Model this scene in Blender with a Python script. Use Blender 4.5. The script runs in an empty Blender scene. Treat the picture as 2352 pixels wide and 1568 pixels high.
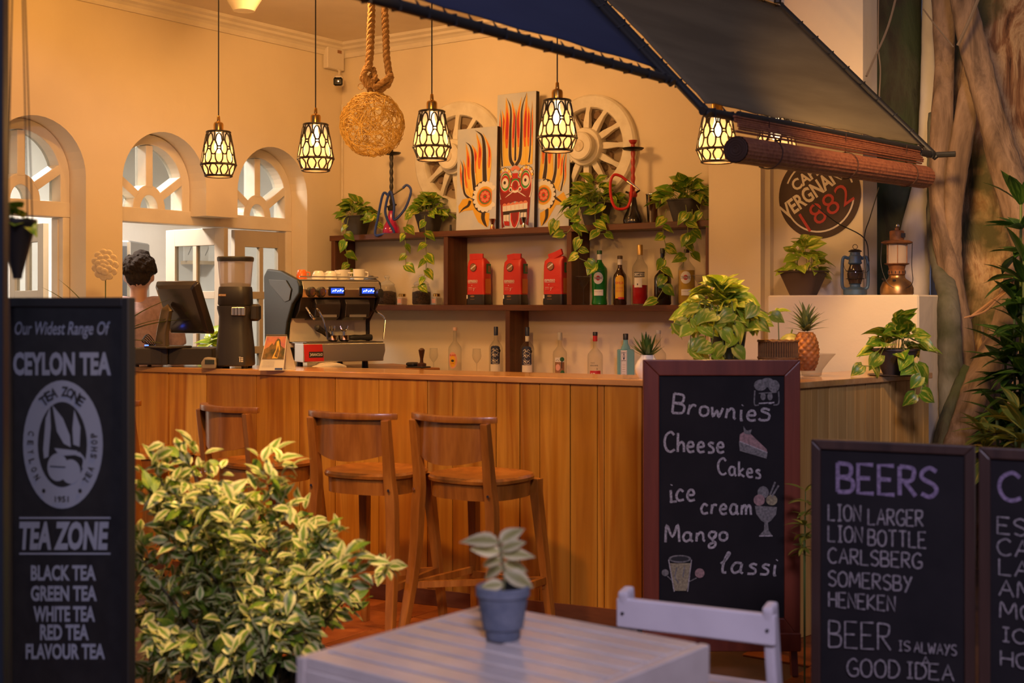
import bpy, bmesh, math, random
from mathutils import Vector, Matrix, noise, geometry
PI = math.pi
random.seed(7)
SC = bpy.context.scene
COL = SC.collection
# ---------------------------------------------------------------- camera
CAM = Vector((6.413, -6.853, 1.43)); YAW = math.radians(35.69); FPX = 3000.0
cd = bpy.data.cameras.new('camera'); cam = bpy.data.objects.new('camera', cd); COL.objects.link(cam)
cam.location = CAM; cam.rotation_euler = (PI/2, 0, YAW)
cd.sensor_width = 36; cd.lens = 36*FPX/2352; cd.shift_y = -84/2352
cd.clip_start = 0.05; cd.clip_end = 200
cd.dof.use_dof = True; cd.dof.focus_distance = 7.4; cd.dof.aperture_fstop = 3.2
SC.camera = cam
# ---------------------------------------------------------------- world, exposure
SC.view_settings.view_transform = 'Standard'; SC.view_settings.look = 'None'
SC.view_settings.exposure = 0.0; SC.view_settings.gamma = 1.0; SC.view_settings.use_curve_mapping = False
w = bpy.data.worlds.new('dusk_sky'); SC.world = w; w.use_nodes = True
bg = w.node_tree.nodes['Background']; bg.inputs[0].default_value = (0.44, 0.43, 0.60, 1); bg.inputs[1].default_value = 0.22
def area_light(name, loc, target, size, power, color, spread=180):
    l = bpy.data.lights.new(name, 'AREA'); l.shape = 'DISK'; l.size = size; l.spread = math.radians(spread); l.energy = power; l.color = color
    o = bpy.data.objects.new(name, l); COL.objects.link(o); o.location = loc
    o.rotation_euler = (Vector(target)-Vector(loc)).to_track_quat('-Z', 'Y').to_euler(); return o
# unseen warm lamps inside the bar, the lamp of the room behind the arches, an added cool fill from the camera side
area_light('unseen_bar_lamp', (1.5, -1.9, 3.2), (1.2, 0, 2.2), 0.5, 33, (1, .50, .16))  # added to brighten the back wall
area_light('unseen_bar_lamp', (1.2, -2.9, 3.2), (-.1, -2.2, 2.2), 0.10, 10, (1, .45, .08))
area_light('back_room_lamp', (-1.25, -1.7, 2.9), (-1.3, -1.7, 0), 0.6, 165, (1, .90, .80))
area_light('cool_fill', (8.4, -8.6, 4.6), (6.0, -4.6, 0.6), 1.2, 75, (.84, .72, 1.0), 95)  # unseen fill, added to cool the table and chair
def late_lamps():
    area_light('warm_fill', W(520, 3.7, 2.75), W(520, 6.2, .9), 0.30, 50, (1, .49, .13), 110)  # unseen, added to warm the counter front
    area_light('warm_fill', W(820, 2.9, 2.6), W(560, 3.8, .85), 0.25, 13, (1, .58, .22), 62)  # unseen, added to bring warm light onto the bush
    area_light('tree_fill', W(2080, 4.3, 2.75), W(2290, 7.3, 1.7), 0.3, 13, (1, .58, .22), 70)  # unseen, added to light the tree trunk
# ---------------------------------------------------------------- photograph rays
RX = Vector((math.cos(YAW), math.sin(YAW), 0)); FW = Vector((-math.sin(YAW), math.cos(YAW), 0))
def W(px, D, z=0.0):
    p = CAM + RX*((px-1176)/FPX*D) + FW*D; return Vector((p.x, p.y, z))
def zof(py, D): return 1.43 - (py-700)/FPX*D
def A(px, b=0.0):
    """x and depth on the vertical plane y=-b"""
    d = RX*((px-1176)/FPX) + FW; k = (-b-CAM.y)/d.y; return CAM.x+k*d.x, k
def L(px, s=0.0):
    """y and depth on the vertical plane x=-s"""
    d = RX*((px-1176)/FPX) + FW; k = (-s-CAM.x)/d.x; return CAM.y+k*d.y, k
late_lamps()
# ---------------------------------------------------------------- materials
MATS = {}
def nodes(name):
    m = bpy.data.materials.new(name); m.use_nodes = True
    return m, m.node_tree, m.node_tree.nodes['Principled BSDF']
def ramp(nt, stops):
    r = nt.nodes.new('ShaderNodeValToRGB'); e = r.color_ramp.elements
    while len(e) < len(stops): e.new(0.5)
    for el, (p, c) in zip(e, stops): el.position = p; el.color = (*c, 1)
    return r
def M(name, col, rough=.6, metal=0, col2=None, scale=8, bump=0, bscale=None, stretch=(1,1,1), obvar=0, emit=0, trans=0, spec=.5, sheen=0, coat=0, detail=4, lo=.35, hi=.65, sss=0):
    if name in MATS: return MATS[name]
    m, nt, p = nodes(name)
    I = p.inputs
    I['Base Color'].default_value = (*col, 1); I['Roughness'].default_value = rough; I['Metallic'].default_value = metal
    I['Specular IOR Level'].default_value = spec
    if coat: I['Coat Weight'].default_value = coat; I['Coat Roughness'].default_value = .12
    if trans: I['Transmission Weight'].default_value = trans; I['IOR'].default_value = 1.45
    if sheen: I['Sheen Weight'].default_value = sheen
    tc = nt.nodes.new('ShaderNodeTexCoord'); mp = nt.nodes.new('ShaderNodeMapping'); mp.inputs['Scale'].default_value = stretch
    nt.links.new(tc.outputs['Object'], mp.inputs[0]); vec = mp.outputs[0]
    oi = nt.nodes.new('ShaderNodeObjectInfo')
    if obvar:
        mul = nt.nodes.new('ShaderNodeMath'); mul.operation = 'MULTIPLY'; mul.inputs[1].default_value = 37.0; nt.links.new(oi.outputs['Random'], mul.inputs[0])
        ad = nt.nodes.new('ShaderNodeVectorMath'); ad.operation = 'ADD'; nt.links.new(vec, ad.inputs[0]); nt.links.new(mul.outputs[0], ad.inputs[1]); vec = ad.outputs[0]
    out = None
    if col2 is not None:
        n = nt.nodes.new('ShaderNodeTexNoise'); n.inputs['Scale'].default_value = scale; n.inputs['Detail'].default_value = detail
        nt.links.new(vec, n.inputs['Vector']); r = ramp(nt, [(lo, col), (hi, col2)]); nt.links.new(n.outputs[0], r.inputs[0]); out = r.outputs[0]
    if obvar:
        h = nt.nodes.new('ShaderNodeHueSaturation'); mr = nt.nodes.new('ShaderNodeMapRange'); mr.inputs[3].default_value = 1-obvar; mr.inputs[4].default_value = 1+obvar
        nt.links.new(oi.outputs['Random'], mr.inputs[0]); nt.links.new(mr.outputs[0], h.inputs['Value'])
        if out: nt.links.new(out, h.inputs['Color'])
        else: h.inputs['Color'].default_value = (*col, 1)
        out = h.outputs[0]
    if out: nt.links.new(out, I['Base Color'])
    if emit:
        I['Emission Color'].default_value = (*col, 1); I['Emission Strength'].default_value = emit
    if bump:
        n2 = nt.nodes.new('ShaderNodeTexNoise'); n2.inputs['Scale'].default_value = bscale or scale*3; n2.inputs['Detail'].default_value = 4; nt.links.new(vec, n2.inputs['Vector'])
        b = nt.nodes.new('ShaderNodeBump'); b.inputs['Strength'].default_value = bump; b.inputs['Distance'].default_value = .01; nt.links.new(n2.outputs[0], b.inputs['Height']); nt.links.new(b.outputs[0], I['Normal'])
    MATS[name] = m; return m
def wood(name, cols, rough=.35, axis=2, obvar=.15, coat=0, sx=9, sl=.7):
    """grain stretched along an axis: soft boards with darker streaks and fine lines"""
    if name in MATS: return MATS[name]
    m, nt, p = nodes(name)
    tc = nt.nodes.new('ShaderNodeTexCoord'); mp = nt.nodes.new('ShaderNodeMapping')
    sc = [sx]*3; sc[axis] = sl; mp.inputs['Scale'].default_value = sc; nt.links.new(tc.outputs['Object'], mp.inputs[0])
    oi = nt.nodes.new('ShaderNodeObjectInfo'); mul = nt.nodes.new('ShaderNodeMath'); mul.operation = 'MULTIPLY'; mul.inputs[1].default_value = 91.0; nt.links.new(oi.outputs['Random'], mul.inputs[0])
    ad = nt.nodes.new('ShaderNodeVectorMath'); nt.links.new(mp.outputs[0], ad.inputs[0]); nt.links.new(mul.outputs[0], ad.inputs[1])
    n = nt.nodes.new('ShaderNodeTexNoise'); n.inputs['Scale'].default_value = 1.0; n.inputs['Detail'].default_value = 3; n.inputs['Distortion'].default_value = .8; nt.links.new(ad.outputs[0], n.inputs['Vector'])
    k = len(cols)-1; r = ramp(nt, [(.28+.44*i/k, c) for i, c in enumerate(cols)]); nt.links.new(n.outputs[0], r.inputs[0])
    n2 = nt.nodes.new('ShaderNodeTexNoise'); n2.inputs['Scale'].default_value = 7.0; n2.inputs['Detail'].default_value = 5; nt.links.new(ad.outputs[0], n2.inputs['Vector'])
    r2 = ramp(nt, [(.3, (.72,.66,.6)), (.6, (1,1,1))]); nt.links.new(n2.outputs[0], r2.inputs[0])
    mx = nt.nodes.new('ShaderNodeMix'); mx.data_type = 'RGBA'; mx.blend_type = 'MULTIPLY'; mx.inputs['Factor'].default_value = .5
    nt.links.new(r.outputs[0], mx.inputs['A']); nt.links.new(r2.outputs[0], mx.inputs['B'])
    h = nt.nodes.new('ShaderNodeHueSaturation'); mr = nt.nodes.new('ShaderNodeMapRange'); mr.inputs[3].default_value = 1-obvar; mr.inputs[4].default_value = 1+obvar
    nt.links.new(oi.outputs['Random'], mr.inputs[0]); nt.links.new(mr.outputs[0], h.inputs['Value']); nt.links.new(mx.outputs['Result'], h.inputs['Color'])
    nt.links.new(h.outputs[0], p.inputs['Base Color']); p.inputs['Roughness'].default_value = rough
    if coat: p.inputs['Coat Weight'].default_value = coat; p.inputs['Coat Roughness'].default_value = .15
    b = nt.nodes.new('ShaderNodeBump'); b.inputs['Strength'].default_value = .15; b.inputs['Distance'].default_value = .004; nt.links.new(n2.outputs[0], b.inputs['Height']); nt.links.new(b.outputs[0], p.inputs['Normal'])
    MATS[name] = m; return m
def leafmat(name, green, pale, mode='patch', rough=.45):
    """variegated leaf. uv.x 0..1 across, uv.y along. mode margin: pale edges; patch: marbled"""
    if name in MATS: return MATS[name]
    m, nt, p = nodes(name)
    uv = nt.nodes.new('ShaderNodeUVMap'); oi = nt.nodes.new('ShaderNodeObjectInfo'); tc = nt.nodes.new('ShaderNodeTexCoord')
    n = nt.nodes.new('ShaderNodeTexNoise'); n.inputs['Detail'].default_value = 2
    if mode == 'margin':
        n.inputs['Scale'].default_value = 40; nt.links.new(tc.outputs['Object'], n.inputs['Vector'])
        sx = nt.nodes.new('ShaderNodeSeparateXYZ'); nt.links.new(uv.outputs[0], sx.inputs[0])
        a = nt.nodes.new('ShaderNodeMath'); a.operation = 'SUBTRACT'; a.inputs[1].default_value = .5; nt.links.new(sx.outputs[0], a.inputs[0])
        ab = nt.nodes.new('ShaderNodeMath'); ab.operation = 'ABSOLUTE'; nt.links.new(a.outputs[0], ab.inputs[0])
        s = nt.nodes.new('ShaderNodeMath'); s.operation = 'MULTIPLY_ADD'; s.inputs[1].default_value = .35; nt.links.new(n.outputs[0], s.inputs[0]); nt.links.new(ab.outputs[0], s.inputs[2])
        r = ramp(nt, [(.34, green), (.44, pale)]); nt.links.new(s.outputs[0], r.inputs[0])
    else:
        mp = nt.nodes.new('ShaderNodeMapping'); mp.inputs['Scale'].default_value = (5, 1.3, 1); nt.links.new(uv.outputs[0], mp.inputs[0])
        mul = nt.nodes.new('ShaderNodeMath'); mul.operation = 'MULTIPLY'; mul.inputs[1].default_value = 53.0; nt.links.new(oi.outputs['Random'], mul.inputs[0])
        ad = nt.nodes.new('ShaderNodeVectorMath'); nt.links.new(mp.outputs[0], ad.inputs[0]); nt.links.new(mul.outputs[0], ad.inputs[1])
        n.inputs['Scale'].default_value = 1.2; nt.links.new(ad.outputs[0], n.inputs['Vector'])
        r = ramp(nt, [(.50, green), (.62, pale)]); nt.links.new(n.outputs[0], r.inputs[0])
    h = nt.nodes.new('ShaderNodeHueSaturation'); mr = nt.nodes.new('ShaderNodeMapRange'); mr.inputs[3].default_value = .7; mr.inputs[4].default_value = 1.25
    nt.links.new(oi.outputs['Random'], mr.inputs[0]); nt.links.new(mr.outputs[0], h.inputs['Value']); nt.links.new(r.outputs[0], h.inputs['Color'])
    nt.links.new(h.outputs[0], p.inputs['Base Color']); p.inputs['Roughness'].default_value = rough; p.inputs['Specular IOR Level'].default_value = .4
    tr = nt.nodes.new('ShaderNodeBsdfTranslucent'); nt.links.new(h.outputs[0], tr.inputs[0])
    ms = nt.nodes.new('ShaderNodeMixShader'); ms.inputs[0].default_value = .3; out = nt.nodes['Material Output']
    nt.links.new(p.outputs[0], ms.inputs[1]); nt.links.new(tr.outputs[0], ms.inputs[2]); nt.links.new(ms.outputs[0], out.inputs[0])
    MATS[name] = m; return m
def glassmat(name, col, tr=.75, rough=.02):
    """thin clear glass: see-through with a tint and a sharp reflection"""
    if name in MATS: return MATS[name]
    m, nt, p = nodes(name); p.inputs['Base Color'].default_value = (*[c*(.12 if tr >= .8 else 1) for c in col], 1); p.inputs['Roughness'].default_value = rough; p.inputs['Specular IOR Level'].default_value = .9
    t = nt.nodes.new('ShaderNodeBsdfTransparent'); t.inputs[0].default_value = (*col, 1)
    lw = nt.nodes.new('ShaderNodeLayerWeight'); lw.inputs[0].default_value = .35
    mr = nt.nodes.new('ShaderNodeMapRange'); mr.inputs[3].default_value = 1-tr; mr.inputs[4].default_value = min(1, 1-tr+.27); nt.links.new(lw.outputs['Facing'], mr.inputs[0])
    ms = nt.nodes.new('ShaderNodeMixShader'); nt.links.new(mr.outputs[0], ms.inputs[0]); nt.links.new(t.outputs[0], ms.inputs[1]); nt.links.new(p.outputs[0], ms.inputs[2])
    nt.links.new(ms.outputs[0], nt.nodes['Material Output'].inputs[0]); MATS[name] = m; return m
# ---------------------------------------------------------------- mesh builder
class MB:
    def __init__(s): s.v = []; s.f = []; s.m = []; s.uv = None; s.mi = 0
    def add(s, vs, fs, T=None, mi=None):
        o = len(s.v); s.v += [tuple(T @ Vector(v)) if T else tuple(v) for v in vs]
        s.f += [tuple(i+o for i in f) for f in fs]; s.m += [s.mi if mi is None else mi]*len(fs); return s
    def box(s, x0, x1, y0, y1, z0, z1, T=None, mi=None, c=0):
        if x0 > x1: x0, x1 = x1, x0
        if y0 > y1: y0, y1 = y1, y0
        if z0 > z1: z0, z1 = z1, z0
        if c:   # chamfered box
            vs = []; 
            for z, k in ((z0, c), (z0+c, 0), (z1-c, 0), (z1, c)):
                a, b, d, e = x0+k, x1-k, y0+k, y1-k
                vs += [(a+c,d,z),(b-c,d,z),(b,d+c,z),(b,e-c,z),(b-c,e,z),(a+c,e,z),(a,e-c,z),(a,d+c,z)]
            fs = [tuple(range(7,-1,-1)), tuple(range(24,32))]
            for r in range(3):
                for i in range(8): fs.append((r*8+i, r*8+(i+1)%8, r*8+8+(i+1)%8, r*8+8+i))
            return s.add(vs, fs, T, mi)
        return s.add([(x0,y0,z0),(x1,y0,z0),(x1,y1,z0),(x0,y1,z0),(x0,y0,z1),(x1,y0,z1),(x1,y1,z1),(x0,y1,z1)],
                     [(0,3,2,1),(4,5,6,7),(0,1,5,4),(1,2,6,5),(2,3,7,6),(3,0,4,7)], T, mi)
    def beam(s, p, q, w, h, up=(0,0,1), mi=None, w2=None, h2=None):
        p = Vector(p); q = Vector(q); return s.sweep([p, q], [(w, h), (w2 or w, h2 or h)], up, mi)
    def sweep(s, path, wh, up=(0,0,1), mi=None):
        P = [Vector(p) for p in path]; n = len(P); up = Vector(up); vs = []
        for i, p in enumerate(P):
            t = (P[min(i+1,n-1)]-P[max(i-1,0)]).normalized(); sd = t.cross(up).normalized(); u = sd.cross(t).normalized()
            w_, h_ = wh[i] if isinstance(wh, list) else wh
            for a, b in ((-1,-1),(1,-1),(1,1),(-1,1)): vs.append(p+sd*a*w_/2+u*b*h_/2)
        fs = [(3,2,1,0), tuple(range(4*n-4, 4*n))]
        for i in range(n-1):
            for k in range(4): fs.append((4*i+k, 4*i+(k+1)%4, 4*i+4+(k+1)%4, 4*i+4+k))
        return s.add(vs, fs, None, mi)
    def tube(s, path, r, n=8, mi=None, closed=False, T=None):
        P = [Vector(p) for p in path]; N = len(P); vs = []; fs = []; prev = None
        for i, p in enumerate(P):
            if closed: t = (P[(i+1)%N]-P[i-1]).normalized()
            else: t = (P[min(i+1,N-1)]-P[max(i-1,0)]).normalized()
            if prev is None: prev = Vector((0,0,1)) if abs(t.z) < .9 else Vector((1,0,0))
            a = (prev - t*prev.dot(t)); a = a.normalized() if a.length > 1e-6 else t.orthogonal().normalized(); b = t.cross(a); prev = a
            rr = r[i] if isinstance(r, (list, tuple)) else r
            for k in range(n): th = 2*PI*k/n; vs.append(p+(a*math.cos(th)+b*math.sin(th))*rr)
        for i in range(N if closed else N-1):
            j = (i+1) % N
            for k in range(n): fs.append((i*n+k, i*n+(k+1)%n, j*n+(k+1)%n, j*n+k))
        if not closed: fs += [tuple(range(n-1,-1,-1)), tuple(range((N-1)*n, N*n))]
        return s.add(vs, fs, T, mi)
    def lathe(s, prof, n=24, T=None, mi=None, caps=True, a0=0, a1=2*PI, sx=1, sy=1):
        full = abs(a1-a0-2*PI) < 1e-6; k = n if full else n+1; vs = []; fs = []
        for r, z in prof:
            for i in range(k): th = a0+(a1-a0)*i/n; vs.append((r*math.cos(th)*sx, r*math.sin(th)*sy, z))
        for j in range(len(prof)-1):
            for i in range(n): a = j*k+i; b = j*k+(i+1)%k; fs.append((a, b, b+k, a+k))
        if caps and full:
            if prof[0][0] > 1e-5: fs.append(tuple(range(n-1,-1,-1)))
            if prof[-1][0] > 1e-5: fs.append(tuple(range((len(prof)-1)*k, len(prof)*k)))
        return s.add(vs, fs, T, mi)
    def prism(s, poly, d0, d1, T=None, mi=None):
        """polygon in x,z extruded along y from d0 to d1"""
        n = len(poly); vs = [(x,d0,z) for x,z in poly]+[(x,d1,z) for x,z in poly]
        tri = geometry.tessellate_polygon([[Vector((x,z,0)) for x,z in poly]])
        fs = [tuple(t) for t in tri]+[tuple(i+n for i in reversed(t)) for t in tri]+[(i,(i+1)%n,n+(i+1)%n,n+i) for i in range(n)]
        return s.add(vs, fs, T, mi)
    def ball(s, c, r, n=12, T=None, mi=None, sz=1):
        pr = [(max(1e-6, r*math.sin(PI*i/(n//2))), -r*sz*math.cos(PI*i/(n//2))) for i in range(n//2+1)]
        X = Matrix.Translation(c); X = T @ X if T else X
        return s.lathe(pr, n, X, mi, caps=False)
    def mesh(s, name, mats, smooth=False, bevel=0, auto=None):
        me = bpy.data.meshes.new(name); me.from_pydata(s.v, [], s.f)
        for m in (mats if isinstance(mats, (list, tuple)) else [mats]): me.materials.append(m)
        me.polygons.foreach_set('material_index', s.m)
        if s.uv:
            uvl = me.uv_layers.new(name='UVMap')
            for li, lp in enumerate(me.loops): uvl.data[li].uv = s.uv[lp.vertex_index]
        bm = bmesh.new(); bm.from_mesh(me)
        bmesh.ops.remove_doubles(bm, verts=bm.verts, dist=1e-6) if not s.uv else None
        bmesh.ops.recalc_face_normals(bm, faces=bm.faces)
        if bevel: bmesh.ops.bevel(bm, geom=[e for e in bm.edges if len(e.link_faces) == 2 and e.calc_face_angle(0) > .5], offset=bevel, segments=2, profile=.6, affect='EDGES')
        if smooth:
            for f in bm.faces: f.smooth = True
            an = math.radians(auto or 42)
            for e in bm.edges:
                if len(e.link_faces) == 2 and e.calc_face_angle(0) > an: e.smooth = False
        bm.to_mesh(me); bm.free(); me.update(); return me
    def build(s, name, mats, parent=None, smooth=False, bevel=0, auto=None, loc=None, rz=0):
        return link(name, s.mesh(name, mats, smooth, bevel, auto), parent, loc, rz)
def link(name, me, parent=None, loc=None, rz=0, mtx=None):
    o = bpy.data.objects.new(name, me); COL.objects.link(o)
    if parent: o.parent = parent
    if mtx is not None: o.matrix_local = mtx
    else:
        if loc is not None: o.location = loc
        if rz: o.rotation_euler = (0, 0, rz)
    return o
def tag(o, label=None, cat=None, group=None, kind=None):
    if label: o['label'] = label
    if cat: o['category'] = cat
    if group: o['group'] = group
    if kind: o['kind'] = kind
    return o
def thing(name, label, cat, loc=(0,0,0), rz=0, group=None):
    o = bpy.data.objects.new(name, None); COL.objects.link(o); o.empty_display_size = .05
    o.location = loc; o.rotation_euler = (0,0,rz); return tag(o, label, cat, group)
def struct(name, mb, mats, **k): return tag(mb.build(name, mats, **k), kind='structure')
def copy_tree(o, parent=None):
    c = o.copy(); COL.objects.link(c)
    if parent: c.parent = parent
    for ch in list(o.children): copy_tree(ch, c)
    return c
def smoothpath(pts, k=6):
    """Catmull-Rom through the points"""
    P = [Vector(p) for p in pts]; P = [P[0]*2-P[1]]+P+[P[-1]*2-P[-2]]; out = []
    for i in range(1, len(P)-2):
        a, b, c, d = P[i-1:i+3]
        for j in range(k):
            t = j/k; out.append(.5*((2*b)+(c-a)*t+(2*a-5*b+4*c-d)*t*t+(3*b-a-3*c+d)*t**3))
    out.append(P[-2]); return out
# ---------------------------------------------------------------- flat print: letters and drawings
def glyphs(txt, offset=0.0, shear=0.0):
    cu = bpy.data.curves.new('letters', 'FONT'); cu.body = txt; cu.offset = offset; cu.shear = shear; cu.resolution_u = 3
    o = bpy.data.objects.new('letters', cu); COL.objects.link(o)
    dg = bpy.context.evaluated_depsgraph_get(); me = bpy.data.meshes.new_from_object(o.evaluated_get(dg))
    vs = [(v.co.x, v.co.y) for v in me.vertices]; fs = [tuple(p.vertices) for p in me.polygons]
    bpy.data.objects.remove(o); bpy.data.curves.remove(cu); bpy.data.meshes.remove(me); return vs, fs
STROKE = {'A':'0,0 .3,1 .6,0;.12,.38 .5,.38','B':'0,0 0,1;0,1 .4,.95 .45,.72 .35,.55 0,.52;0,.52 .45,.45 .52,.22 .4,.03 0,0','C':'.55,.85 .35,1 .08,.8 0,.45 .12,.1 .35,0 .58,.12',
'D':'0,0 0,1;0,1 .35,.93 .55,.6 .5,.25 .3,.03 0,0','E':'.5,1 0,1 0,0 .52,0;0,.52 .4,.52','F':'.5,1 0,1 0,0;0,.52 .4,.52','G':'.55,.85 .35,1 .08,.8 0,.45 .12,.1 .35,0 .58,.12 .58,.42 .34,.42','H':'0,0 0,1;.55,0 .55,1;0,.5 .55,.5',
'I':'.05,0 .35,0;.2,0 .2,1;.05,1 .35,1','K':'0,0 0,1;.5,1 0,.45 .55,0','L':'0,1 0,0 .5,0','M':'0,0 .06,1 .35,.3 .62,1 .7,0','N':'0,0 0,1 .52,0 .52,1','O':'.3,1 .05,.8 0,.45 .1,.1 .3,0 .52,.12 .6,.5 .52,.85 .3,1',
'P':'0,0 0,1;0,1 .42,.95 .48,.7 .35,.48 0,.45','R':'0,0 0,1;0,1 .42,.95 .46,.72 .35,.52 0,.5;.15,.5 .52,0','S':'.5,.88 .28,1 .05,.85 .06,.62 .42,.42 .5,.2 .3,0 .02,.1','T':'.28,0 .28,1;0,1 .56,1','U':'0,1 .03,.2 .25,0 .48,.2 .5,1',
'W':'0,1 .18,0 .36,.7 .52,0 .72,1','Y':'0,1 .26,.5;.52,1 .1,-.1','a':'.4,.5 .15,.52 .02,.25 .15,.02 .38,.15 .42,.5;.4,.5 .42,.1 .52,0','c':'.4,.42 .2,.52 .02,.25 .15,.02 .42,.06','e':'.03,.26 .36,.3 .3,.5 .12,.48 .02,.22 .15,.01 .42,.06',
'g':'.38,.5 .12,.52 .03,.3 .18,.12 .36,.25 .38,.5;.38,.35 .2,.05 .36,-.12 .28,-.35 .05,-.38 .05,-.2 .3,-.08','h':'0,0 .02,.95;.01,.3 .2,.5 .34,.4 .36,0','i':'.05,.5 .08,.0 .16,0;.08,.72 .1,.76','j':'.0,.62 .1,.6 .08,.0 .2,.02;.1,.85 .12,.9','k':'.02,0 .02,.9;.35,.5 .04,.2 .4,0',
'l':'.0,.45 .15,.6 .3,.95 .22,1 .12,.5 .14,.05 .3,.02','m':'0,0 .04,.5;.03,.3 .16,.5 .26,.4 .27,0;.27,.3 .42,.5 .52,.4 .56,0','n':'0,0 .04,.5;.03,.3 .2,.52 .34,.4 .36,.08 .44,0','o':'.2,.5 .03,.38 .04,.1 .2,0 .38,.12 .38,.4 .2,.5','r':'.02,0 .08,.5;.06,.3 .2,.5 .36,.46',
's':'.36,.46 .18,.5 .08,.38 .32,.22 .3,.02 .02,.0','z':'.36,.46 .2,.55 .14,.4 .34,.2 .3,-.1 .1,-.12 .06,-.02','w':'0,.5 .08,.02 .24,.35 .34,.02 .5,.5',"'":'.05,.7 .02,.9'}
class Draw:
    """flat print collected as polygons in the picture plane (u right, v up), stacked in thin layers"""
    def __init__(s): s.p = []; s.lay = 0
    def poly(s, pts, mi): s.lay += 1; s.p.append(([tuple(p) for p in pts], None, mi, s.lay)); return s
    def raw(s, vs, fs, mi): s.lay += 1; s.p.append((vs, fs, mi, s.lay)); return s
    def ell(s, cx, cy, rx, ry, mi, n=28, a0=0, a1=2*PI, rot=0):
        pts = []
        for i in range(n if a1-a0 > 6.28 else n+1):
            t = a0+(a1-a0)*i/n; x = rx*math.cos(t); y = ry*math.sin(t); pts.append((cx+x*math.cos(rot)-y*math.sin(rot), cy+x*math.sin(rot)+y*math.cos(rot)))
        return s.poly(pts, mi)
    def line(s, pts, wd, mi, k=4, taper=False):
        P = [p.to_2d() for p in smoothpath([(a, b, 0) for a, b in pts], k)] if len(pts) > 2 else [Vector(p) for p in pts]
        vs = []; n = len(P)
        for i, p in enumerate(P):
            t = (P[min(i+1,n-1)]-P[max(i-1,0)]); t = t.normalized() if t.length > 0 else Vector((1,0)); q = Vector((-t.y, t.x)); ww = wd/2
            if taper: ww *= max(.04, math.sin(PI*min(1, .5+.5*i/(n-1)))) if taper == 1 else max(.05, 1-i/(n-1))
            vs += [tuple(p+q*ww), tuple(p-q*ww)]
        return s.raw(vs, [(2*i, 2*i+1, 2*i+3, 2*i+2) for i in range(n-1)], mi)
    def text(s, txt, x0, x1, y0, y1, mi, off=0.0, shear=0, rot=0, pivot=None):
        vs, fs = glyphs(txt, off, shear)
        if not vs: return s
        a, b = min(v[0] for v in vs), max(v[0] for v in vs); c, d = min(v[1] for v in vs), max(v[1] for v in vs)
        o = [((v[0]-a)/(b-a)*(x1-x0)+x0, (v[1]-c)/(d-c)*(y1-y0)+y0) for v in vs]
        if rot:
            px, py = pivot or ((x0+x1)/2, (y0+y1)/2); ca, sa = math.cos(rot), math.sin(rot)
            o = [(px+(x-px)*ca-(y-py)*sa, py+(x-px)*sa+(y-py)*ca) for x, y in o]
        return s.raw(o, fs, mi)
    def hand(s, txt, x0, x1, y, h, wd, mi, slope=0, jit=.0, slant=0, up=1):
        """hand lettering; up=-1 when v runs downwards (pixels)"""
        adv = 0; segs = []
        for ch in txt:
            if ch == ' ': adv += .45; continue
            g = STROKE[ch]; mx = 0
            for st in g.split(';'):
                q = [tuple(map(float, c.split(','))) for c in st.split()]; mx = max(mx, max(c[0] for c in q)); segs.append([(adv+a, b) for a, b in q])
            adv += mx+.17
        adv -= .17; k = (x1-x0)/adv
        for q in segs:
            pts = [(x0+a*k+b*h*slant, y+up*b*h+(a*k)*slope+random.uniform(-jit, jit)) for a, b in q]
            sharp = len(q) <= 4 and txt.isupper(); s.line(pts, wd, mi, 1 if sharp else 4)
        return s
    def mb(s, f, gap=.0004):
        """f(u,v,depth)->3d point"""
        m = MB()
        for pts, fs, mi, lay in s.p:
            if fs is None:
                t = geometry.tessellate_polygon([[Vector((x, y, 0)) for x, y in pts]]); fs = [tuple(q) for q in t]
            m.add([f(x, y, lay*gap) for x, y in pts], fs, None, mi)
        return m
    def build(s, name, f, mats, parent, gap=.0004):
        m = s.mb(f, gap); me = bpy.data.meshes.new(name); me.from_pydata(m.v, [], m.f)
        for q in mats: me.materials.append(q)
        me.polygons.foreach_set('material_index', m.m); return link(name, me, parent)
# ---------------------------------------------------------------- leaves
def leaf_mesh(name, mat, kind='heart', fold=.25, droop=.3, seg=5):
    """unit leaf along +Y, face up +Z, width by kind"""
    mb = MB(); mb.uv = []
    for j in range(seg+1):
        t = j/seg
        if kind == 'heart': wv = .45*math.sin(PI*min(1, (t+.10)/1.10)**.78)*(1.12-.3*t) if t < 1 else 0
        elif kind == 'oval': wv = .26*math.sin(PI*t**.85)
        elif kind == 'lance': wv = .16*math.sin(PI*(t*.9+.08))
        else: wv = .055*(1-t)**.6+.004
        if j == seg: wv = .004
        y = t; z = -droop*t*t
        back = -.10 if (kind == 'heart' and j == 0) else 0
        for sgn in (-1, -.5, 0, .5, 1):
            mb.v.append((sgn*wv, y+back*abs(sgn), z+fold*wv*abs(sgn)-(.10*wv if abs(sgn) == 1 else 0))); mb.uv.append(((sgn+1)/2, t))
    for j in range(seg):
        for k in range(4): a = j*5+k; mb.f.append((a, a+1, a+6, a+5)); mb.m.append(0)
    me = bpy.data.meshes.new(name); me.from_pydata(mb.v, [], mb.f); me.materials.append(mat)
    uvl = me.uv_layers.new(name='UVMap')
    for li, lp in enumerate(me.loops): uvl.data[li].uv = mb.uv[lp.vertex_index]
    for p in me.polygons: p.use_smooth = True
    return me
def leaf_mtx(p, d, size, roll=0, wide=1, face=0):
    d = Vector(d).normalized(); up = Vector((0,0,1)); x = d.cross(up); x = x.normalized() if x.length > .05 else Vector((1,0,0)); z = x.cross(d).normalized(); roll = roll-face*x.dot(FW)
    R = Matrix((x*wide, d, z)).transposed().to_4x4(); return Matrix.Translation(p) @ R @ Matrix.Rotation(roll, 4, 'Y') @ Matrix.Scale(size, 4)
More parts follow.
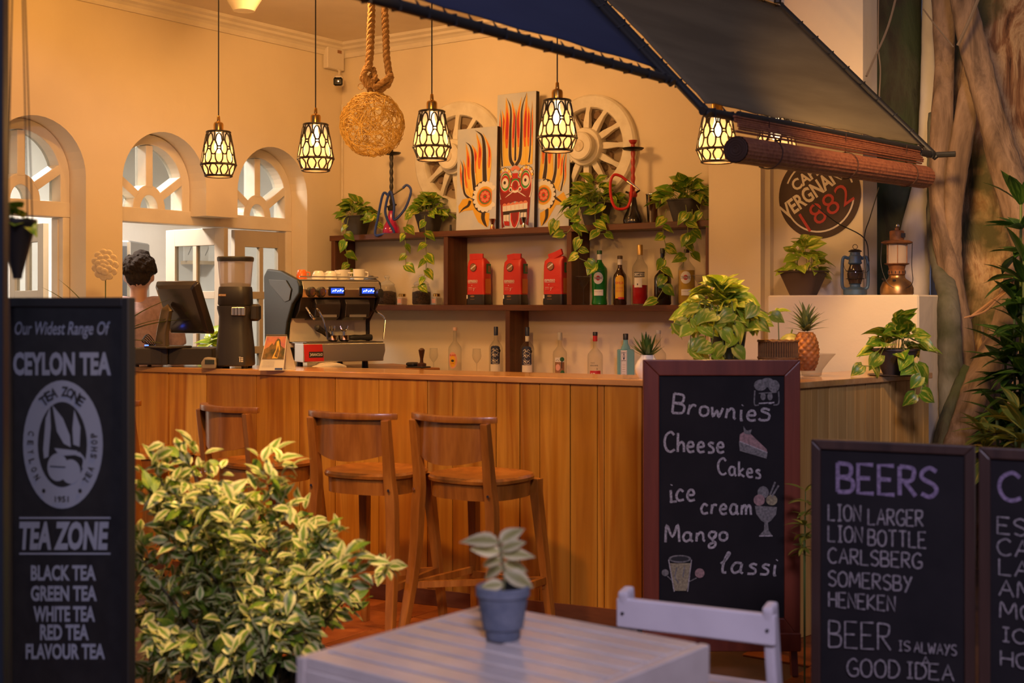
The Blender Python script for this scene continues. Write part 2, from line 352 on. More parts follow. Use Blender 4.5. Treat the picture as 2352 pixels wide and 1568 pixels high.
# ================================================================ materials
plaster = M('cream_plaster', (.80,.69,.52), .85, col2=(.70,.59,.43), scale=1.3, bump=.25, bscale=14, lo=.3, hi=.8)
plaster_w = M('white_plaster', (.82,.79,.74), .85, col2=(.74,.70,.64), scale=2, bump=.2, bscale=20)
paint_w = M('cream_paint', (.78,.70,.58), .5, col2=(.70,.62,.50), scale=5, bump=.08)
paint_wheel = M('wheel_paint', (.80,.74,.62), .6, col2=(.70,.63,.50), scale=14, bump=.2)
shelfwood = wood('dark_shelf_wood', [(.062,.019,.008),(.115,.038,.014),(.17,.06,.023)], .45, 0, .1, sx=14, sl=1)
teak = wood('teak_boards', [(.36,.11,.006),(.56,.215,.012),(.70,.32,.03),(.46,.155,.008),(.82,.47,.09)], .35, 2, .20, .25, sx=7, sl=.4)
teak_pale = wood('pale_teak_boards', [(.48,.25,.055),(.60,.34,.09),(.68,.42,.13)], .4, 2, .14, .1, sx=12, sl=.6)
teak_top = wood('teak_worktop', [(.50,.22,.05),(.66,.33,.09),(.74,.42,.15)], .22, 0, .05, .5, sx=9, sl=.6)
stool_wood = wood('stool_teak', [(.22,.07,.008),(.34,.115,.014),(.44,.17,.026)], .30, 2, .08, .3, sx=14, sl=2)
black_pl = M('black_plastic', (.022,.022,.024), .45, bump=.03)
dark_met = M('dark_metal', (.025,.022,.022), .45, .6)
chrome = M('chrome', (.75,.73,.70), .12, 1)
brass = M('brass', (.70,.42,.12), .25, 1)
clear = glassmat('clear_glass', (.98,.98,.97), .93)
pane_glass = glassmat('window_glass', (.92,.96,.97), .85)
white_cer = M('white_ceramic', (.82,.80,.76), .25, coat=.4)
soil = M('soil', (.03,.018,.01), .95, bump=.6, bscale=90)
# ================================================================ floor and its tiles
tile_m = M('terracotta_tile', (.34,.10,.022), .62, spec=.15, col2=(.22,.055,.012), scale=7, obvar=.25, bump=.15, bscale=30)
m = MB(); m.box(-6, 12, -12, 4, -.12, -.012)
floor = struct('floor', m, M('floor_bed', (.10,.045,.022), .8, col2=(.06,.028,.015), scale=6))
mt = MB(); mt.box(-.147,.147,-.147,.147,-.012,0, c=.003); tile_me = mt.mesh('tile', tile_m)
for i in range(-1, 26):
    for j in range(2, 26):
        c = Vector((i*.3, -j*.3, 0)); r = c-CAM; D = r.dot(FW)
        if D < 3.3 or D > 6.9: continue
        px = 1176+FPX*r.dot(RX)/D; py = 700+FPX*1.43/D
        if (560 < px < 1330 and py < 1540 and D > 4.9) or (1800 < px < 1960 and D > 4.7):
            t_ = link('tile', tile_me, floor, c); t_.location.z = random.uniform(-.0015, .0015)
m = MB(); m.box(-6, 12, -12, 4, -.0125, -.0121)
# ================================================================ left wall with the three arches
TL = Matrix(((0,-1,0,0),(-1,0,0,0),(0,0,1,0),(0,0,0,1)))   # local x -> along the wall towards the viewer, local y -> into the wall
def arch_pts(t0, t1, z, n=20):
    c = (t0+t1)/2; r = (t1-t0)/2; return [(c+r*math.cos(PI*i/n), z+r*math.sin(PI*i/n)) for i in range(n+1)]
ARCH = [(2.152,2.79),(1.2526,1.896),(.35,.988)]
out = [(-.3,0),(-.3,3.45),(4.6,3.45),(4.6,0),(2.79,0)]+arch_pts(2.152,2.79,2.17)+[(2.152,0),(1.896,0)]+arch_pts(1.2526,1.896,2.17)+[(1.2526,1.996),(.988,1.996)]+arch_pts(.35,.988,2.17)+[(.35,0)]
m = MB(); m.prism(out, 0, .27, TL); struct('wall_left', m, plaster)
for k, (t0, t1) in enumerate(ARCH):
    c = (t0+t1)/2; s0, s1 = .15, .262; r = .318; zs = 2.17; ri = .255; zh = 2.02
    root = tag(thing('window_%d' % (k+1), None, None), kind='structure')
    m = MB(); n = 24; ring = [(c+r*math.cos(PI*i/n), zs+r*math.sin(PI*i/n)) for i in range(n+1)]
    inn = [(c+ri*math.cos(PI*i/n), zs+ri*math.sin(PI*i/n)) for i in range(n, -1, -1)]
    m.prism([(c+r, 2.0)]+ring+[(c-r, 2.0),(c-ri, 2.0)]+inn+[(c+ri, 2.0)], s0, s1, TL); m.build('arch_frame', paint_w, root, bevel=.006)
    m = MB(); ho, hi_ = .125, .068
    m.prism([(c+ho*math.cos(PI*i/16), zh+ho*1.25*math.sin(PI*i/16)) for i in range(17)]+[(c+hi_*math.cos(PI*i/16), zh+hi_*1.35*math.sin(PI*i/16)) for i in range(16,-1,-1)], s0+.004, s1-.004, TL); m.build('hub_arch', paint_w, root, bevel=.005)
    for ang in (90, 38, 142):
        a = math.radians(ang); d = Vector((math.cos(a), math.sin(a))); q = Vector((-d.y, d.x))*.026; p0 = Vector((c, zh))+Vector((d.x*.115, d.y*.14)); p1 = Vector((c, zh))+d*(.40 if ang == 90 else .33)
        m = MB(); m.prism([tuple(p0+q), tuple(p1+q), tuple(p1-q), tuple(p0-q)], s0+.002, s1-.002, TL); m.build('glazing_bar', paint_w, root, bevel=.005)
    m = MB(); m.prism([(c+r*.97, 2.0)]+[(c+r*.97*math.cos(PI*i/16), zs+r*.97*math.sin(PI*i/16)) for i in range(17)]+[(c-r*.97, 2.0)], s1-.03, s1-.026, TL); m.build('window_pane', pane_glass, root)
m = MB(); m.prism([(.35,1.94),(1.896,1.94),(1.896,2.03),(.35,2.03)], .148, .265, TL); struct('trim_1', m, paint_w, bevel=.006)
m = MB(); m.prism([(2.152,1.94),(2.79,1.94),(2.79,2.03),(2.152,2.03)], .148, .265, TL); struct('trim_2', m, paint_w, bevel=.006)
m = MB()
for a, b in ((.352,.40),(2.154,2.20),(2.742,2.788),(1.85,1.894)): m.prism([(a,0),(b,0),(b,1.94),(a,1.94)], .15, .262, TL)
struct('trim_3', m, paint_w, bevel=.005)
def door_leaf(name, wd, H=1.93):
    """leaf in local x 0..wd, z 0..H, thin in y; two columns of panes in three rows above a panel"""
    root = tag(thing(name, None, None), kind='structure'); th = .035
    st = .09; mu = .035; xs = [st, (wd-mu)/2, (wd+mu)/2, wd-st]; rows = [(.75,1.10),(1.15,1.47),(1.52,1.82)]
    m = MB(); m.box(0, st, 0, th, 0, H); m.box(wd-st, wd, 0, th, 0, H); m.box(st, wd-st, 0, th, 0, .16); m.box(st, wd-st, 0, th, .62, .75); m.box(st, wd-st, 0, th, 1.82, H)
    m.box(st, wd-st, 0, th, 1.10, 1.15); m.box(st, wd-st, 0, th, 1.47, 1.52); m.box(xs[1], xs[2], .002, th-.002, .75, 1.82); m.build('door_frame', M('door_paint', (.46,.39,.30), .6), root, bevel=.003)
    m = MB(); m.box(st-.005, wd-st+.005, .010, th-.010, .15, .63); m.build('door_panel', M('door_paint', (.46,.39,.30), .6), root)
    for z0, z1 in rows:
        for a, b in ((xs[0], xs[1]), (xs[2], xs[3])): m = MB(); m.box(a, b, .015, .019, z0, z1); m.build('pane', pane_glass, root)
    m = MB(); m.beam((.04,-.03,.98),(.04,-.03,1.10),.012,.012,(1,0,0)); m.beam((.04,-.03,1.04),(.04,.0,1.04),.01,.01); m.build('door_handle', dark_met, root)
    return root
y1, _ = L(531,.2); y0, _ = L(652,.2)
d = door_leaf('door_1', abs(y0-y1)); d.location = (-.20, y0, 0); d.rotation_euler.z = -PI/2
h = W(524, 8.50); e = W(390, 8.82); v = e-h; d = door_leaf('door_2', v.length); d.location = h; d.rotation_euler.z = math.atan2(v.y, v.x)
h = W(112, 8.0); e = W(50, 8.35); v = e-h; d = door_leaf('door_3', v.length+.12); d.location = h; d.rotation_euler.z = math.atan2(v.y, v.x)
m = MB(); y2, _ = L(140,.2); m.box(-.24,-.19, y2-.03, y2+.05, 0, 1.93); struct('trim_4', m, paint_w, bevel=.003)
# room behind the arches
m = MB(); m.box(-2.75,-2.65,-6,1.6,0,3.2); struct('wall_far', m, plaster_w)
m = MB(); m.box(-2.7,-.27,1.0,1.1,0,3.2); struct('wall_far_end', m, plaster_w)
m = MB(); m.box(-2.7,-.27,-5.6,-5.5,0,3.2); struct('wall_far_front', m, plaster_w)
m = MB(); m.box(-2.75,-.2,-5.6,1.1,3.2,3.3); struct('ceiling_back_room', m, plaster_w)
# ================================================================ back wall, pier, logo wall, ledge
xp0, _ = A(1628,.25); xp1, _ = A(1747,.25)
m = MB(); m.box(-.1, xp1, 0, .3, 0, 3.45); struct('wall_back', m, plaster)
xr, _ = A(1982,.15)
m = MB(); m.box(xp0, xp1, -.25, 0, 0, 3.9); struct('wall_pier', m, plaster)
x2, _ = A(1768,.20)
m = MB(); m.box(xp1-.01, x2, -.195, .2, 0, 3.9); struct('wall_pier_step', m, plaster)
m = MB(); m.box(x2-.01, xr, -.15, .06, 0, 5.2); m.box(xp0, x2, -.14, .1, 3.9, 5.2); struct('wall_right', m, plaster)
m = MB(); m.box(-.3, xp0, -.1, .3, 3.45, 5.2); struct('wall_upper', m, plaster)
xl0, _ = A(1762,.48); xl1, _ = A(2110,.48)
m = MB(); m.box(xl0, xl1, -.48, -.13, 0, 1.48, c=.008); struct('wall_ledge', m, plaster)
m = MB(); m.box(-.3, 3.52, -3.9, 0, 3.28, 3.36); struct('ceiling', m, M('ceiling_paint', (.80,.70,.56), .6, col2=(.72,.62,.48), scale=2))
def cornice(name, p, q, n_):
    """stepped moulding from p to q below the ceiling; n_ points into the room"""
    m = MB(); n_ = Vector(n_); prof = [(0,-.10),(.018,-.10),(.022,-.088),(.022,-.07),(.035,-.055),(.055,-.045),(.06,-.03),(.085,-.018),(.09,0),(0,0)]
    vs = []
    for e_ in (p, q): vs += [Vector(e_)+n_*a+Vector((0,0,b)) for a, b in prof]
    k = len(prof); m.add(vs, [tuple(range(k)), tuple(range(2*k-1, k-1, -1))]+[(i,(i+1)%k,k+(i+1)%k,k+i) for i in range(k)]); struct(name, m, paint_w)
m = MB(); m.box(3.50,3.56,-3.9,-.42,3.0,3.36); struct('light_baffle', m, paint_w)  # added beam, stops light leaking between ceiling and awning onto the upper wall
cornice('trim_5', (0,0,3.28), (0,-3.9,3.28), (1,0,0)); cornice('trim_6', (0,0,3.28), (xp0,0,3.28), (0,-1,0))
m = MB(); m.box(.0,.016,-.20,-.004,1.30,3.17); 
m = MB(); m.tube([(.012,-.012,1.0),(.012,-.012,2.85)], .006, 6); struct('trim_7', m, paint_w)
# white garden wall behind the tree
m = MB(); m.box(xr+.02, 12, .9, 1.0, 0, 4.5); struct('wall_garden', m, M('garden_plaster', (.62,.58,.54), .9, col2=(.40,.38,.34), scale=2, bump=.3))
m = MB(); m.box(11.9, 12, -6, 1, 0, 4.5); struct('wall_garden_side', m, M('garden_plaster', (.62,.58,.54)))
# ================================================================ bar counter
CL = W(97,7.33); CC = W(1790,5.50); CR = W(2151,6.43); er = (CR-CC).normalized(); CR = CC+er*((-.487-CC.y)/er.y)
e1 = (CC-CL).normalized(); CL = CL+e1*((.004-CL.x)/e1.x); n1 = Vector((-e1.y, e1.x, 0)); n2 = Vector((-er.y, er.x, 0)); HT = 1.10; DP = .36
# inner corner of the L
def isect(p, d, q, g):
    k = ((q-p).x*g.y-(q-p).y*g.x)/(d.x*g.y-d.y*g.x); return p+d*k
IC = isect(CL+n1*DP, e1, CR+n2*DP, er); IL = isect(CL+n1*DP, e1, Vector((.004,0,0)), Vector((0,1,0))); IR = isect(CR+n2*DP, er, Vector((0,-.485,0)), Vector((1,0,0)))
bar = thing('bar_counter', 'long teak-fronted bar counter with a glossy worktop, turning a corner to the white ledge', 'bar counter')
def flat(m, pts, z0, z1, mi=None):
    n = len(pts); tri = geometry.tessellate_polygon([[Vector((p.x,p.y,0)) for p in pts]])
    m.add([(p.x,p.y,z0) for p in pts]+[(p.x,p.y,z1) for p in pts], [tuple(t) for t in tri]+[tuple(i+n for i in t) for t in tri]+[(i,(i+1)%n,n+(i+1)%n,n+i) for i in range(n)], None, mi)
ov = .018; o1 = -n1*ov; o2 = -n2*ov; OC = isect(CL+o1, e1, CC+o2, er)
m = MB(); flat(m, [isect(CL+o1, e1, Vector((.004,0,0)), Vector((0,1,0))), OC, isect(CR+o2, er, Vector((0,-.485,0)), Vector((1,0,0))), IR, IC, IL], HT-.028, HT)
teak_top2 = wood('teak_worktop_long', [(.50,.22,.05),(.66,.33,.09),(.74,.42,.15)], .18, 0, .05, .6, sx=7, sl=.5)
m.build('worktop', teak_top2, bar, bevel=.004)
m = MB(); b_ = .03
flat(m, [CL+n1*b_+e1*.03, CC+n1*b_+n2*b_, CR+n2*b_-er*.03, CR+n2*(DP-.04)-er*.12, IC-n1*.04-n2*.04, CL+n1*(DP-.04)+e1*.09], 0, HT-.028); m.build('carcass', M('counter_carcass', (.12,.05,.02), .7), bar)
def on_line(px, P, d):
    r = RX*((px-1176)/FPX)+FW; return (isect(P, d, CAM*1.0, r)-P).dot(d)
js = [0] + [on_line(p, CL, e1) for p in (215,300,388,474,589,688,770,870,982,1040,1140,1194,1240,1310,1372,1388,1475,1560,1650,1730)] + [(CC-CL).length]
def plank_row(P, d, n_, cuts, mat_, wide=.028):
    T = Matrix((d, n_, Vector((0,0,1)))).transposed().to_4x4(); ang = math.atan2(d.y, d.x)
    for a, b in zip(cuts, cuts[1:]):
        m = MB(); pr = random.uniform(0,.003); m.box(-(b-a)/2+.0018, (b-a)/2-.0018, -pr, .03, .0, HT-.03, c=.0015); p = P+d*((a+b)/2)
        m.build('plank', mat_, bar, loc=p, rz=ang)
plank_row(CL, e1, n1, js, teak)
n_r = 17; Lr = (CR-CC).length; cuts = [0]+sorted(Lr*(i+random.uniform(-.25,.25))/n_r for i in range(1, n_r))+[Lr]
plank_row(CC, er, n2, cuts, teak_pale)
m = MB(); a = CL-n1*.014; b = CC-n1*.014-n2*.0; flat(m, [a, b, b+n1*.016, a+n1*.016], 0, .075); m.build('skirting', wood('skirting_wood', [(.16,.05,.012),(.24,.08,.02)], .5, 0), bar)
m = MB()
# ================================================================ back shelves
ys = -.20
shelf = thing('wall_shelf', 'dark brown wooden box shelving on the cream back wall behind the bar', 'shelf', (0,0,0))
xs0, _ = A(760,.2); xs1, _ = A(1632,.2)
TOP = 1.91; MID = 1.43
m = MB(); m.box(xs0, xs1, -.215, -.003, TOP-.037, TOP, c=.002); m.build('top_board', shelfwood, shelf)
m = MB(); m.box(xs0, xs1, -.215, -.003, MID-.037, MID, c=.002); m.build('middle_board', shelfwood, shelf)
shelfwood_v = wood('dark_shelf_wood_upright', [(.062,.019,.008),(.115,.038,.014),(.17,.06,.023)], .45, 2, .1, sx=14, sl=1)
for px, z0, z1 in ((760,MID,TOP-.037),(1018,MID,TOP-.037),(1301,MID,TOP-.037),(1160,.985,MID-.037)):
    x, _ = A(px,.215); m = MB(); m.box(x, x+.035, -.213, -.004, z0, z1, c=.002); m.build('upright', shelfwood_v, shelf)
m = MB(); m.box(xs1-.025, xs1, -.213, -.004, MID, TOP-.037, c=.002); m.build('upright', shelfwood_v, shelf)
# low work counter the bottles stand on
xb0, _ = A(940,.4)
bc = thing('back_counter', 'low wooden back counter under the shelves, mostly hidden by the bar', 'counter')
m = MB(); m.box(xb0, xp0+.3, -.42, -.27, .955, .985); m.box(xb0, xp0-.003, -.27, -.003, .955, .985); m.build('countertop', teak_top, bc)
m = MB(); m.box(xb0+.02, xp0-.02, -.39, -.01, 0, .955); m.build('cabinet_body', M('cabinet_paint', (.6,.55,.48), .6), bc)
# ================================================================ wheels set in the back wall
def wheel(px, py, R, label):
    x, D = A(px,0); z = zof(py, D)
    root = thing('cart_wheel', label, 'wheel', (x, -.002, z), 0, None)
    m = MB(); n = 48; ri = R*.73
    vs = []; 
    for rr, yy in ((R,0),(R,-.03),(R-.012,-.042),(ri+.01,-.042),(ri,-.03),(ri,0)):
        for i in range(n): th = 2*PI*i/n; vs.append((rr*math.cos(th), yy, rr*math.sin(th)))
    fs = []
    for j in range(6):
        for i in range(n): a = j*n+i; b = j*n+(i+1)%n; c = ((j+1)%6)*n; fs.append((a, b, c+(i+1)%n, c+i))
    m.add(vs, fs); m.build('rim', paint_wheel, root, smooth=True)
    m = MB(); m.lathe([(1e-4,-.15),(.080,-.15),(.088,-.142),(.088,-.10),(.112,-.098),(.118,-.09),(.118,-.012),(.10,-.001)], 32, Matrix.Rotation(-PI/2, 4, 'X') @ Matrix.Scale(-1, 4, (0,0,1)) if False else Matrix(((1,0,0,0),(0,0,1,0),(0,1,0,0),(0,0,0,1)))); h = m.build('hub', paint_wheel, root, smooth=True)
    m = MB(); m.lathe([(.012,-.156),(.034,-.156),(.038,-.149)], 16, Matrix(((1,0,0,0),(0,0,1,0),(0,1,0,0),(0,0,0,1)))); m.build('hub_cap', M('worn_paint', (.55,.45,.32), .7, col2=(.75,.66,.5), scale=30), h)
    for i in range(12):
        th = 2*PI*(i+.0)/12; d = Vector((math.cos(th), 0, math.sin(th))); m = MB()
        m.sweep([d*.09+Vector((0,-.05,0)), d*.15+Vector((0,-.05,0)), d*.21+Vector((0,-.04,0)), d*(ri+.01)+Vector((0,-.028,0))], [(.040,.040),(.042,.036),(.028,.03),(.034,.026)], (0,1,0)); m.build('spoke', paint_wheel, root, bevel=.004)
    st = M('rubble_stone', (.22,.13,.07), .9, col2=(.16,.10,.055), scale=9, bump=.8, bscale=25, obvar=.3)
    m = MB(); m.lathe([(1e-4,-.004),(ri+.004,-.004),(ri+.004,0)], 32, Matrix(((1,0,0,0),(0,0,1,0),(0,1,0,0),(0,0,0,1)))); m.build('mortar', M('mortar', (.30,.22,.14), .95, bump=.5), root)
    rnd = random.Random(px); k = 0
    for gy in range(-4, 5):
        for gx in range(-4, 5):
            cx = (gx+.5*(gy % 2))*.082+rnd.uniform(-.012,.012); cz = gy*.062+rnd.uniform(-.01,.01)
            if math.hypot(cx, cz) > ri-.028 or math.hypot(cx, cz) < .07: continue
            m = MB(); nn = 7; pts = [(cx+.043*rnd.uniform(.8,1.12)*math.cos(2*PI*i/nn+.3), cz+.033*rnd.uniform(.75,1.15)*math.sin(2*PI*i/nn+.3)) for i in range(nn)]
            pts = [(a*min(1,(ri-.004)/max(.01,math.hypot(a,b))), b*min(1,(ri-.004)/max(.01,math.hypot(a,b)))) for a, b in pts]
            dp = rnd.uniform(.010,.022); vs = [(a,-.003,b) for a, b in pts]+[(cx+(a-cx)*.72,-dp,cz+(b-cz)*.72) for a, b in pts]
            m.add(vs, [tuple(range(nn,2*nn))]+[(i,(i+1)%nn,nn+(i+1)%nn,nn+i) for i in range(nn)]); m.build('stone', st, root, smooth=True)
wheel(1060, 363, .375, 'white wooden cart wheel on the back wall, left, half behind the painted mask')
wheel(1360, 340, .328, 'white wooden cart wheel on the back wall, right, beside the red hookah')
# ================================================================ pendants
shade_m, nt, p = nodes('lit_shade')
tr = nt.nodes.new('ShaderNodeBsdfTransparent'); em = nt.nodes.new('ShaderNodeEmission'); tl = nt.nodes.new('ShaderNodeBsdfTranslucent'); tl.inputs[0].default_value = (.10,.07,.04,1)
em.inputs[0].default_value = (1,.68,.36,1); em.inputs[1].default_value = .75
a1 = nt.nodes.new('ShaderNodeMixShader'); a1.inputs[0].default_value = .45; nt.links.new(em.outputs[0], a1.inputs[1]); nt.links.new(tl.outputs[0], a1.inputs[2])
a2 = nt.nodes.new('ShaderNodeMixShader'); a2.inputs[0].default_value = .72; nt.links.new(tr.outputs[0], a2.inputs[1]); nt.links.new(a1.outputs[0], a2.inputs[2]); nt.links.new(a2.outputs[0], nt.nodes['Material Output'].inputs[0])
bulb_m = M('lit_bulb', (1,.78,.42), emit=28)
cage_m = M('cage_black', (.02,.012,.008), .5)
PW = 29
def rad(z):   # cage radius by height below the top ring (0..-.235)
    if z > -.165: return .062+(.094-.062)*((-z)/.165)**.9
    return .094-(.094-.070)*((-z-.165)/.055)
def build_pendant(clen):
    t = thing('pendant_lamp', 'x', 'lamp')   # origin at the top ring
    m = MB(); m.lathe([(.004,.085),(.008,.08),(.010,.055),(.024,.048),(.027,.040),(.027,.008),(.034,.004),(.034,0)], 20); m.build('socket', brass, t, smooth=True)
    m = MB(); m.lathe([(.03,.0),(.060,-.002),(.058,-.01),(rad(-.05)-.006,-.05),(rad(-.10)-.006,-.10),(rad(-.165)-.006,-.165),(rad(-.22)-.006,-.22)], 32, caps=False); m.build('shade', shade_m, t, smooth=True)
    m = MB()
    for z, r_ in ((0,.0065),(-.165,.006),(-.22,.007)): m.tube([(rad(z)*math.cos(2*PI*i/36), rad(z)*math.sin(2*PI*i/36), z) for i in range(36)], r_, 6, closed=True)
    def oval(th, zc, hh, ww, r_=.0042):
        pts = []
        for i in range(14):
            a = 2*PI*i/14; z = max(-.219, min(-.001, zc+hh*math.sin(a))); q = th+ww*math.cos(a); pts.append((rad(z)*math.cos(q), rad(z)*math.sin(q), z))
        m.tube(pts, r_, 5, closed=True)
    for i in range(9):
        th = 2*PI*i/9
        oval(th, -.044, .034, .24); oval(th+PI/9, -.082, .036, .23); oval(th, -.126, .037, .23)
        for dz in (0,): 
            q = th+PI/9; m.tube([(rad(0)*math.cos(q), rad(0)*math.sin(q), 0),(rad(-.05)*math.cos(q), rad(-.05)*math.sin(q), -.05)], .0040, 5)
            for s_ in (-1, 1):
                pts = [(rad(z)*math.cos(th+s_*w_), rad(z)*math.sin(th+s_*w_), z) for z, w_ in ((-.165,.26),(-.18,.12),(-.192,.07),(-.205,.12),(-.22,.24))]; m.tube(pts, .0044, 5)
    m.build('cage', cage_m, t, smooth=True)
    m = MB(); m.lathe([(1e-4,-.105),(.012,-.102),(.021,-.085),(.023,-.07),(.016,-.045),(.012,-.03),(.012,-.0)], 16); m.build('bulb', bulb_m, t, smooth=True)
    m = MB(); m.tube([(0,0,.08),(0,0,clen)], .0035, 6); m.build('cord', black_pl, t)
    return t
PEND = [(502,6.62,304,'leftmost black-caged pendant lamp, over the left end of the bar'),(725,6.37,287,'caged pendant lamp second from the left, left of the rope ball'),
        (992,6.08,257,'caged pendant lamp just right of the rope ball'),(1280,5.82,232,'caged pendant lamp between the painted mask and the right cart wheel'),
        (1647,6.05,262,'caged pendant lamp half behind the lower edge of the black awning'),(1782,5.85,268,'caged pendant lamp hidden behind the rolled bamboo blind')]
for i, (px, D, py, lab) in enumerate(PEND):
    z = zof(py, D); loc = W(px, D, z); inside = i < 4
    ctop = (3.28 if inside else 2.17+(4.20-loc.x)*1.05-.03)-z
    t = build_pendant(ctop); t.location = loc; t.scale = (.93,.93,1) if inside else (1,1,1); t['label'] = lab; t['group'] = 'pendant lamps over the bar'
    l = bpy.data.lights.new('pendant_light', 'POINT'); l.energy = PW*(1.0, 1.0, 1.0, .9, 1.15, .5)[i]; l.color = (1,.48,.125); l.shadow_soft_size = .022
    lo = bpy.data.objects.new('pendant_light', l); COL.objects.link(lo); lo.parent = t; lo.location = (0,0,-.13)
# ================================================================ bar stools
def superell(a, b, n=36, e=2.8):
    return [(a*abs(math.cos(t))**(2/e)*math.copysign(1, math.cos(t)), b*abs(math.sin(t))**(2/e)*math.copysign(1, math.sin(t))) for t in (2*PI*i/n for i in range(n))]
def ringloft(m, loops, cap=True):
    n = len(loops[0][0]); vs = []; fs = []
    for pts, z in loops: vs += [(x, y, z) for x, y in pts]
    for j in range(len(loops)-1):
        for i in range(n): fs.append((j*n+i, j*n+(i+1)%n, (j+1)*n+(i+1)%n, (j+1)*n+i))
    if cap: fs += [tuple(range(n-1,-1,-1)), tuple(range((len(loops)-1)*n, len(loops)*n))]
    m.add(vs, fs)
def make_stool():
    t = thing('bar_stool', 'x', 'bar stool')
    m = MB(); ringloft(m, [(superell(.195,.185),.700),(superell(.205,.195),.706),(superell(.207,.197),.718),(superell(.200,.190),.728),(superell(.15,.14),.722),(superell(.05,.05),.718)]); m.build('seat', stool_wood, t, smooth=True)
    m = MB(); n = 36; ringloft(m, [(superell(.190,.180),.638),(superell(.192,.182),.699)], False); ringloft(m, [(superell(.168,.158),.638),(superell(.168,.158),.699)], False); ringloft(m, [(superell(.190,.180),.638),(superell(.168,.158),.6379)], False); m.build('apron', stool_wood, t, smooth=True)
    for s in (-1, 1):
        m = MB(); m.sweep(smoothpath([(s*.225,-.265,0),(s*.200,-.20,.35),(s*.190,-.185,.60),(s*.180,-.190,.72),(s*.182,-.222,.96)], 5), [(.030+.012*math.sin(PI*min(1,i/20*1.0)), .034+.010*math.sin(PI*i/20)) for i in range(21)], (1,0,0)); m.build('leg', stool_wood, t, bevel=.004)
        m = MB(); m.sweep([(s*.205,.235,0),(s*.165,.165,.64),(s*.165,.165,.70)], [(.030,.030),(.042,.042),(.042,.042)], (1,0,0)); m.build('leg', stool_wood, t, bevel=.003)
        m = MB(); m.beam((s*.21,-.215,.27),(s*.190,.205,.27),.018,.030); m.build('stretcher', stool_wood, t, bevel=.002)
        m = MB(); m.lathe([(.006,0),(.006,.004)], 8, Matrix.Translation((s*.19,-.213,.67)) @ Matrix.Rotation(PI/2, 4, 'X')); m.build('bolt', chrome, t)
    m = MB(); m.beam((-.20,-.19,.27),(.185,.20,.27),.016,.026); m.build('stretcher', stool_wood, t)
    m = MB(); m.beam((-.19,.195,.25),(.19,.195,.25),.020,.034); m.build('footrest', stool_wood, t, bevel=.002)
    arc = lambda k, y0, dy, xw: [(xw*(2*i/k-1), y0-dy*(1-(2*i/k-1)**2), 0) for i in range(k+1)]
    m = MB(); m.sweep([(x, y, .972) for x, y, z in arc(14,-.180,.085,.212)], [(.034+.012*math.sin(PI*i/14), .026) for i in range(15)]); m.build('top_rail', stool_wood, t, bevel=.006, smooth=True)
    m = MB(); vs = []; fs = []; k = 14
    for i in range(k+1):
        u = 2*i/k-1; x = .170*u; y = -.205-.062*(1-u*u); zb = .815-.030*(1-u*u)
        vs += [(x,y,.962),(x,y+.004,zb),(x,y+.018,zb),(x,y+.014,.962)]
    for i in range(k):
        for q in range(4): fs.append((4*i+q, 4*i+(q+1)%4, 4*i+4+(q+1)%4, 4*i+4+q))
    fs += [(0,1,2,3),(4*k,4*k+1,4*k+2,4*k+3)]; m.add(vs, fs); m.build('backrest', stool_wood, t, smooth=True)
    return t
st0 = make_stool()
face = math.atan2(e1.y, e1.x)
for i, (px, D, lab, dr) in enumerate([(865,5.62,'third teak bar stool from the left, behind the bush tip, its back square to us',.0),(1106,5.46,'rightmost teak bar stool with curved back, nearest the chalkboards',-.16),(608,5.95,'second teak bar stool from the left, behind the variegated bush',-.32),(345,6.35,'leftmost teak bar stool, mostly hidden by the black tea sign',-.3)]):
    t = st0 if i == 0 else copy_tree(st0); t.location = W(px, D); t.rotation_euler.z = face+dr; t['label'] = lab; t['group'] = 'teak bar stools'
# ================================================================ slatted white table and chair
wp = M('white_table_paint', (.62,.56,.52), .28, col2=(.54,.48,.44), scale=9, bump=.1, coat=.2)
Lp = W(680,2.53); Rp = W(1630,2.62); mid = (Lp+Rp)/2; dv = (Rp-Lp); S = dv.length/math.sqrt(2)
tb = thing('slatted_table', 'white painted slatted square table in front, with a small potted succulent', 'table', (mid.x, mid.y, 0), math.atan2(dv.y, dv.x)-PI/4)
ns = 9; sw = S/ns
for i in range(ns):
    m = MB(); a = -S/2+i*sw; m.box(-S/2+.024, S/2-.024, a+.007, a+sw-.007, .728, .750, c=.002); m.build('slat', wp, tb)
for x0, x1, y0, y1 in ((-S/2,S/2,-S/2,-S/2+.022),(-S/2,S/2,S/2-.022,S/2)):
    m = MB(); m.box(x0+.024, x1-.024, y0+.001, y1-.001, .67, .7275, c=.002); m.build('apron', wp, tb)
for q in (-.17, .0, .17):
    m = MB(); m.box(q-.02, q+.02, -S/2+.022, S/2-.022, .695, .7275); m.build('batten', wp, tb)
for sx_ in (-1, 1):
    m = MB(); m.box(sx_*S/2-(.022 if sx_ > 0 else 0), sx_*S/2+(.022 if sx_ < 0 else 0), -S/2, S/2, .67, .749, c=.002); m.build('apron', wp, tb)
    for sy_ in (-1, 1): m = MB(); x = sx_*(S/2-.05); y = sy_*(S/2-.05); m.box(x-.025, x+.025, y-.025, y+.025, 0, .69, c=.003); m.build('leg', wp, tb)
# chair
ct = W(1602, 3.08); ch = thing('white_chair', 'white wooden folding chair behind the table, before the dessert chalkboard', 'chair', (ct.x, ct.y, 0), math.radians(8)+PI)
wc = M('white_chair_paint', (.66,.62,.66), .35, col2=(.58,.54,.58), scale=6, bump=.1)
